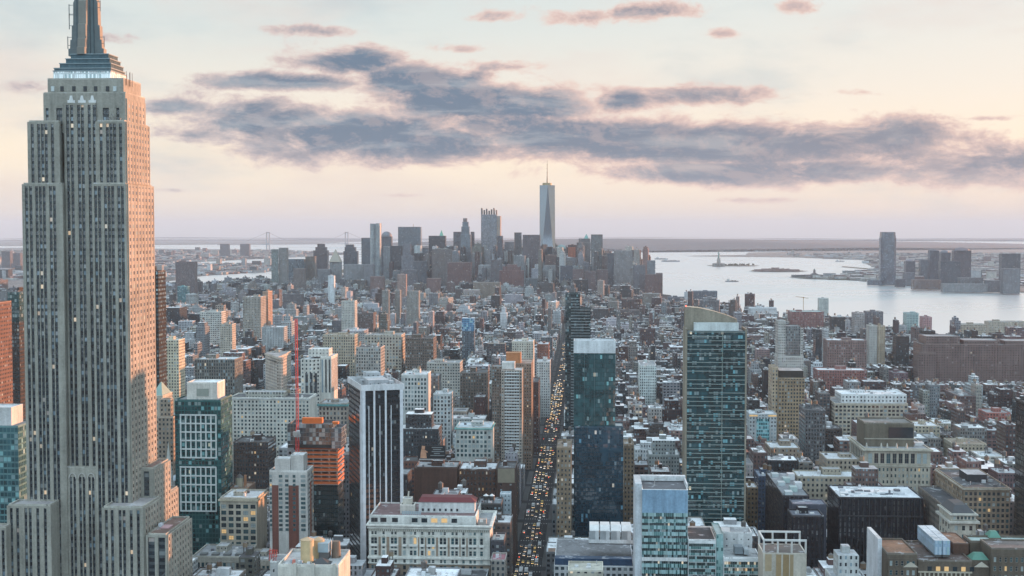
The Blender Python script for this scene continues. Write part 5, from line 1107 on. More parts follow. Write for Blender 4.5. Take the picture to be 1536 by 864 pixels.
for px in (1322, 1331, 1300, 1345, 1360):
    m = b.part('urn'); xx = onY(px, 668, Y + 1)[0]; m.cyl(xx, Y + 1.2, z + 1.02, z + 2.2, .8, P((.42, .41, .37)), 8, r2=.5); m.cyl(xx, Y + 1.2, z + 2.2, z + 5, .8, P((.42, .41, .37)), 8, r2=.3)
xa, xb, zt = span(1312, 1371, 636, Y + 14); b.tier(xa - 8, xb, Y + 14, Y + 44, z + .03, zt, S((.13, .115, .09), 7, 8, .0, .0), (.18, .17, .16), 1.2, keep=False)
m = b.part('dark_glazing'); e, f, g = span(1333, 1370, 641, Y + 13.7); m.box(e, f, Y + 13.7, Y + 13.97, onY(1350, 657, Y + 13.7)[1], g, P((.02, .02, .02)), wm=GDARK, tm=PAINT, bottom=True)
m = b.part('penthouse_band'); m.box(xa - 8.2, xb + .2, Y + 13.5, Y + 13.68, onY(1350, 659, Y + 14)[1], onY(1350, 657.5, Y + 14)[1], P((.32, .30, .25)), wm=PAINT, tm=PAINT, bottom=True)
m = b.part('white_wall'); e, f, g = span(1372, 1386, 664, Y + 20); m.box(e, f, Y + 20, Y + 26, z + .05, g, P((.6, .6, .6)), wm=PAINT, tm=PAINT); b.done((1280, 1398, 722, Y)); LAND.append((1340, 660, 'the beige classical block'))
# brown loft at right, pavilion, front right complex, edge tower
b = tower('loft_building', 'large brown loft block with dark flat roof and lit ground row at the right', 1446, 1515, 733, 880, 70, S((.25, .20, .15), 4, 4, 0, 0), (.07, .07, .075), 806, n=4, fin=False, lm='the large brown loft block')
x0, x1, Y, y2, z = b.X; ws = S((.25, .20, .15), 4, 4, 0, 0); wall_grid(b, (x0, Y), (x1, Y), z - 34, z - 1.5, 10, 9, .62, .6, (.12, .1, .09), ws, lit=.05, pale=.1); wall_grid(b, (x0, y2), (x0, Y), z - 34, z - 1.5, 22, 9, .55, .6, (.12, .1, .09), ws, limit=0)
m = b.part('rooftop_plant'); m.box(x0 + 9, x0 + 22, Y + 24, Y + 44, z + .1, z + 5, S((.05, .05, .055), 3, 3, 0, 0), (.3, .32, .34)); m = b.part('cornice'); ledge(m, x0 - .4, x1 + .4, Y - .4, y2, z - .6, .9, .6, P((.42, .38, .32))); b.done(b.clr)
b = Bld('pavilion_building', 'small beige pavilion with double cornice in front of the large brown loft block', 'building'); Y = 826
x0, x1, z = span(1427, 1464, 771, Y); cs = S((.38, .36, .31), 4, 4, 0, 0); b.tier(x0, x1, Y, Y + 28, ground(0, Y), z, cs, (.08, .085, .09), .3)
zc = onY(1440, 783, Y)[1]; wall_grid(b, (x0 + .8, Y), (x1 - .8, Y), zc + 1.2, z - 1, 6, 1, .7, .75, (.3, .3, .28), cs, teal=.5, lit=0); wall_grid(b, (x0 + .8, Y), (x1 - .8, Y), zc - 12, zc - 1, 3, 2, .45, .55, (.2, .2, .18), cs); wall_grid(b, (x0, Y + 27), (x0, Y + 1), zc - 12, zc - 1, 4, 2, .45, .55, (.2, .2, .18), cs, limit=0)
m = b.part('cornice'); ledge(m, x0 - .4, x1 + .4, Y - .4, Y + 28, zc - .6, 1.3, 1.6, P((.42, .41, .37))); m = b.part('cornice'); ledge(m, x0 - .4, x1 + .4, Y - .4, Y + 28, z - .7, .8, .8, P((.42, .41, .37)))
m = b.part('hipped_roof'); m.prism([(x0 + .5, Y + 1), (x1 - .5, Y + 1), (x1 - .5, Y + 27), (x0 + .5, Y + 27)], z + .35, z + 4.5, P((.05, .052, .058)), poly2=[(x0 + 4, Y + 6), (x1 - 4, Y + 6), (x1 - 4, Y + 24), (x0 + 4, Y + 24)], wm=PAINT, tm=PAINT)
b.done((1408, 1472, 810, Y)); LAND.append((1445, 775, 'the beige pavilion'))
tower('long_building', 'long low building with slate grey roof running back behind the beige pavilion', 1418, 1452, 762, 868, 70, S((.16, .14, .12), 3, 4, .4, .5, .02), (.06, .062, .07), 778, n=2, big=False)
b = Bld('brick_complex', 'brown brick complex with orange flat roof, gables and blue rooftop units at bottom right', 'building'); Y = 700
bs = S((.115, .095, .075), 4, 4, 0, 0); zb = ground(0, Y)
x0, x1, z = span(1331, 1376, 832, Y); b.tier(x0, x1, Y, Y + 34, zb, z, bs, (.24, .125, .075), 1.0)
wall_grid(b, (x0 + .5, Y), (x1 - .5, Y), z - 22, z - 2, 5, 4, .5, .55, (.3, .28, .25), bs)
m = b.part('white_wall'); xa, xb, zt = span(1317, 1323, 808, Y + 12); m.box(xa, xb, Y + 12, Y + 40, zb, zt, S((.55, .57, .60), 4, 4, 0, 0), (.5, .5, .5)); b.tier(xb + .03, x0 - .05, Y + 14, Y + 36, zb, onY(1325, 818, Y + 14)[1], bs, (.2, .24, .26), .6)
xc, xd, zd = span(1377, 1458, 842, Y + 2); b.tier(xc, xd, Y + 2, Y + 46, zb, zd, bs, (.10, .07, .06), .8)
for k in range(6):
    m = b.part('lit_window'); e = xc + 5 + k * 4.4; m.box(e, e + 2.2, Y + 1.85, Y + 1.98, zd - 5, zd - 2.6, P((.1, .1, .1)), wm=GLIT if k in (1, 2, 4) else GDARK, tm=PAINT, bottom=True)
m = b.part('colonnade')
for k in range(12): e = xc + 1 + k * 2.3; m.box(e, e + .7, Y + 1.3, Y + 1.97, zd - 12, zd - 6, P((.42, .38, .3)), wm=PAINT, tm=PAINT)
m.box(xc, xd, Y + 1.2, Y + 1.97, zd - 5.9, zd - 5.2, P((.42, .38, .3)), wm=PAINT, tm=PAINT, bottom=True)
for e0, e1 in ((1355, 1378), (1462, 1484)):
    m = b.part('gable'); e, f, g = span(e0, e1, 851, Y - 1); gm = span(e0, e1, 843, Y - 1)[2]
    m.face([(e, Y - .6, g), (f, Y - .6, g), ((e + f) / 2, Y - .6, gm)], PAINT, P((.45, .41, .34))); m.face([(f, Y - .1, g), (e, Y - .1, g), ((e + f) / 2, Y - .1, gm)], PAINT, P((.45, .41, .34))); m.face([(e, Y - .6, g), ((e + f) / 2, Y - .6, gm), ((e + f) / 2, Y - .1, gm), (e, Y - .1, g)], PAINT, P((.3, .3, .28))); m.face([((e + f) / 2, Y - .6, gm), (f, Y - .6, g), (f, Y - .1, g), ((e + f) / 2, Y - .1, gm)], PAINT, P((.3, .3, .28)))
for row in range(2):
    for k in range(5):
        m = b.part('cooling_unit'); e, f, g = span(1402, 1426, 815, Y + 8); yy = Y + 8 + k * 7.4; ee = e + row * (f - e) * .5; m.box(ee, ee + (f - e) * .47, yy, yy + 7, zd + 2.2, g + 1.5, S((.26, .36, .46), 1.8, 9, .5, .8, 0, 1, (.2, .28, .36)), (.48, .52, .55)); m.box(ee + .2, ee + (f - e) * .44, yy + .3, yy + 6.6, zd + .85, zd + 2.2, P((.08, .08, .08)), wm=PAINT, tm=PAINT)
xg, xh, zh = span(1430, 1453, 816, Y + 18); b.tier(xg, xh, Y + 18, Y + 44, zd + .05, zh, S((.10, .06, .045), 4, 4, 0, 0), (.25, .13, .08), .5, keep=False)
xi, xj, zj = span(1487, 1580, 824, Y); b.tier(xi, xj, Y, Y + 20, zb, zj, bs, (.16, .13, .12), .9); wall_grid(b, (xi + .5, Y), (xj - .5, Y), zj - 22, zj - 3, 11, 4, .45, .55, (.38, .36, .32), bs, lit=.05)
xi2, _, zk = span(1455, 1580, 814, Y + 21); b.tier(xi2, xj, Y + 21, Y + 34, zb, zk, bs, (.34, .42, .40), 1.2)
for e0, e1, gy in ((1458, 1484, 836), (1484, 1502, 803)):
    m = b.part('copper_dome'); e, f, g = span(e0, e1, gy, Y + (3 if gy > 820 else 30)); yy = Y + (3 if gy > 820 else 30); w_ = f - e
    zz0 = (zj if gy > 820 else zk); m.box(e, f, yy, yy + 9, zd - 12 if gy > 820 else zz0, g - 1.4, bs, (.1, .3, .22)); m.prism([(e, yy), (f, yy), (f, yy + 9), (e, yy + 9)], g - 1.38, g + 1.6, P((.075, .20, .155)), poly2=[(e + w_ * .25, yy + 3), (f - w_ * .25, yy + 3), (f - w_ * .25, yy + 6), (e + w_ * .25, yy + 6)], wm=PAINT, tm=PAINT)
b.done((1314, 1540, 864, Y)); LAND.append((1400, 815, 'the brick complex with orange roof'))
b = Bld('office_tower', 'dark office tower with closely set vertical fins at the right edge', 'building'); Y = 850
x0, x1, z = span(1541, 1610, 607, Y); b.tier(x0, x1, Y, Y + 22, ground(0, Y), z, S((.03, .028, .028), 1.7, 3.6, .6, .8, .01, .05, (.02, .02, .02)), RDARK, 1.0)
for k in range(12):
    m = b.part('vertical_fin'); xx = x0 + .2 + k * 1.7; m.box(xx, xx + .45, Y - .5, Y - .02, ground(0, Y), z, P((.15, .13, .115)), wm=PAINT, tm=PAINT)
b.done((1520, 1612, 800, Y))
# --- tan towers and blocks in the right middle
b = tower('office_tower', 'tan brick tower with dark mechanical crown behind the beige blocks', 1168, 1207, 568, 1340, 30, S((.25, .19, .125), 3.0, 3.7, .55, .55, .02, .15), RDARK, 655, n=3, tanks=1, fin=False, lm='the tan tower with dark crown')
x0, x1, Y, y2, z = b.X; xe = onY(1158, 560, Y + 3)[0]; b.tier(xe, x0 - .03, Y + 3, y2, ground(0, Y), onY(1160, 552, Y + 3)[1], S((.36, .29, .21), 3, 3.7, .4, .5, .02), RTAN, 1.0)
m = b.part('mechanical_crown'); m.box(x0 + 1, x1 - 1, Y + 2, y2 - 2, z + .05, z + 8, S((.05, .045, .04), 3, 3, 0, 0), (.3, .3, .3)); b.done(b.clr)
b = tower('office_building', 'dark gritty loft tower with roof tanks right of the tan tower with dark crown', 1208, 1238, 616, 1180, 36, S((.10, .10, .105), 2.6, 3.6, .5, .55, .02), RDARK, 690, n=4, tanks=3)
b = tower('office_building', 'teal fronted low office with orange lit top edge beside the tall teal apartment tower', 1124, 1165, 622, 1290, 26, S((.34, .37, .38), 2.8, 3.7, .4, .5, .02), RWHITE, 655, n=4, fin=False)
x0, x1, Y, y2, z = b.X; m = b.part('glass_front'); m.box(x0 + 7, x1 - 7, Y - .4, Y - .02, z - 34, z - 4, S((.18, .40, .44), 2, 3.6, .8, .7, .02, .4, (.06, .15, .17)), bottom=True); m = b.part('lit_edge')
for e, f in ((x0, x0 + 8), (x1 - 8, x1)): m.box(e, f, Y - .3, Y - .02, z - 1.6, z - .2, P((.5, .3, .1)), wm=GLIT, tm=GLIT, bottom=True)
b.done(b.clr)
b = Bld('deco_tower', 'grey art deco tower with white corner piers and recessed dark middle', 'building'); Y = 1740
x0, x1, z = span(1167, 1206, 490, Y); zb = ground(x0, Y); ds = S((.38, .37, .35), 2.6, 3.5, .4, .5, .01); b.tier(x0, x1, Y, Y + 30, zb, onY(1190, 535, Y)[1], ds, RGREY, 1.0)
zs = onY(1190, 535, Y)[1]; w_ = x1 - x0; b.tier(x0 + .5, x0 + w_ * .3, Y + 1, Y + 28, zs + .03, z + 7, ds, RGREY, .8, keep=False); b.tier(x0 + w_ * .3 + .03, x1 - w_ * .12, Y + 3, Y + 27, zs + .03, z, S((.17, .17, .17), 2.2, 3.5, .5, .6, .01), RGREY, .8, keep=False); b.tier(x1 - w_ * .12 + .03, x1 - .5, Y + 1, Y + 28, zs + .03, z - 3, ds, RGREY, .8, keep=False); b.done((1165, 1208, 550, Y)); LAND.append((1187, 490, 'the grey art deco tower'))
for p0, p1, py, c, lab in ((1304, 1316, 489, (.36, .35, .33), 'pale grey left slab of the thin pair of towers in the right middle'), (1316.6, 1328, 490, (.34, .28, .21), 'tan right slab of the thin pair of towers in the right middle')):
    tower('apartment_slab', lab, p0, p1, py, 2300, 26, S(c, 3, 3, .25, .4, .0), RGREY, 550, n=1)
b = tower('brick_warehouse', 'large red brick block with pale teal roof near the river shore', 1187, 1236, 468, 3250, 60, S((.22, .11, .10), 4, 4.2, .4, .5, .01), (.30, .45, .45), 492, n=3, fin=False); b.done(b.clr)
tower('office_tower', 'small pale tower at the river shore right of the red brick block', 1229, 1243, 448, 3650, 26, S((.40, .42, .40), 2.6, 3.5, .5, .5, .0), RWHITE, 467, n=1)
b = Bld('brick_warehouse', 'vast long red brown brick warehouse filling the right middle distance', 'building'); Y = 2150
x0, x1, z = span(1384, 1570, 517, Y); zb = ground(x0, Y); ps = S((.165, .115, .105), 4.2, 4.0, .42, .45, .01, .03, (.06, .05, .055)); b.tier(x0, x1, Y, Y + 62, zb, z, ps, RDARK, 1.0)
for p0, p1, py in ((1389, 1440, 505), (1446, 1500, 511), (1508, 1570, 512)):
    xa, xb, zt = span(p0, p1, py, Y + 6); b.tier(xa, xb, Y + 6, Y + 50, z + .03, zt, ps, RGREY, .8, keep=False)
xa, xb, zt = span(1378, 1404, 530, Y - 8); b.tier(xa, xb, Y - 8, Y - .03, zb, zt, ps, RDARK, .8)
clutter(b, x0 + 10, x1 - 40, Y + 8, Y + 50, z, 3, 8, (.3, .2, .18), 3); b.done((1376, 1572, 575, Y - 8)); LAND.append((1460, 520, 'the vast brick warehouse'))
b = Bld('loft_building', 'long beige loft with white setback floors left of the thin pair of towers', 'building'); Y = 1440
x0, x1, z = span(1252, 1362, 606, Y); b.tier(x0, x1, Y, Y + 60, ground(x0, Y), z, S((.37, .33, .27), 4.4, 4.2, .62, .55, .02, .25), RGREY, 1.0); xa, xb, zt = span(1262, 1360, 592, Y + 10); b.tier(xa, xb, Y + 10, Y + 48, z + .03, zt, S((.56, .57, .57), 4, 4, .4, .5, .01), RWHITE, .8, keep=False); clutter(b, xa + 2, xb - 2, Y + 12, Y + 46, zt, 8, 8, (.55, .56, .57), 2); b.done((1234, 1364, 632, Y)); LAND.append((1305, 600, 'the long beige loft'))
for i, (p0, p1, py, Y, c, lab) in enumerate(((1241, 1300, 511, 1950, (.19, .13, .12), 'wide brown apartment block with flat top left of the thin pair of towers'), (1385, 1398, 476, 2900, (.34, .20, .20), 'pink building near the river shore'), (1432, 1480, 487, 3000, (.36, .31, .25), 'cream gabled shore building at the far right'), (1483, 1540, 483, 3050, (.36, .31, .25), 'beige shore block at the far right edge'),
        (1360, 1378, 470, 3000, (.30, .40, .40), 'pale green glass shore building left of the pink one'), (1282, 1297, 470, 2900, (.30, .27, .26), 'stepped grey tower near the shore'), (1300, 1325, 468, 2950, (.14, .13, .14), 'dark bulky building near the shore right of the stepped grey tower'),
        (1124, 1165, 462, 3500, (.50, .52, .54), 'long white shed near the river shore'), (1002, 1040, 446, 4200, (.12, .13, .15), 'dark grey stepped shore block'), (1040, 1076, 437, 4230, (.10, .11, .13), 'taller dark grey shore block beside the stepped one'),
        (1430, 1480, 667, 1250, (.38, .34, .27), 'buff stepped block right of the beige classical block'), (1372, 1410, 640, 1330, (.36, .32, .25), 'buff loft with lit corner behind the beige classical block'), (1240, 1290, 690, 1060, (.30, .26, .21), 'tan stepped building left of the beige classical block'), (1155, 1200, 673, 1160, (.24, .20, .16), 'brown building in front of the tan tower with dark crown'), (1480, 1516, 620, 1560, (.30, .12, .10), 'red brick apartment block in the right middle distance'), (1340, 1362, 560, 2050, (.16, .10, .11), 'dark brick apartment house left of the vast brick warehouse'), (1226, 1300, 556, 1840, (.22, .11, .10), 'long red brick school like building behind the long beige loft'))):
    tower('waterfront_building' if py < 500 else 'brick_building', lab, p0, p1, py, Y, 34, S(c, 3.4, 3.8, .42, .5, .02), random.Random(i).choice([RGREY, RWHITE, RTAN]), None if Y > 2500 else py + 14, n=3)
# --- left middle distance
for i, (p0, p1, py, Y, dep, c, lab, st_) in enumerate((
        (292, 352, 540, 1400, 34, (.15, .145, .13), 'grey brown office block with vertical window bays left of the wedge shaped building', (2.6, 3.6, .5, .75)),
        (244, 268, 511, 1520, 24, (.46, .42, .32), 'small cream block beside the slender black tower', (3.2, 3.6, .5, .5)),
        (330, 348, 487, 2000, 22, (.36, .33, .28), 'beige tower with setback in the left middle distance', (2.8, 3.4, .4, .5)),
        (300, 332, 468, 2450, 30, (.45, .45, .42), 'white gridded block in the left middle distance', (3.4, 3.8, .55, .55)),
        (364, 391, 446, 2350, 40, (.28, .26, .23), 'tall grey slab with sunlit edge in the left middle distance', (2.8, 3.0, .45, .5)),
        (394, 402, 438, 2400, 34, (.34, .24, .18), 'narrow sunlit slab stepping up behind the tall grey slab', (2.8, 3.0, .4, .5)),
        (263, 292, 393, 4300, 30, (.13, .105, .105), 'solitary brown housing slab before the far river', (3, 3, .4, .45)),
        (266, 281, 430, 3900, 24, (.10, .26, .28), 'small teal glass block before the brown housing slab', (3, 3.6, .8, .7)),
        (492, 501, 414, 3900, 20, (.52, .56, .58), 'slim white tower below the downtown skyline', (3, 3.3, .3, .4)),
        (573, 583, 436, 3100, 22, (.20, .20, .19), 'left one of three grey housing slabs below the skyline', (3, 3, .4, .45)),
        (592, 600, 436, 3130, 22, (.20, .20, .19), 'middle one of three grey housing slabs below the skyline', (3, 3, .4, .45)),
        (610, 628, 437, 2950, 24, (.22, .215, .20), 'right one of three grey housing slabs below the skyline', (3, 3, .4, .45)),
        (596, 609, 412, 3700, 22, (.26, .19, .17), 'brown tower standing among the grey housing slabs', (3, 3, .4, .45)),
        (512, 532, 452, 2700, 30, (.40, .40, .37), 'pale stone tower above the cream stone block', (3, 3.4, .4, .5)),
        (536, 560, 470, 2500, 30, (.11, .09, .085), 'dark brown block above the beige stone block', (3, 3.4, .45, .5)),
        (400, 430, 530, 1750, 26, (.36, .33, .28), 'cream loft just behind the wedge shaped building', (3, 3.6, .45, .5)),
        (690, 730, 560, 1480, 40, (.12, .10, .085), 'dark brown bulky building left of the balconied apartment tower', (3, 3.6, .45, .5)),
        (640, 690, 545, 1620, 36, (.33, .32, .29), 'grey white loft in the centre left', (3.2, 3.6, .5, .5)))):
    tower('housing_slab' if Y > 2200 else 'office_building', lab, p0, p1, py, Y, dep, S(c, *st_, .02, .2), random.Random(i + 40).choice([RGREY, RWHITE, RDARK]), py + 14 if Y < 2500 else None, n=3 if Y < 2500 else 1)
# distant crane on the red block
xa, z0 = onY(1205, 462, 3262); root = empty('tower_crane', (xa, 3262, z0), 'tiny hammerhead crane standing above the red brick block by the river', 'crane'); st = P((.35, .2, .08))
m = MB(); m.bar((xa, 3262, z0 - 6), (xa, 3262, z0 + 26), 1.1, st); m.build('mast', root, origin=(xa, 3262, z0)); m = MB(); m.bar((xa - 18, 3262, z0 + 28), (xa + 12, 3262, z0 + 24), 1.0, st); m.build('jib', root, origin=(xa, 3262, z0)); m = MB(); m.box(xa - 1.2, xa + 1.2, 3261, 3263.5, z0 + 24, z0 + 27, st, wm=PAINT, tm=PAINT, bottom=True); m.build('cab', root, origin=(xa, 3262, z0))
# ------------------------------------------------------------------ downtown skyline, far shore towers
def sky(label, p0, p1, py, Y, dep, c, win=(3, 3.8, .55, .55), roof=(.2, .2, .2), name='office_tower', extra=None, gl=(.05, .07, .09), lit=.012, steps=(), grp='towers of the downtown skyline'):
    c = tuple(v * .6 for v in c); lit *= .3
    x0, x1, z = span(p0, p1, py, Y); b = Bld(name, label, 'skyscraper' if py < 385 else 'building', None)
    st = S(c, *win, lit, .03, gl); zb = ground(x0, Y); b.tier(x0, x1, Y, Y + dep, zb, z, st, roof, .8); b.X = (x0, x1, Y, Y + dep, z)
    for k, (q0, q1, qy, *cc) in enumerate(steps):
        xa, xb, zz = span(q0, q1, qy, Y + 3 + 2 * k); below = z if zz > z else None
        if below is not None: b.tier(xa, xb, Y + 3 + 2 * k, Y + dep - 3 - 2 * k, z + .03, zz, S(cc[0], *win, lit, .12, gl) if cc else st, roof, .5, keep=False); z = zz if k + 1 < len(steps) and steps[k + 1][0] >= q0 - 1 and steps[k + 1][1] <= q1 + 1 else z
        else: b.tier(xa, xb, Y - .5 - 3 * k - 8, Y - .55 - 3 * k, zb, zz, S(cc[0], *win, lit, .12, gl) if cc else st, roof, .5)
    if extra: extra(b)
    b.done(); return b
def pyr(p0, p1, py, c, dy=3, frac=.04):
    def f(b):
        x0, x1, Y, y2, z = b.X; xa = onY(p0, py, Y + dy)[0]; xb = onY(p1, py, Y + dy)[0]; zt = onY((p0 + p1) / 2, py, (Y + y2) / 2)[1]; cx = (xa + xb) / 2; cy_ = (Y + y2) / 2; h = (xb - xa) / 2
        m = b.part('pyramid_roof'); m.prism([(xa, cy_ - h), (xb, cy_ - h), (xb, cy_ + h), (xa, cy_ + h)], z + .1, zt, P(c), poly2=[(cx - h * frac, cy_ - h * frac), (cx + h * frac, cy_ - h * frac), (cx + h * frac, cy_ + h * frac), (cx - h * frac, cy_ + h * frac)], wm=PAINT, tm=PAINT)
    return f
def dome(p0, p1, py, c):
    def f(b):
        x0, x1, Y, y2, z = b.X; xa = onY(p0, py, Y)[0]; xb = onY(p1, py, Y)[0]; zt = onY((p0 + p1) / 2, py, (Y + y2) / 2)[1]; cx, cy_, r_ = (xa + xb) / 2, (Y + y2) / 2, (xb - xa) / 2; h = zt - z
        m = b.part('dome'); pr = [(1, 0), (.93, .38), (.75, .68), (.45, .9), (.02, 1)]
        for (r0, h0), (r1, h1) in zip(pr[:-1], pr[1:]): m.cyl(cx, cy_, z + .1 + h * h0, z + .1 + h * h1, r_ * r0, P(c), 16, r2=r_ * r1, bottom=False)
    return f
def mast(px, py, c=(.3, .3, .3), w=2.0):
    def f(b):
        x0, x1, Y, y2, z = b.X; x, zt = onY(px, py, (Y + y2) / 2); m = b.part('rooftop_mast'); m.bar((x, (Y + y2) / 2, z), (x, (Y + y2) / 2, zt), w, P(c))
    return f
BL, STL, LG, BRN, DK = (.19, .22, .25), (.13, .15, .17), (.36, .37, .37), (.20, .15, .13), (.07, .075, .085)
sky('pale twin slab tower, leftmost tall tower of the downtown skyline', 418, 430, 372, 5000, 30, (.36, .35, .33), steps=((408, 418, 374, (.16, .19, .18)),))
sky('blue grey glass block beside the leftmost pale twin slab', 431, 456, 389, 5250, 40, (.17, .22, .24), (2.4, 3.8, .8, .7))
sky('brown grey stone tower between glass block and stepped orange edged tower', 458, 472, 385, 5300, 36, (.25, .21, .17))
sky('stepped dark tower with orange sunlit edges near the left of the skyline', 470, 491, 376, 5500, 34, (.15, .12, .12), steps=((473, 489, 371), (476, 486, 366)))
sky('grey stone tower with pointed pyramid roof on the skyline', 494, 511, 393, 4950, 30, LG, extra=pyr(494, 511, 374, (.30, .27, .22)))
sky('dark stepped tower with slate crown right of the pyramid roofed tower', 515, 536, 377, 5600, 32, (.12, .13, .15), steps=((517, 533, 371), (519, 530, 367)))
sky('pale grey civic tower in front of the dark stepped tower', 516, 544, 397, 4850, 34, (.34, .35, .36), (3, 4, .4, .55))
sky('grey blue tower left of the tall rippled twin shaft tower', 542, 555, 357, 5500, 36, STL)
b = Bld('apartment_tower', 'tall rippled steel twin shaft tower, highest on the left of the skyline', 'skyscraper'); Y = 5150
for p0, p1, py in ((554, 561.3, 335.5), (562.2, 571, 335)):
    x0, x1, z = span(p0, p1, py, Y); cx = (x0 + x1) / 2; r_ = (x1 - x0) / 2; n = 14
    b.poly([(cx + r_ * (1 + .07 * math.sin(5 * a)) * math.cos(a), Y + 16 + 16 * math.sin(a)) for a in [2 * math.pi * i / n for i in range(n)]], ground(cx, Y), z, S((.30, .33, .34), 2.6, 3.2, .5, .5, .0, .1), RGREY, .3)
b.body.box(cx - r_ * 2, cx, Y + 8, Y + 24, ground(cx, Y), z - 3, S((.22, .24, .25), 2.6, 3.2, .5, .5, 0)); b.done(); LAND.append((562, 335, 'the rippled twin shaft tower'))
sky('dark rounded top tower right of the rippled twin shaft tower', 571, 587, 355, 5650, 36, (.13, .14, .16), extra=dome(571, 587, 347, (.14, .15, .17)))
sky('light grey slab paired with a dark slab below the wide blue grey tower', 575, 585, 370, 5050, 30, (.28, .30, .31)); sky('dark slab paired with the light grey slab', 585.3, 602, 369, 5060, 34, DK, (2.4, 3.6, .5, .6))
sky('wide blue grey slab tower with flat top', 597, 631, 340.5, 5640, 36, (.21, .25, .28), (2.4, 3.6, .55, .7), extra=mast(620, 336)); LAND.append((614, 340, 'the wide blue grey slab'))
sky('stepped grey stone tower in front of the wide blue grey slab', 602, 620, 384, 4900, 30, (.24, .25, .28), steps=((604, 616, 366),))
sky('dark flat topped slab with small green spire', 643, 668, 354, 5350, 38, DK, (2.4, 3.8, .5, .6), extra=pyr(659, 665, 345, (.12, .35, .28), 12))
sky('brown grey block in front of the dark slab with green spire', 648, 677, 374, 4850, 36, (.21, .185, .175), (2.8, 3.6, .4, .7))
sky('black topped office block behind the slender stepped tower', 680, 700, 348, 5450, 34, (.16, .17, .19))
sky('slender blue grey stepped tower with round brown crown', 691, 706, 352, 5200, 28, (.24, .29, .33), steps=((692, 704, 340), (693.5, 702.5, 333), (694.5, 700.5, 327.5, (.22, .17, .15))))
sky('dark narrow tower right of the slender stepped tower', 706, 711, 348, 5300, 28, (.12, .11, .12))
b = Bld('skyscraper', 'tall grey tower with unfinished dark crown and orange sunlit side', 'skyscraper'); Y = 5330
x0, x1, z = span(721.5, 745, 322, Y); zb = ground(x0, Y); b.tier(x0, x1, Y, Y + 48, zb, z, S((.22, .235, .26), 2.2, 3.8, .6, .7, .012, .12, (.05, .06, .075)), RDARK, .5)
for k in range(7):
    m = b.part('crown_post'); xx = x0 + (x1 - x0 - 4) * k / 6; m.box(xx, xx + 4, Y + 2, Y + 40, z + .6, onY(730, 312 + (k * 3) % 5, Y)[1], P((.06, .065, .07)), wm=PAINT, tm=PAINT)
m = b.part('side_bay'); e, f, g = span(745.3, 750.5, 324, Y + 6); m.box(e, f, Y + 6, Y + 60, zb, g, S((.33, .27, .23), 3, 3.8, .3, .4, 0)); b.done(); LAND.append((733, 315, 'the unfinished crowned tower'))  # side wall in a warm paler colour, sunlight painted in
sky('dark slab just right of the unfinished crowned tower', 746, 754, 354, 5150, 30, (.12, .13, .15)); sky('pale blue grey tower midway to the tallest spired tower', 757, 771, 363, 5400, 30, (.26, .30, .33))
sky('slim dark tower midway to the tallest spired tower', 771.5, 782, 349, 5250, 28, (.13, .135, .14)); sky('broad brown glass tower at the foot of the tallest spired tower', 784, 810, 352.5, 5080, 40, (.15, .14, .15), (2.4, 3.9, .7, .7), gl=(.06, .06, .075))
# the tallest tower: square base turning into a twisted octagon and a smaller rotated square top
b = Bld('skyscraper', 'tallest faceted glass tower with long spire on the downtown skyline', 'skyscraper'); Y = 5330
x0, x1, zt = span(809, 832, 277.5, Y); cx, cy_, h = (x0 + x1) / 2, Y + 31, 31; zb = ground(cx, Y); z1 = zb + 57; a0 = R(6)
def rot(p): return (cx + p[0] * math.cos(a0) - p[1] * math.sin(a0), cy_ + p[0] * math.sin(a0) + p[1] * math.cos(a0))
B4 = [rot(p) for p in ((-h, -h), (h, -h), (h, h), (-h, h))]; r_ = h * 1.0; T4 = [rot(p) for p in ((0, -r_), (r_, 0), (0, r_), (-r_, 0))]
GL1 = simple('tower_glass', (.215, .26, .30), .04, .92, var=.10, scale=.02, spec=.8)
b.body.prism(B4, zb, z1, S((.2, .24, .28), 3, 4, .8, .8, 0, .2, (.12, .16, .2)), (.2, .2, .2))
for i in range(4):
    j = (i + 1) % 4
    b.body.face([(*B4[i], z1), (*B4[j], z1), (*T4[i], zt)], GL1, P((.2, .2, .2))); b.body.face([(*B4[j], z1), (*T4[j], zt), (*T4[i], zt)], GL1, P((.2, .2, .2)))
b.body.face([(*p, zt) for p in T4], ROOF, P((.2, .2, .2)))
m = b.part('ring_crown'); m.cyl(cx, cy_, zt, zt + 9, h * .62, P((.30, .24, .13)), 16, r2=h * .62); m = b.part('crown_mast'); m.cyl(cx, cy_, zt + 9, zt + 30, 3.2, P((.30, .25, .18)), 8, r2=2.4)
m = b.part('spire'); ztop = onY(820.5, 240, cy_)[1]; m.cyl(cx, cy_, zt + 30, ztop, 2.0, P((.33, .27, .20)), 8, r2=.6)
for k in range(4): m.cyl(cx, cy_, zt + 34 + k * 16, zt + 36 + k * 16, 2.8, P((.3, .25, .18)), 8)
b.foot.append((x0, x1, Y, Y + 62)); b.done(); LAND.append((820, 260, 'the tallest spired tower'))
sky('domed stone tower right of the tallest spired tower', 833, 850, 373, 5350, 40, (.21, .19, .19), extra=dome(834, 849, 367, (.20, .30, .30)), steps=((824, 836, 380),))
b = sky('small tower wrapped in orange construction netting on the skyline', 852, 863, 371, 5250, 26, (.48, .16, .09), (4, 3.6, .3, .3), lit=.03)
sky('rounded tower with green pointed top and sunlit edge', 865, 886, 364, 5420, 42, (.22, .22, .22), steps=((868, 885, 358),), extra=pyr(873, 886, 351, (.14, .33, .31), 8))
sky('grey green flat topped tower, rightmost tall one on the skyline', 886.5, 904, 352, 5180, 50, (.24, .26, .25), (2.4, 3.9, .7, .7)); LAND.append((895, 352, 'the grey green flat topped tower'))
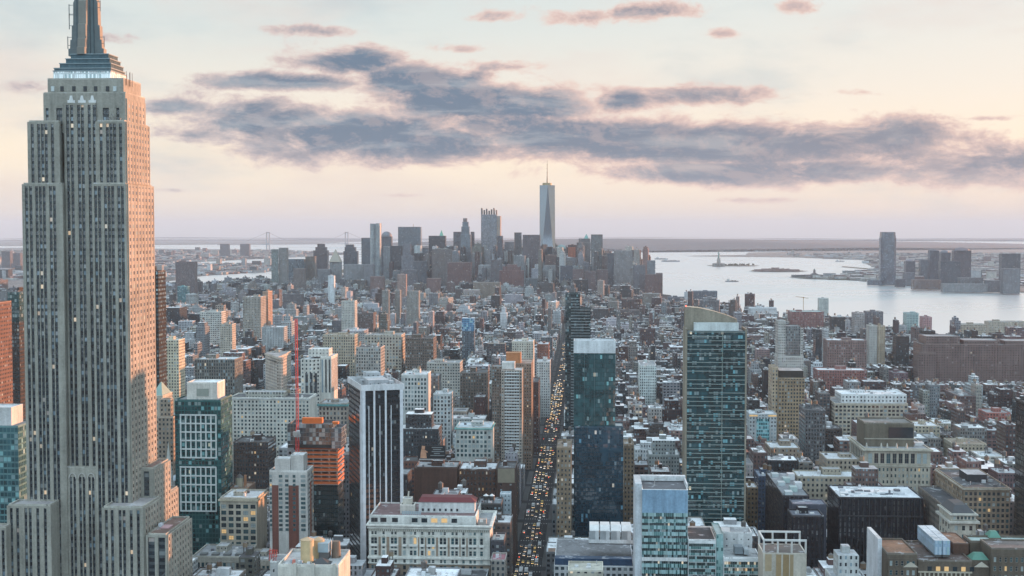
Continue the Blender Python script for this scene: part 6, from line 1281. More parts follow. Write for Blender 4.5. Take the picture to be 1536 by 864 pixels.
sky('broad stepped stone office block right of the skyline', 921, 949, 377, 4700, 50, (.35, .34, .34), (3, 4, .4, .7), steps=((923, 947, 376),)); sky('dark left wing of the broad stepped stone block', 911.5, 920.7, 380, 4705, 46, (.14, .15, .17))
sky('grey block right of the broad stepped stone block', 950, 968, 398, 4600, 36, (.22, .22, .24)); sky('slim pale glass tower above the rightmost brick tower', 971, 983, 391, 4800, 26, (.30, .34, .37)); sky('rightmost brick tower of the skyline standing by the water', 968, 994, 412, 4550, 34, (.22, .13, .115), steps=((984, 994, 410),))
sky('large red brown brick office block in front of the skyline', 671, 706, 394, 4700, 50, (.21, .12, .11), (3, 4, .4, .6)); sky('red brick art deco block with stepped sloping crown', 749, 785, 406, 4750, 46, (.24, .13, .12), (3, 4, .35, .6), steps=((754, 780, 400), (760, 775, 397)))
sky('white wedge shaped block at the foot of the tallest spired tower', 803, 840, 406, 4950, 44, (.46, .49, .51), (3, 4, .4, .4), steps=((815, 840, 398),)); sky('dark glass block beside the white wedge shaped block', 840.5, 860, 399, 4800, 34, (.10, .12, .15), (2.4, 3.9, .8, .7))
for k, (p0, p1, py) in enumerate(((859, 876, 404), (877, 894, 407), (895, 912, 405))):
    sky(('left', 'middle', 'right')[k] + ' one of three brown apartment blocks below the grey green flat topped tower', p0, p1, py, 4620 + k * 15, 40, (.20, .15, .15), (3, 3.2, .4, .5), name='apartment_tower')
for k, (p0, p1, py, Y, c, lab) in enumerate(((440, 456, 403, 4700, (.26, .22, .2), 'low brown block before the blue grey glass block'), (476, 494, 404, 4900, (.28, .29, .3), 'grey block before the stepped orange edged tower'), (545, 560, 397, 4800, (.3, .31, .33), 'grey block below the rippled twin shaft tower'), (620, 640, 392, 4900, (.16, .17, .19), 'dark block below the wide blue grey slab'), (625, 642, 372, 5500, (.2, .21, .23), 'slate tower right of the wide blue grey slab'), (707, 722, 380, 5050, (.27, .26, .26), 'pale brown tower left of the unfinished crowned tower'), (736, 752, 390, 4900, (.2, .19, .2), 'grey brown block before the unfinished crowned tower'), (788, 806, 418, 4600, (.13, .16, .17), 'dark teal block under the broad brown glass tower'), (640, 660, 418, 4500, (.3, .18, .16), 'pinkish brick block below the dark slab with green spire'), (710, 750, 424, 4300, (.36, .3, .24), 'tan stone block in front of the red brick art deco block'), (555, 575, 415, 4500, (.30, .20, .18), 'brick block below the rippled twin shaft tower'), (600, 625, 405, 4600, (.20, .20, .22), 'grey block before the stepped grey stone tower'), (765, 790, 372, 5500, (.17, .18, .2), 'grey tower tucked behind the slim dark tower'))):
    sky(lab, p0, p1, py, Y, 34, c)
NJG = 'towers on the far shore'
b = Bld('glass_tower', 'tall dark rounded top tower standing alone on the far shore', 'skyscraper'); Y = onZ(1333, 427, 2)[1]
x0, x1, z = span(1322, 1345, 357, Y); cx, hw_ = (x0 + x1) / 2, (x1 - x0) / 2; zb = ground(cx, Y); gs = S((.11, .125, .15), 2.4, 4, .7, .7, .0, .1, (.05, .06, .08))
oct_ = lambda k: [(cx - hw_ * k, Y + 8), (cx - hw_ * k + 10, Y), (cx + hw_ * k - 10, Y), (cx + hw_ * k, Y + 8), (cx + hw_ * k, Y + 44), (cx - hw_ * k, Y + 44)]
b.poly(oct_(1), zb, z, gs, RGREY, .2); b.body.prism(oct_(.96), z + .3, onY(1333, 348, Y)[1], gs, (.2, .2, .2), poly2=[(a + (cx - a) * .08, c + 1) for a, c in oct_(.96)]); b.tier(x0 - 60, x0 + 4, Y - 20, Y - .3, zb, zb + 22, gs, RGREY, .5); b.done(); LAND.append((1333, 350, 'the lone far shore tower'))
for k, (p0, p1, py, pb, c, lab, ex) in enumerate(((1359, 1373, 392, 420, (.17, .15, .17), 'short brown tower right of the lone far shore tower', dome(1360, 1372, 389, (.17, .15, .17))), (1381, 1393, 390, 420, (.17, .19, .22), 'short blue grey tower on the far shore', None), (1395, 1409, 376, 422, (.13, .135, .16), 'dark tower, left of the close pair on the far shore', dome(1395, 1409, 374, (.13, .135, .16))), (1412, 1426, 379, 424, (.14, .145, .17), 'dark tower, right of the close pair on the far shore', dome(1412, 1425, 375, (.14, .145, .17))), (1411, 1441, 392, 428, (.10, .105, .125), 'dark low wide block in front of the close pair on the far shore', None),
        (1431, 1457, 376, 426, (.15, .125, .14), 'broad brown rounded tower on the far shore', dome(1432, 1456, 371, (.15, .125, .14))), (1503, 1531, 381, 438, (.14, .135, .15), 'dark square tower at the right end of the far shore', None), (1505, 1530, 403, 440, (.27, .27, .29), 'pale block in front of the dark square tower on the far shore', None), (1370, 1412, 420, 434, (.30, .22, .20), 'low pinkish block by the water on the far shore', None), (1415, 1482, 426, 438, (.36, .36, .37), 'long low pale block by the water on the far shore', None), (1440, 1475, 417, 436, (.24, .24, .25), 'mid rise grey block behind the long pale block on the far shore', None), (1480, 1503, 421, 438, (.28, .28, .3), 'low grey block between the pale blocks on the far shore', None), (1345, 1358, 419, 430, (.14, .14, .16), 'dark low block at the foot of the lone far shore tower', None), (1357, 1372, 409, 427, (.24, .24, .27), 'grey mid rise right of the lone far shore tower', None))):
    Y = onZ((p0 + p1) / 2, pb, 2)[1]; sky(lab, p0, p1, py, Y, 38, c, (2.8, 3.8, .5, .55), extra=ex)
# suspension bridge far to the south
T1, T2_ = onY(402, 348, 16492 - 250), onY(520, 348, 17316 - 250); A, C = (T1[0], 16242.0), (T2_[0], 17066.0); br = empty('suspension_bridge', (A[0], A[1], gz(*A)), 'faint long suspension bridge with two tall towers on the horizon', 'bridge'); st = P((.26, .30, .33))
def bpart(n, m): m.build(n, br, origin=(A[0], A[1], gz(*A)))
for X_, Y_ in (A, C):
    m = MB(); zb = gz(X_, Y_) - 2; H_ = onY(402, 348, 16242)[1]
    for s_ in (-17, 17): m.box(X_ + s_ - 7, X_ + s_ + 7, Y_ - 8, Y_ + 8, zb, H_, st, wm=PAINT, tm=PAINT)
    for zz in (H_ - 14, zb + 70): m.box(X_ - 9.9, X_ + 9.9, Y_ - 6, Y_ + 6, zz, zz + 13, st, wm=PAINT, tm=PAINT, bottom=True)
    bpart('bridge_tower', m)
m = MB(); dv = Vector((C[0] - A[0], C[1] - A[1])); P_ = lambda t: (A[0] + dv.x * t, A[1] + dv.y * t)
for k in range(20):
    t0, t1 = -.6 + k * .11, -.6 + (k + 1) * .11; p, q = P_(t0), P_(t1); m.bar((*p, gz(*p) + 68), (*q, gz(*q) + 68), 9, st)
bpart('deck', m); m = MB(); Ht = H_ - gz(*A)
def cab(t):
    if 0 <= t <= 1: return 76 + (Ht - 76) * (2 * t - 1) ** 2
    return Ht - (Ht - 66) * min(1, (abs(t - .5) - .5) / .35)
ts = [-.35 + 1.7 * i / 36 for i in range(37)]
for t0, t1 in zip(ts[:-1], ts[1:]): p, q = P_(t0), P_(t1); m.bar((*p, gz(*p) + cab(t0)), (*q, gz(*q) + cab(t1)), 4, st)
bpart('cable', m); LAND.append((460, 360, 'the far suspension bridge'))
# statue on its island, terminal on its pier, islands' buildings, boats
sx, sy = onZ(1078, 398, 3); sz = gz(sx, sy) + 2; sroot = empty('statue', (sx, sy, sz), 'small green robed statue with raised torch on its stone pedestal', 'statue'); so = (sx, sy, sz); sc = 1.12
GRN, SPED = P((.11, .19, .17)), P((.22, .20, .18))
m = MB(); m.prism([(sx + 42 * (1 if k % 2 else .62) * math.cos(2 * math.pi * k / 22), sy + 42 * (1 if k % 2 else .62) * math.sin(2 * math.pi * k / 22)) for k in range(22)], sz - 2, sz + 20, SPED, wm=PAINT, tm=PAINT); m.build('star_fort_base', sroot, origin=so)
m = MB(); q = lambda r_: [(sx - r_, sy - r_), (sx + r_, sy - r_), (sx + r_, sy + r_), (sx - r_, sy + r_)]; m.prism(q(13), sz + 20, sz + 50, SPED, poly2=q(9), wm=PAINT, tm=PAINT); m.prism(q(11), sz + 50.05, sz + 53, SPED, wm=PAINT, tm=PAINT, bottom=True); m.build('pedestal', sroot, origin=so)
m = MB(); zf = sz + 53
for (z0, z1, r0, r1) in ((0, 10, 6.5, 5.8), (10, 22, 5.8, 4.8), (22, 30, 4.8, 5.0), (30, 34, 5.0, 2.2), (34, 39.5, 2.2, 2.4), (39.5, 41, 2.4, 1.4)): m.cyl(sx, sy, zf + z0, zf + z1, r0, GRN, 10, r2=r1, bottom=False)
m.bar((sx - 4, sy - 1, zf + 31), (sx - 6.5, sy - 2, zf + 42), 3.0, GRN); m.bar((sx - 6.5, sy - 2, zf + 42), (sx - 6.6, sy - 2, zf + 46), 1.6, GRN); m.bar((sx + 4, sy - 3, zf + 24), (sx + 5, sy - 4, zf + 31), 3.4, GRN); m.build('figure', sroot, origin=so)
m = MB(); m.cyl(sx - 6.6, sy - 2, zf + 46, zf + 47, 2.0, GRN, 8); m.cyl(sx - 6.6, sy - 2, zf + 47, zf + 50.5, 1.4, P((.5, .38, .12)), 8, r2=.2); m.build('torch', sroot, origin=so)
m = MB()
for k in range(7): a = math.pi * (k + .5) / 7; m.bar((sx + 1.6 * math.cos(a), sy, zf + 40 + 1.2 * math.sin(a)), (sx + 4.2 * math.cos(a), sy, zf + 40.5 + 3.4 * math.sin(a)), .6, GRN)
m.build('crown', sroot, origin=so); LAND.append((1078, 390, 'the statue'))
def island_trees(c, rx, ry, n, seed, label):
    r = random.Random(seed); m = MB(); tr = MB()
    for k in range(n):
        a, q_ = r.uniform(0, 6.283), math.sqrt(r.random()); x, y = c[0] + rx * q_ * math.cos(a), c[1] + ry * q_ * math.sin(a); h = r.uniform(8, 14); z = gz(x, y) + 2.3
        for j in range(4):
            xx, yy, zz, rr_ = x + r.uniform(-5, 5), y + r.uniform(-5, 5), z + h * r.uniform(.4, .9), r.uniform(2, 4.5)
            m.cyl(xx, yy, zz - rr_ * .6, zz + rr_ * .3, rr_ * .7, P((.045 + r.random() * .03, .05, .035)), 6, r2=rr_); m.cyl(xx, yy, zz + rr_ * .3, zz + rr_, rr_, P((.05, .05 + r.random() * .02, .035)), 6, r2=rr_ * .3)
        m.bar((x, y, z - .5), (x, y, z + h * .6), .7, P((.06, .045, .035)))
    o = m.build('island_trees', kind='stuff'); o['label'] = label
island_trees((LIB[0] + 25, LIB[1] + 10), 125, 85, 45, 3, 'bare trees covering the island around the statue'); island_trees(ELL, 70, 90, 18, 4, 'trees among the halls of the second island')
for k, (px, w, h) in enumerate(((1138, 26, 12), (1150, 30, 16), (1163, 22, 22), (1175, 34, 15), (1190, 34, 12))):
    x, y = onZ(px, 406, 2); bb = Bld('island_hall', ('low western hall', 'broad red roofed hall', 'tall towered main hall', 'long hall right of the main hall', 'low end hall nearest the lone far shore tower')[k] + ' on the small harbour island', 'building'); bb.tier(x - w, x + w, y - 14, y + 14, gz(x, y) + 2, h + gz(x, y) + 2, S((.22, .13, .11), 4, 4, .35, .45, 0), (.2, .15, .13), .3); bb.done()
x, y = onZ(1223, 416, 2); bb = Bld('ferry_terminal', 'brown gabled terminal with clock tower on the long harbour pier', 'building'); z = gz(x, y) + 2; bb.tier(x - 42, x + 40, y, y + 40, z, z + 15, S((.15, .12, .115), 5, 5, .35, .5, 0), (.12, .1, .1), .3)
m = bb.part('gabled_roof'); m.prism([(x - 24, y + 1), (x + 22, y + 1), (x + 22, y + 39), (x - 24, y + 39)], z + 15.4, z + 26, P((.11, .09, .09)), poly2=[(x - 3, y + 1.5), (x + 1, y + 1.5), (x + 1, y + 38), (x - 3, y + 38)], wm=PAINT, tm=PAINT); m = bb.part('clock_tower'); m.box(x - 7, x + 3, y + 14, y + 24, z + 15.5, z + 38, P((.13, .1, .1)), wm=PAINT, tm=PAINT); m.prism([(x - 7, y + 14), (x + 3, y + 14), (x + 3, y + 24), (x - 7, y + 24)], z + 38.02, z + 48, P((.1, .12, .11)), poly2=[(x - 2.2, y + 18.8), (x - 1.8, y + 18.8), (x - 1.8, y + 19.2), (x - 2.2, y + 19.2)], wm=PAINT, tm=PAINT); bb.done()
def boat(px, py, L, wd, hh, name, label, c=(.12, .12, .13)):
    x, y = onZ(px, py, 0); z = gz(x, y) + .1; m = MB(); hull = lambda k: [(x - L / 2, y - wd / 2 * k), (x + L * .36, y - wd / 2 * k), (x + L / 2 * (1.05 - .05 * k), y), (x + L * .36, y + wd / 2 * k), (x - L / 2, y + wd / 2 * k)]
    m.prism(hull(.85), z - .5, z + hh, P(c), poly2=hull(1.0), wm=PAINT, tm=PAINT); o = m.build(name, None, label, 'boat', None, origin=(x, y, z))
    m = MB(); m.box(x - L * .38, x - L * .2, y - wd * .36, y + wd * .36, z + hh + .05, z + hh + wd * .55, P((.45, .45, .45)), wm=PAINT, tm=PAINT); m.build('deckhouse', o, origin=(x, y, z)); m = MB(); m.bar((x - L * .28, y, z + hh + wd * .55), (x - L * .28, y, z + hh + wd * 1.1), .6, P((.2, .2, .2))); m.build('boat_mast', o, origin=(x, y, z))
    if L > 60:
        m = MB()
        for k in range(4): m.box(x - L * .12 + k * L * .11, x - L * .03 + k * L * .11, y - wd * .4, y + wd * .4, z + hh + .05, z + hh + 1.5 + k % 2, P((.18, .13, .11)), wm=PAINT, tm=PAINT)
        m.build('cargo_hatch', o, origin=(x, y, z))
boat(1098, 421.5, 62, 15, 3.4, 'barge', 'dark cargo barge moored in the river right of the rightmost brick tower'); boat(1006, 391, 140, 24, 8, 'cargo_ship', 'long cargo ship anchored left of the statue', (.2, .2, .22)); boat(992, 387.5, 110, 20, 7, 'cargo_ship', 'farther cargo ship anchored beyond the first, left of the statue', (.22, .22, .24)); boat(1260, 391, 70, 16, 5, 'ferry_boat', 'pale boat between the statue and the lone far shore tower', (.3, .3, .32))

# ------------------------------------------------------------------ the rest of the city: street grid, lots, buildings
cr = random.Random(2024)
PAL = [(.20, .085, .06), (.155, .075, .06), (.12, .08, .065), (.25, .12, .085), (.30, .235, .165), (.36, .31, .245), (.42, .37, .28), (.25, .25, .25), (.34, .34, .33), (.47, .48, .47), (.10, .095, .09), (.06, .055, .055), (.27, .19, .145), (.33, .27, .22)]
PAL = [tuple(.52 * v + .48 * (.3 * c[0] + .6 * c[1] + .1 * c[2]) * k for v, k in zip(c, (.93, 1.0, 1.1))) for c in PAL]
PALN = ['red brick', 'dark red brick', 'brown brick', 'orange brick', 'tan', 'beige', 'cream', 'grey', 'pale grey', 'white', 'dark brown', 'blackish', 'light brown', 'buff']
RPAL = [(.68, .70, .72), (.54, .56, .58), (.36, .38, .40), (.24, .25, .26), (.13, .135, .14), (.07, .07, .075), (.33, .28, .22), (.30, .13, .09), (.74, .75, .76)]
RPALN = ['white-roofed', 'pale-roofed', 'silver-roofed', 'grey-roofed', 'charcoal-roofed', 'black-roofed', 'tan-roofed', 'rust-roofed', 'white-roofed']
def inpoly(x, y, poly):
    r = False; n = len(poly)
    for i in range(n):
        (x1, y1), (x2, y2) = poly[i], poly[i - 1]
        if (y1 > y) != (y2 > y) and x < (x2 - x1) * (y - y1) / (y2 - y1) + x1: r = not r
    return r
def shrink_ok(x, y, m=70): return all(inpoly(x + a, y + b_, MANH) for a, b_ in ((m, 0), (-m, 0), (0, m), (0, -m)))
LOTS = []
def add_lot(x0, x1, y0, y1, h, rot=0.0, piv=(0, 0)):
    cx, cy_ = (x0 + x1) / 2, (y0 + y1) / 2
    if rot:
        c, s_ = math.cos(rot), math.sin(rot); ux, uy = cx - piv[0], cy_ - piv[1]; cx, cy_ = piv[0] + ux * c - uy * s_, piv[1] + ux * s_ + uy * c
    if cy_ < 640: return
    pr = proj(cx, cy_, 20)
    if not pr or pr[0] < -60 or pr[0] > 1600: return
    if not shrink_ok(cx, cy_): return
    w, d_ = (x1 - x0) / 2, (y1 - y0) / 2; e = max(w, d_) if rot else 0
    ex, ey = (e or w), (e or d_)
    if abs(cx - AVX) < 15.6 + ex and cy_ < 3450: return
    for (a, b_, c, dd_) in FOOT:
        if cx + ex > a - 1.5 and cx - ex < b_ + 1.5 and cy_ + ey > c - 1.5 and cy_ - ey < dd_ + 1.5: return
    # keep what the photograph shows unobstructed
    yf = cy_ - ey
    for it in range(2):
        pa, pb = proj(cx - ex, yf, h), proj(cx + ex, yf, h)
        for (q0, q1, qy, Yq) in CLEAR:
            if yf < Yq and pb[0] > q0 and pa[0] < q1:
                lim = onY((pa[0] + pb[0]) / 2, min(qy, 900), yf)[1]; h = min(h, lim - 4)
    if -29 < cx - ex and cx - ex < 15: h = min(h, 30 + cr.uniform(-6, 2))
    if h < 7: return
    LOTS.append((cx, cy_, w, d_, h, rot))
def height(x, y):
    r = cr.random()
    if y < 1500:
        base = cr.choice((22, 28, 34, 40, 46, 52, 60)) if x < 200 else cr.choice((20, 26, 32, 40, 48, 56))
        if r > .93: base += cr.uniform(10, 35)
        return base * cr.uniform(.85, 1.1)
    if y < 2300:
        if x > 60: base = cr.choice((13, 15, 16, 18, 20, 24, 30, 38)); base += cr.uniform(15, 35) if r > .93 else 0
        else: base = cr.choice((18, 22, 28, 34, 40, 46)); base += cr.uniform(10, 40) if r > .94 else 0
        return base * cr.uniform(.9, 1.1)
    if y < 3450:
        base = cr.choice((12, 13, 15, 16, 18, 20, 24)) if x > -60 else cr.choice((15, 18, 20, 24, 30, 36))
        base += cr.uniform(12, 40) if r > .945 else 0; return base * cr.uniform(.9, 1.1)
    if y < 4500:
        base = cr.choice((16, 18, 20, 24, 28, 34)) ; base += cr.uniform(15, 45) if r > .95 else 0; return base
    if x < -1100: return cr.choice((15, 18, 22, 40, 45))
    return (cr.choice((50, 70, 90, 110, 135, 165)) if -950 < x < 60 and y > 4800 else cr.choice((20, 26, 34, 44, 56))) * cr.uniform(.8, 1.1)
def fill_block(x0, x1, y0, y1, rot=0.0, piv=(0, 0), wide=1.0):
    ym = (y0 + y1) / 2
    for half in range(2):
        ya, yb_ = (y0, ym - .3) if half == 0 else (ym + .3, y1)
        x = x0
        while x < x1 - 5:
            w = cr.choice((7.5, 7.5, 8, 12, 15, 16, 22, 30)) * wide if y0 > 1400 else cr.choice((12, 15, 18, 22, 26, 30, 38))
            w = min(w, x1 - x)
            if x1 - x - w < 5: w = x1 - x
            gap = cr.uniform(.5, 7) if cr.random() < .75 else 0; h = height(x, y0)
            if w > 20 and cr.random() < .25 and half == 0: add_lot(x + .1, x + w - .1, y0, y1, h, rot, piv)
            elif half == 0: add_lot(x + .1, x + w - .1, ya, yb_ - gap, h, rot, piv)
            else: add_lot(x + .1, x + w - .1, ya + gap, yb_, h, rot, piv)
            x += w
AVS = [AVX + k for k in (-2100, -1900, -1710, -1520, -1330, -1140, -975, -850, -710, -568, -427, -283, 0, 275, 549, 823, 1097, 1368, 1500, 1700)]
for a, c in zip(AVS[:-1], AVS[1:]):
    for n in range(36, 1, -1):
        fill_block(a + 15.6, c - 15.6, st_y(n) + 9, st_y(n - 1) - 9, wide=1.0 if a > -400 else 1.3)
def lattice_zone(rot, piv, us, vs, test, wide):
    c, s_ = math.cos(rot), math.sin(rot)
    for u0, u1 in zip(us[:-1], us[1:]):
        for v0, v1 in zip(vs[:-1], vs[1:]):
            mx, my_ = (u0 + u1) / 2 - piv[0], (v0 + v1) / 2 - piv[1]
            if test(piv[0] + mx * c - my_ * s_, piv[1] + mx * s_ + my_ * c): fill_block(u0 + 6, u1 - 6, v0 + 6, v1 - 6, rot, piv, wide)
lattice_zone(R(-9), (0, 3800), [-2600 + 105 * k for k in range(46)], [3260 + 66 * k for k in range(40)], lambda x, y: y > 3260 and y < 5750 and x > -2500, 1.7)

def style_for(i):
    west = LOTS[i][0] > 40; k = cr.choices(range(14), weights=(14, 12, 9, 8, 4, 5, 4, 7, 6, 7, 7, 6, 7, 4) if west else (5, 4, 4, 2, 4, 7, 6, 10, 15, 20, 7, 9, 3, 5))[0]; q_ = cr.choice((cr.uniform(.3, .65), cr.uniform(.6, 1.2))); c = tuple(min(.6, v * q_ * cr.uniform(.96, 1.04)) for v in PAL[k]); rk = cr.choices(range(9), weights=(26, 15, 10, 7, 8, 9, 2, 1, 22))[0]
    big = cr.random() < .3
    st = S(c, cr.uniform(3.4, 4.6) if big else cr.uniform(2.3, 3.2), cr.uniform(3.3, 4.2), cr.uniform(.5, .7) if big else cr.uniform(.36, .52), cr.uniform(.46, .64), cr.choice((.0, .01, .02, .05)), .2 if LOTS[i][1] < 1800 else .08)
    return k, rk, st
def emit(cx, cy_, w, d_, h, rot, st, roof, body, get, r, detail):
    z0 = ground(cx, cy_); z = z0 + h; kw = dict(rot=rot, piv=(cx, cy_))
    rf = get('roof')
    body.box(cx - w, cx + w, cy_ - d_, cy_ + d_, z0 - 1, z - .9, st, roof, **kw)
    # coping and sunk deck
    if detail:
        rc = P(tuple(min(.65, v * 1.2 + .02) for v in st[0]))
        for (a, b_, c, e) in ((-w, w, -d_, -d_ + .5), (-w, w, d_ - .5, d_), (-w, -w + .5, -d_ + .5, d_ - .5), (w - .5, w, -d_ + .5, d_ - .5)): rf.box(cx + a, cx + b_, cy_ + c, cy_ + e, z - .9, z + .2, rc, wm=FAC, tm=ROOF, **kw)
        rf.box(cx - w + .5, cx + w - .5, cy_ - d_ + .5, cy_ + d_ - .5, z - .88, z - .5, P(roof), wm=ROOF, **kw)
    else: rf.box(cx - w, cx + w, cy_ - d_, cy_ + d_, z - .9, z, P(st[0]), roof, wm=FAC, tm=ROOF, rim=.7, **kw)
    def sub(nm, a, b_, c, e, za, zb, s_, top=None, m_=None):
        get(nm).box(cx + a * w, cx + b_ * w, cy_ + c * d_, cy_ + e * d_, za, zb, s_, top, wm=m_ or FAC, tm=ROOF, rot=rot, piv=(cx, cy_))
    zz = z - .5; tags = []
    if h > 34 and r.random() < .35 and min(w, d_) > 7:
        q = r.uniform(.55, .8); hh = r.uniform(5, 14); sub('setback_storey', -q, q, -q * .9, q, zz, zz + hh, st, roof); tags.append('setback top'); zz2 = zz + hh
        sub('bulkhead', -.25, .2, -.1, .4, zz2, zz2 + 3.5, P(tuple(v * .8 for v in st[0])), roof); 
    else:
        zz2 = zz; u, v = r.uniform(-.6, .1), r.uniform(-.2, .3); bw, bd = r.uniform(.25, .6), r.uniform(.25, .5)
        wc = r.choice((st[0], (.45, .46, .47), (.3, .3, .3), tuple(v_ * .7 for v_ in st[0]))); sub('bulkhead', u, min(u + bw, .9), v, min(v + bd, .9), zz, zz + r.uniform(2.4, 4.6), P(wc), r.choice(RPAL[:4]))
        if r.random() < .55: sub('stair_house', r.uniform(-.9, -.5), r.uniform(-.4, -.2), -.8, -.45, zz, zz + r.uniform(1.6, 3), P(r.choice(((.5, .52, .54), (.2, .2, .2), (.35, .25, .2)))), r.choice(RPAL[:4]))
    for q in range(r.choice((2, 3, 4, 6)) if detail else r.choice((0, 1, 2, 3))):
        u, v = r.uniform(-.8, .6), r.uniform(-.8, .6); aw, ad = min(2.2, .3 * w), min(2.6, .3 * d_)
        a, b_ = cx + u * w, cy_ + v * d_; get('air_handler').box(a, a + aw, b_, b_ + ad, zz, zz + r.uniform(.9, 2.2), P(r.choice(((.52, .55, .57), (.3, .32, .33), (.12, .12, .13), (.6, .6, .6)))), wm=PAINT, tm=PAINT)
    if detail:
        for q in range(r.choice((1, 2, 3))):
            m = get('roof_duct'); u, v = cx + r.uniform(-.7, .2) * w, cy_ + r.uniform(-.7, .6) * d_; L_ = r.uniform(.3, .7) * w
            m.box(u, u + L_, v, v + .7, zz + .35, zz + 1.1, P(r.choice(((.42, .44, .46), (.2, .2, .21)))), wm=PAINT, tm=PAINT, bottom=True)
        m = get('vent_pipe'); m.cyl(cx + r.uniform(-.8, .8) * w, cy_ + r.uniform(-.8, .8) * d_, zz, zz + r.uniform(1, 2.5), .22, P((.3, .3, .3)), 6)
    if (h > 22 and r.random() < .55) or r.random() < .12:
        a, b_ = cx + r.uniform(-.5, .5) * w, cy_ + r.uniform(.1, .6) * d_; m = get('water_tank'); lg = r.uniform(2, 4.5); rad = r.uniform(1.4, 2.0); c = r.choice(((.15, .095, .06), (.10, .09, .085), (.22, .17, .12)))
        m.cyl(a, b_, zz2 + lg, zz2 + lg + rad * 1.8, rad, P(c), 8, cone=rad * .8, conecol=(.12, .11, .1)); tags.append('roof tank')
        if detail:
            for sx_ in (-.6, .6):
                for sy_ in (-.6, .6): m.bar((a + sx_ * rad, b_ + sy_ * rad, zz2), (a + sx_ * rad, b_ + sy_ * rad, zz2 + lg), .25, P((.05, .05, .05)))
        else: m.box(a - .8, a + .8, b_ - .8, b_ + .8, zz2, zz2 + lg, P((.05, .05, .05)), wm=PAINT, tm=PAINT)
    return tags
# which lots show largest: paint front faces far to near into a small id buffer
BW, BH = 768, 432; idb = np.full((BH, BW), -1, np.int32)
def paint(i, x0, x1, yf, zt, depth=0):
    a, c = proj(x0, yf, zt), proj(x1, yf, zt); g = proj(x0, yf, 0)
    if depth: t = proj(x0, yf + depth, zt)[1]
    else: t = a[1]
    p0, p1, q0, q1 = int(a[0] / 2), int(c[0] / 2) + 1, int(min(a[1], t) / 2), int(g[1] / 2) + 1
    p0, p1, q0, q1 = max(0, p0), min(BW, p1), max(0, q0), min(BH, q1)
    if p1 > p0 and q1 > q0: idb[q0:q1, p0:p1] = i
items = [(cy_ - d_, i, cx - w, cx + w, h + ground(cx, cy_), 2 * d_) for i, (cx, cy_, w, d_, h, rot) in enumerate(LOTS)]
for o in COL.objects:
    if o.parent is None and o.get('category') in ('building', 'skyscraper', 'hotel', 'church') and o.type == 'MESH':
        v = np.array([q[:] for q in o.bound_box]); l = np.array(o.location); mn, mx = v.min(0) + l, v.max(0) + l; items.append((mn[1], -2, mn[0], mx[0], mx[2], 0))
items.sort(reverse=True)
for yf, i, a, c, zt, dd_ in items: paint(i, a, c, yf, zt, dd_)
ids, cnt = np.unique(idb, return_counts=True); area = {int(k): int(v) for k, v in zip(ids, cnt) if k >= 0}
NSOLO = 300 - 28
solo = sorted(area, key=lambda k: -area[k])[:NSOLO]; solos = set(solo)
mass = MB(); info = []
for i, L in enumerate(LOTS):
    cx, cy_, w, d_, h, rot = L; k, rk, st = style_for(i); r = random.Random(i * 7 + 1)
    if i not in solos:
        emit(cx, cy_, w, d_, h, rot, st, RPAL[rk], mass, lambda nm: mass, r, False); continue
    body = MB(); parts = {}
    def get(nm):
        if nm in ('air_handler', 'roof_duct'):
            nm2 = nm + '#%d' % sum(1 for q in parts if q.startswith(nm)); parts[nm2] = MB(); return parts[nm2]
        return parts.setdefault(nm, MB())
    tg = emit(cx, cy_, w, d_, h, rot, st, RPAL[rk], body, get, r, True)
    org = (cx, cy_, ground(cx, cy_)); nm = 'brick_building' if k in (0, 1, 2, 3) else 'loft_building' if w > 9 else 'row_building'
    root = body.build(nm, None, None, 'building', 'buildings of the street grid', origin=org)
    ro = parts.pop('roof').build('roof', root, origin=org)
    for q, m in parts.items(): m.build(q.split('#')[0], ro if q.split('#')[0] in ONROOF else root, origin=org)
    vis = np.argwhere(idb == i); info.append((root, k, rk, h, w, tg, float(vis[:, 1].mean()) * 2, float(vis[:, 0].mean()) * 2, area[i]))
mass.build('distant_city', kind='stuff', label='dense mass of small distant buildings and rooftops filling the island behind')
# labels that single each one out: look first, then the nearest landmark, then rank along the row
from collections import defaultdict
cand = []
for (root, k, rk, h, w, tg, px, py, ar) in info:
    size = 'low' if h < 20 else 'midrise' if h < 38 else 'tall'; wide = 'narrow ' if w < 5 else 'wide ' if w > 13 else ''
    q = sorted(LAND, key=lambda t: math.hypot(t[0] - px, (t[1] + 40 - py) * .8))[0]; dx_, dy_ = px - q[0], py - q[1]
    rel = ('left of' if dx_ < 0 else 'right of') if abs(dx_) > 28 else ('below' if dy_ > 0 else 'above')
    cand.append([root, '%s%s %s %s building' % (wide, size, PALN[k], RPALN[rk]), (' and ' + tg[0]) if tg else '', rel + ' ' + q[2], px, py])
byl = defaultdict(list)
for c in cand: byl[c[1] + ' ' + c[3]].append(c)
ORD = ['nearest', 'second nearest', 'third nearest', 'fourth nearest', 'fifth nearest', 'sixth nearest', 'seventh nearest', 'eighth nearest', 'ninth nearest', 'tenth nearest', 'eleventh nearest', 'twelfth nearest']
for key, cs in byl.items():
    cs.sort(key=lambda c: -c[5])
    for n_, c in enumerate(cs): c[0]['label'] = (ORD[n_] + ' ' if len(cs) > 1 else '') + c[1] + ' ' + c[3]
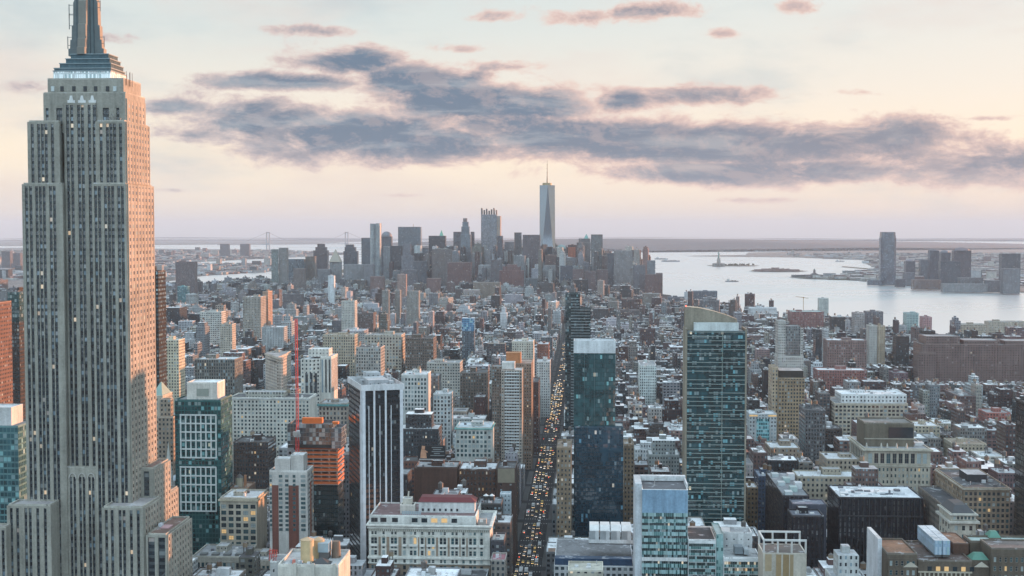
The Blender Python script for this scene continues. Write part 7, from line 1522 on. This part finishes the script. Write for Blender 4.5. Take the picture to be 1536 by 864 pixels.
# ------------------------------------------------------------------ far shores: low houses as ground cover, a few blocks one can tell apart
far = MB(); fr = random.Random(77)
def scatter(n, poly, px0, px1, y0, y1, hmax, big=.04):
    k = 0; tries = 0
    while k < n and tries < n * 12:
        tries += 1; Y = math.exp(fr.uniform(math.log(y0), math.log(y1))); px = fr.uniform(px0, px1); x = onY(px, 400, Y)[0]
        if not inpoly(x, Y, poly): continue
        w, d_ = fr.uniform(8, 30), fr.uniform(8, 26); h = fr.uniform(6, 15); 
        if fr.random() < big: h = fr.uniform(18, hmax)
        if fr.random() < .10: w *= 3; h = fr.uniform(8, 14)
        c = fr.choice(PAL); st = S(c, 3.5, 3.5, .35, .45, .01); far.box(x - w, x + w, Y - d_, Y + d_, gz(x, Y) + 1, gz(x, Y) + 2 + h, st, fr.choice(RPAL[:6])); k += 1
scatter(2600, BKLN, -20, 900, 6300, 15500, 55); scatter(1500, NJ, 1180, 1640, 5800, 14000, 45); scatter(500, STAT, 800, 1300, 13800, 17500, 20, .02)
far.build('far_shore_houses', kind='stuff', label='low houses and sheds spread over the far shores')
for p0, p1, py, Y, lab in ((330, 343, 366, 11800, 'left one of two hazy housing blocks on the far left shore'), (360, 374, 366, 11900, 'right one of two hazy housing blocks on the far left shore'), (2, 15, 377, 8000, 'hazy grey tower at the left edge beyond the skyscraper'), (17, 30, 380, 8200, 'pale hazy tower beside the skyscraper on its left')):
    sky(lab, p0, p1, py, Y, 40, (.2, .18, .19), (3, 3.4, .4, .5), name='housing_block')
# ------------------------------------------------------------------ traffic on the avenue
vr = random.Random(9)
CARC = [((.02, .02, .022), 'black'), ((.30, .31, .32), 'silver'), ((.55, .55, .55), 'white'), ((.55, .36, .03), 'yellow'), ((.10, .11, .12), 'dark grey'), ((.05, .07, .14), 'dark blue'), ((.25, .03, .03), 'dark red')]
def car_mesh(kind, col, lights):
    m = MB(); st = P(col)
    if kind == 'car':
        L, Wd, H1, H2 = 4.6, 1.85, .82, 1.45
        prof = [(-L / 2, .35), (-L / 2, .72), (-L / 2 + 1.15, .86), (-L / 2 + 1.9, H2), (L / 2 - 1.2, H2), (L / 2 - .45, .92), (L / 2, .85), (L / 2, .35)]
    elif kind == 'van':
        L, Wd = 5.6, 2.0; prof = [(-L / 2, .4), (-L / 2, 1.1), (-L / 2 + .7, 1.25), (-L / 2 + 1.3, 2.3), (L / 2, 2.35), (L / 2, .4)]
    elif kind == 'truck':
        L, Wd = 8.0, 2.4; prof = [(-L / 2, .5), (-L / 2, 2.4), (-L / 2 + 1.9, 2.5), (-L / 2 + 1.95, 3.4), (L / 2, 3.4), (L / 2, .5)]
    else:
        L, Wd = 12.0, 2.55; prof = [(-L / 2, .4), (-L / 2, 2.9), (-L / 2 + .3, 3.1), (L / 2, 3.1), (L / 2, .4)]
    w = Wd / 2; n = len(prof)
    for i in range(n):
        a, c = prof[i], prof[(i + 1) % n]; glass = (kind == 'car' and i in (2, 4)) or (kind == 'van' and i == 2)
        k = .86 if False else 1
        m.face([(-w, a[0], a[1]), (w, a[0], a[1]), (w, c[0], c[1]), (-w, c[0], c[1])][::-1], CARGLASS if glass else PAINT, st)
    m.face([(-w, y, z) for y, z in prof], PAINT, st); m.face([(w, y, z) for y, z in reversed(prof)], PAINT, st)
    if kind == 'car':
        for s_ in (-1, 1): q = [(s_ * (w + .01), -L / 2 + 1.45, .9), (s_ * (w + .01), L / 2 - .75, .95), (s_ * (w + .01), L / 2 - 1.3, 1.38), (s_ * (w + .01), -L / 2 + 1.95, 1.38)]; m.face(q if s_ > 0 else q[::-1], CARGLASS, st)
    if kind in ('bus', 'truck'):
        q = [(-w + .15, -L / 2 - .01, 1.3), (w - .15, -L / 2 - .01, 1.3), (w - .15, -L / 2 - .01, 2.3), (-w + .15, -L / 2 - .01, 2.3)]; m.face(q, CARGLASS, st)
    if kind == 'bus':
        for s_ in (-1, 1): q = [(s_ * (w + .01), -L / 2 + .6, 1.4), (s_ * (w + .01), L / 2 - .6, 1.4), (s_ * (w + .01), L / 2 - .6, 2.4), (s_ * (w + .01), -L / 2 + .6, 2.4)]; m.face(q if s_ > 0 else q[::-1], CARGLASS, st)
    for s_ in (-1, 1):
        for y in (-L * .31, L * .31):
            c = [(s_ * (w - .1), y + .33 * math.cos(t * math.pi / 4), .33 + .33 * math.sin(t * math.pi / 4)) for t in range(8)]; c2 = [(s_ * (w + .03), p[1], p[2]) for p in c]
            m.face(c2 if s_ > 0 else c2[::-1], PAINT, P((.02, .02, .02)))
            for t in range(8): m.face([c[t], c[(t + 1) % 8], c2[(t + 1) % 8], c2[t]], PAINT, P((.02, .02, .02)))
    o = m.build(kind); me = o.data; bpy.data.objects.remove(o)
    return me, L, w
def lamp_mesh(warm, sz):
    m = MB(); m.box(-sz, sz, -.07, 0, -sz * .8, sz * .8, P((1, .8, .5)), wm=LIT if warm else LITW, tm=LIT if warm else LITW, bottom=True); o = m.build('headlight'); me = o.data; bpy.data.objects.remove(o); return me
LAMPS = {(a, s_): lamp_mesh(a, s_) for a in (0, 1) for s_ in (.12, .17, .24)}
MESH = {}
lanes = [-7.6, -4.0, -.4, 3.2, 6.4]; LN = ['first', 'second', 'third', 'fourth', 'fifth']
TOT = 0
def nth(k): return '%d%s' % (k, 'th' if 10 < k % 100 < 14 else {1: 'st', 2: 'nd', 3: 'rd'}.get(k % 10, 'th'))
for li, lx in enumerate(lanes):
    y = 905 + vr.uniform(0, 8); order = 0
    while y < 3300 and TOT < 292:
        # density follows the photograph: packed near the bottom, thinner blocks further on
        den = .74 if y < 1130 else .50 if y < 1330 else .62 if y < 1480 else .40 if y < 1640 else .85 if y < 2100 else .5
        if li in (0, 4): den *= .6
        blk = (y - st_y(33)) % 78.0
        step = vr.uniform(6.2, 8.5) if y < 1500 else vr.uniform(9, 15) if y < 2100 else vr.uniform(18, 40)
        if vr.random() < den and not (8 > blk or blk > 70):
            kind = vr.choices(('car', 'van', 'truck', 'bus'), weights=(72, 16, 7, 5))[0]; ci = vr.choices(range(7), weights=(24, 16, 20, 20, 10, 5, 3))[0]
            if kind in ('truck', 'bus'): ci = vr.choice((2, 2, 1, 5))
            if (kind, ci) not in MESH: MESH[(kind, ci)] = car_mesh(kind, CARC[ci][0], True)
            me, L, w = MESH[(kind, ci)]; order += 1; TOT += 1
            yy = y + L / 2; x = AVX + lx + vr.uniform(-.35, .35)
            o = bpy.data.objects.new({'car': 'car', 'van': 'van', 'truck': 'box_truck', 'bus': 'city_bus'}[kind], me); COL.objects.link(o); o.location = (x, yy, 2.04 + gz(x, yy))
            tag(o, '%s %s with headlights on, %s from the near end of the %s avenue lane' % (CARC[ci][1], {'car': 'taxi' if ci == 3 else 'car', 'van': 'van', 'truck': 'truck', 'bus': 'bus'}[kind], nth(order), LN[li]), {'car': 'car', 'van': 'van', 'truck': 'truck', 'bus': 'bus'}[kind], 'traffic on the avenue')
            warm = vr.random() < .6; sz = .12 if yy < 1150 else .17 if yy < 1700 else .24
            for s_ in (-1, 1):
                h = bpy.data.objects.new('headlight', LAMPS[(int(warm), sz)]); COL.objects.link(h); h.parent = o; h.location = (s_ * (w - .36), -L / 2 - .02, .72)
            y += L
        y += step
# traffic lights hung over the crossings, street lamps along the kerbs
def signal_meshes():
    def fin(m, n):
        o = m.build(n); me = o.data; bpy.data.objects.remove(o); return n, me
    m = MB(); m.cyl(0, 0, 0, 6.2, .11, P((.12, .13, .12)), 6, r2=.08); a = fin(m, 'pole')
    m = MB(); m.bar((0, 0, 5.9), (4.5, 0, 6.5), .12, P((.12, .13, .12))); c = fin(m, 'arm')
    m = MB(); m.box(4.2, 4.75, -.2, .2, 5.2, 6.4, P((.35, .28, .05)), wm=PAINT, tm=PAINT, bottom=True); d_ = fin(m, 'signal_head')
    m = MB(); m.box(4.24, 4.71, -.27, -.21, 5.95, 6.38, P((.5, .05, .05)), wm=REDL, tm=REDL, bottom=True); e = fin(m, 'red_lamp')
    return a, c, d_, e
SG = signal_meshes()
STN = ['nearest', 'second', 'third', 'fourth', 'fifth', 'sixth', 'seventh', 'eighth', 'ninth', 'tenth']
for i in range(10):
    y = st_y(31 - i) + 9
    for s_ in (-1, 1):
        r_ = empty('traffic_light', (AVX + s_ * 10.8, y, 2.16 + gz(0, y)), 'red traffic light on the %s kerb at the %s visible crossing of the avenue' % ('left' if s_ < 0 else 'right', STN[i]), 'traffic light', 'traffic lights along the avenue')
        if s_ > 0: r_.rotation_euler = (0, 0, 0); 
        head = None
        for nm, me in SG:
            o = bpy.data.objects.new(nm, me); COL.objects.link(o); o.parent = head if nm == 'red_lamp' else r_
            if nm == 'signal_head': head = o
            if s_ > 0 and nm != 'red_lamp': o.scale = (-1, 1, 1)
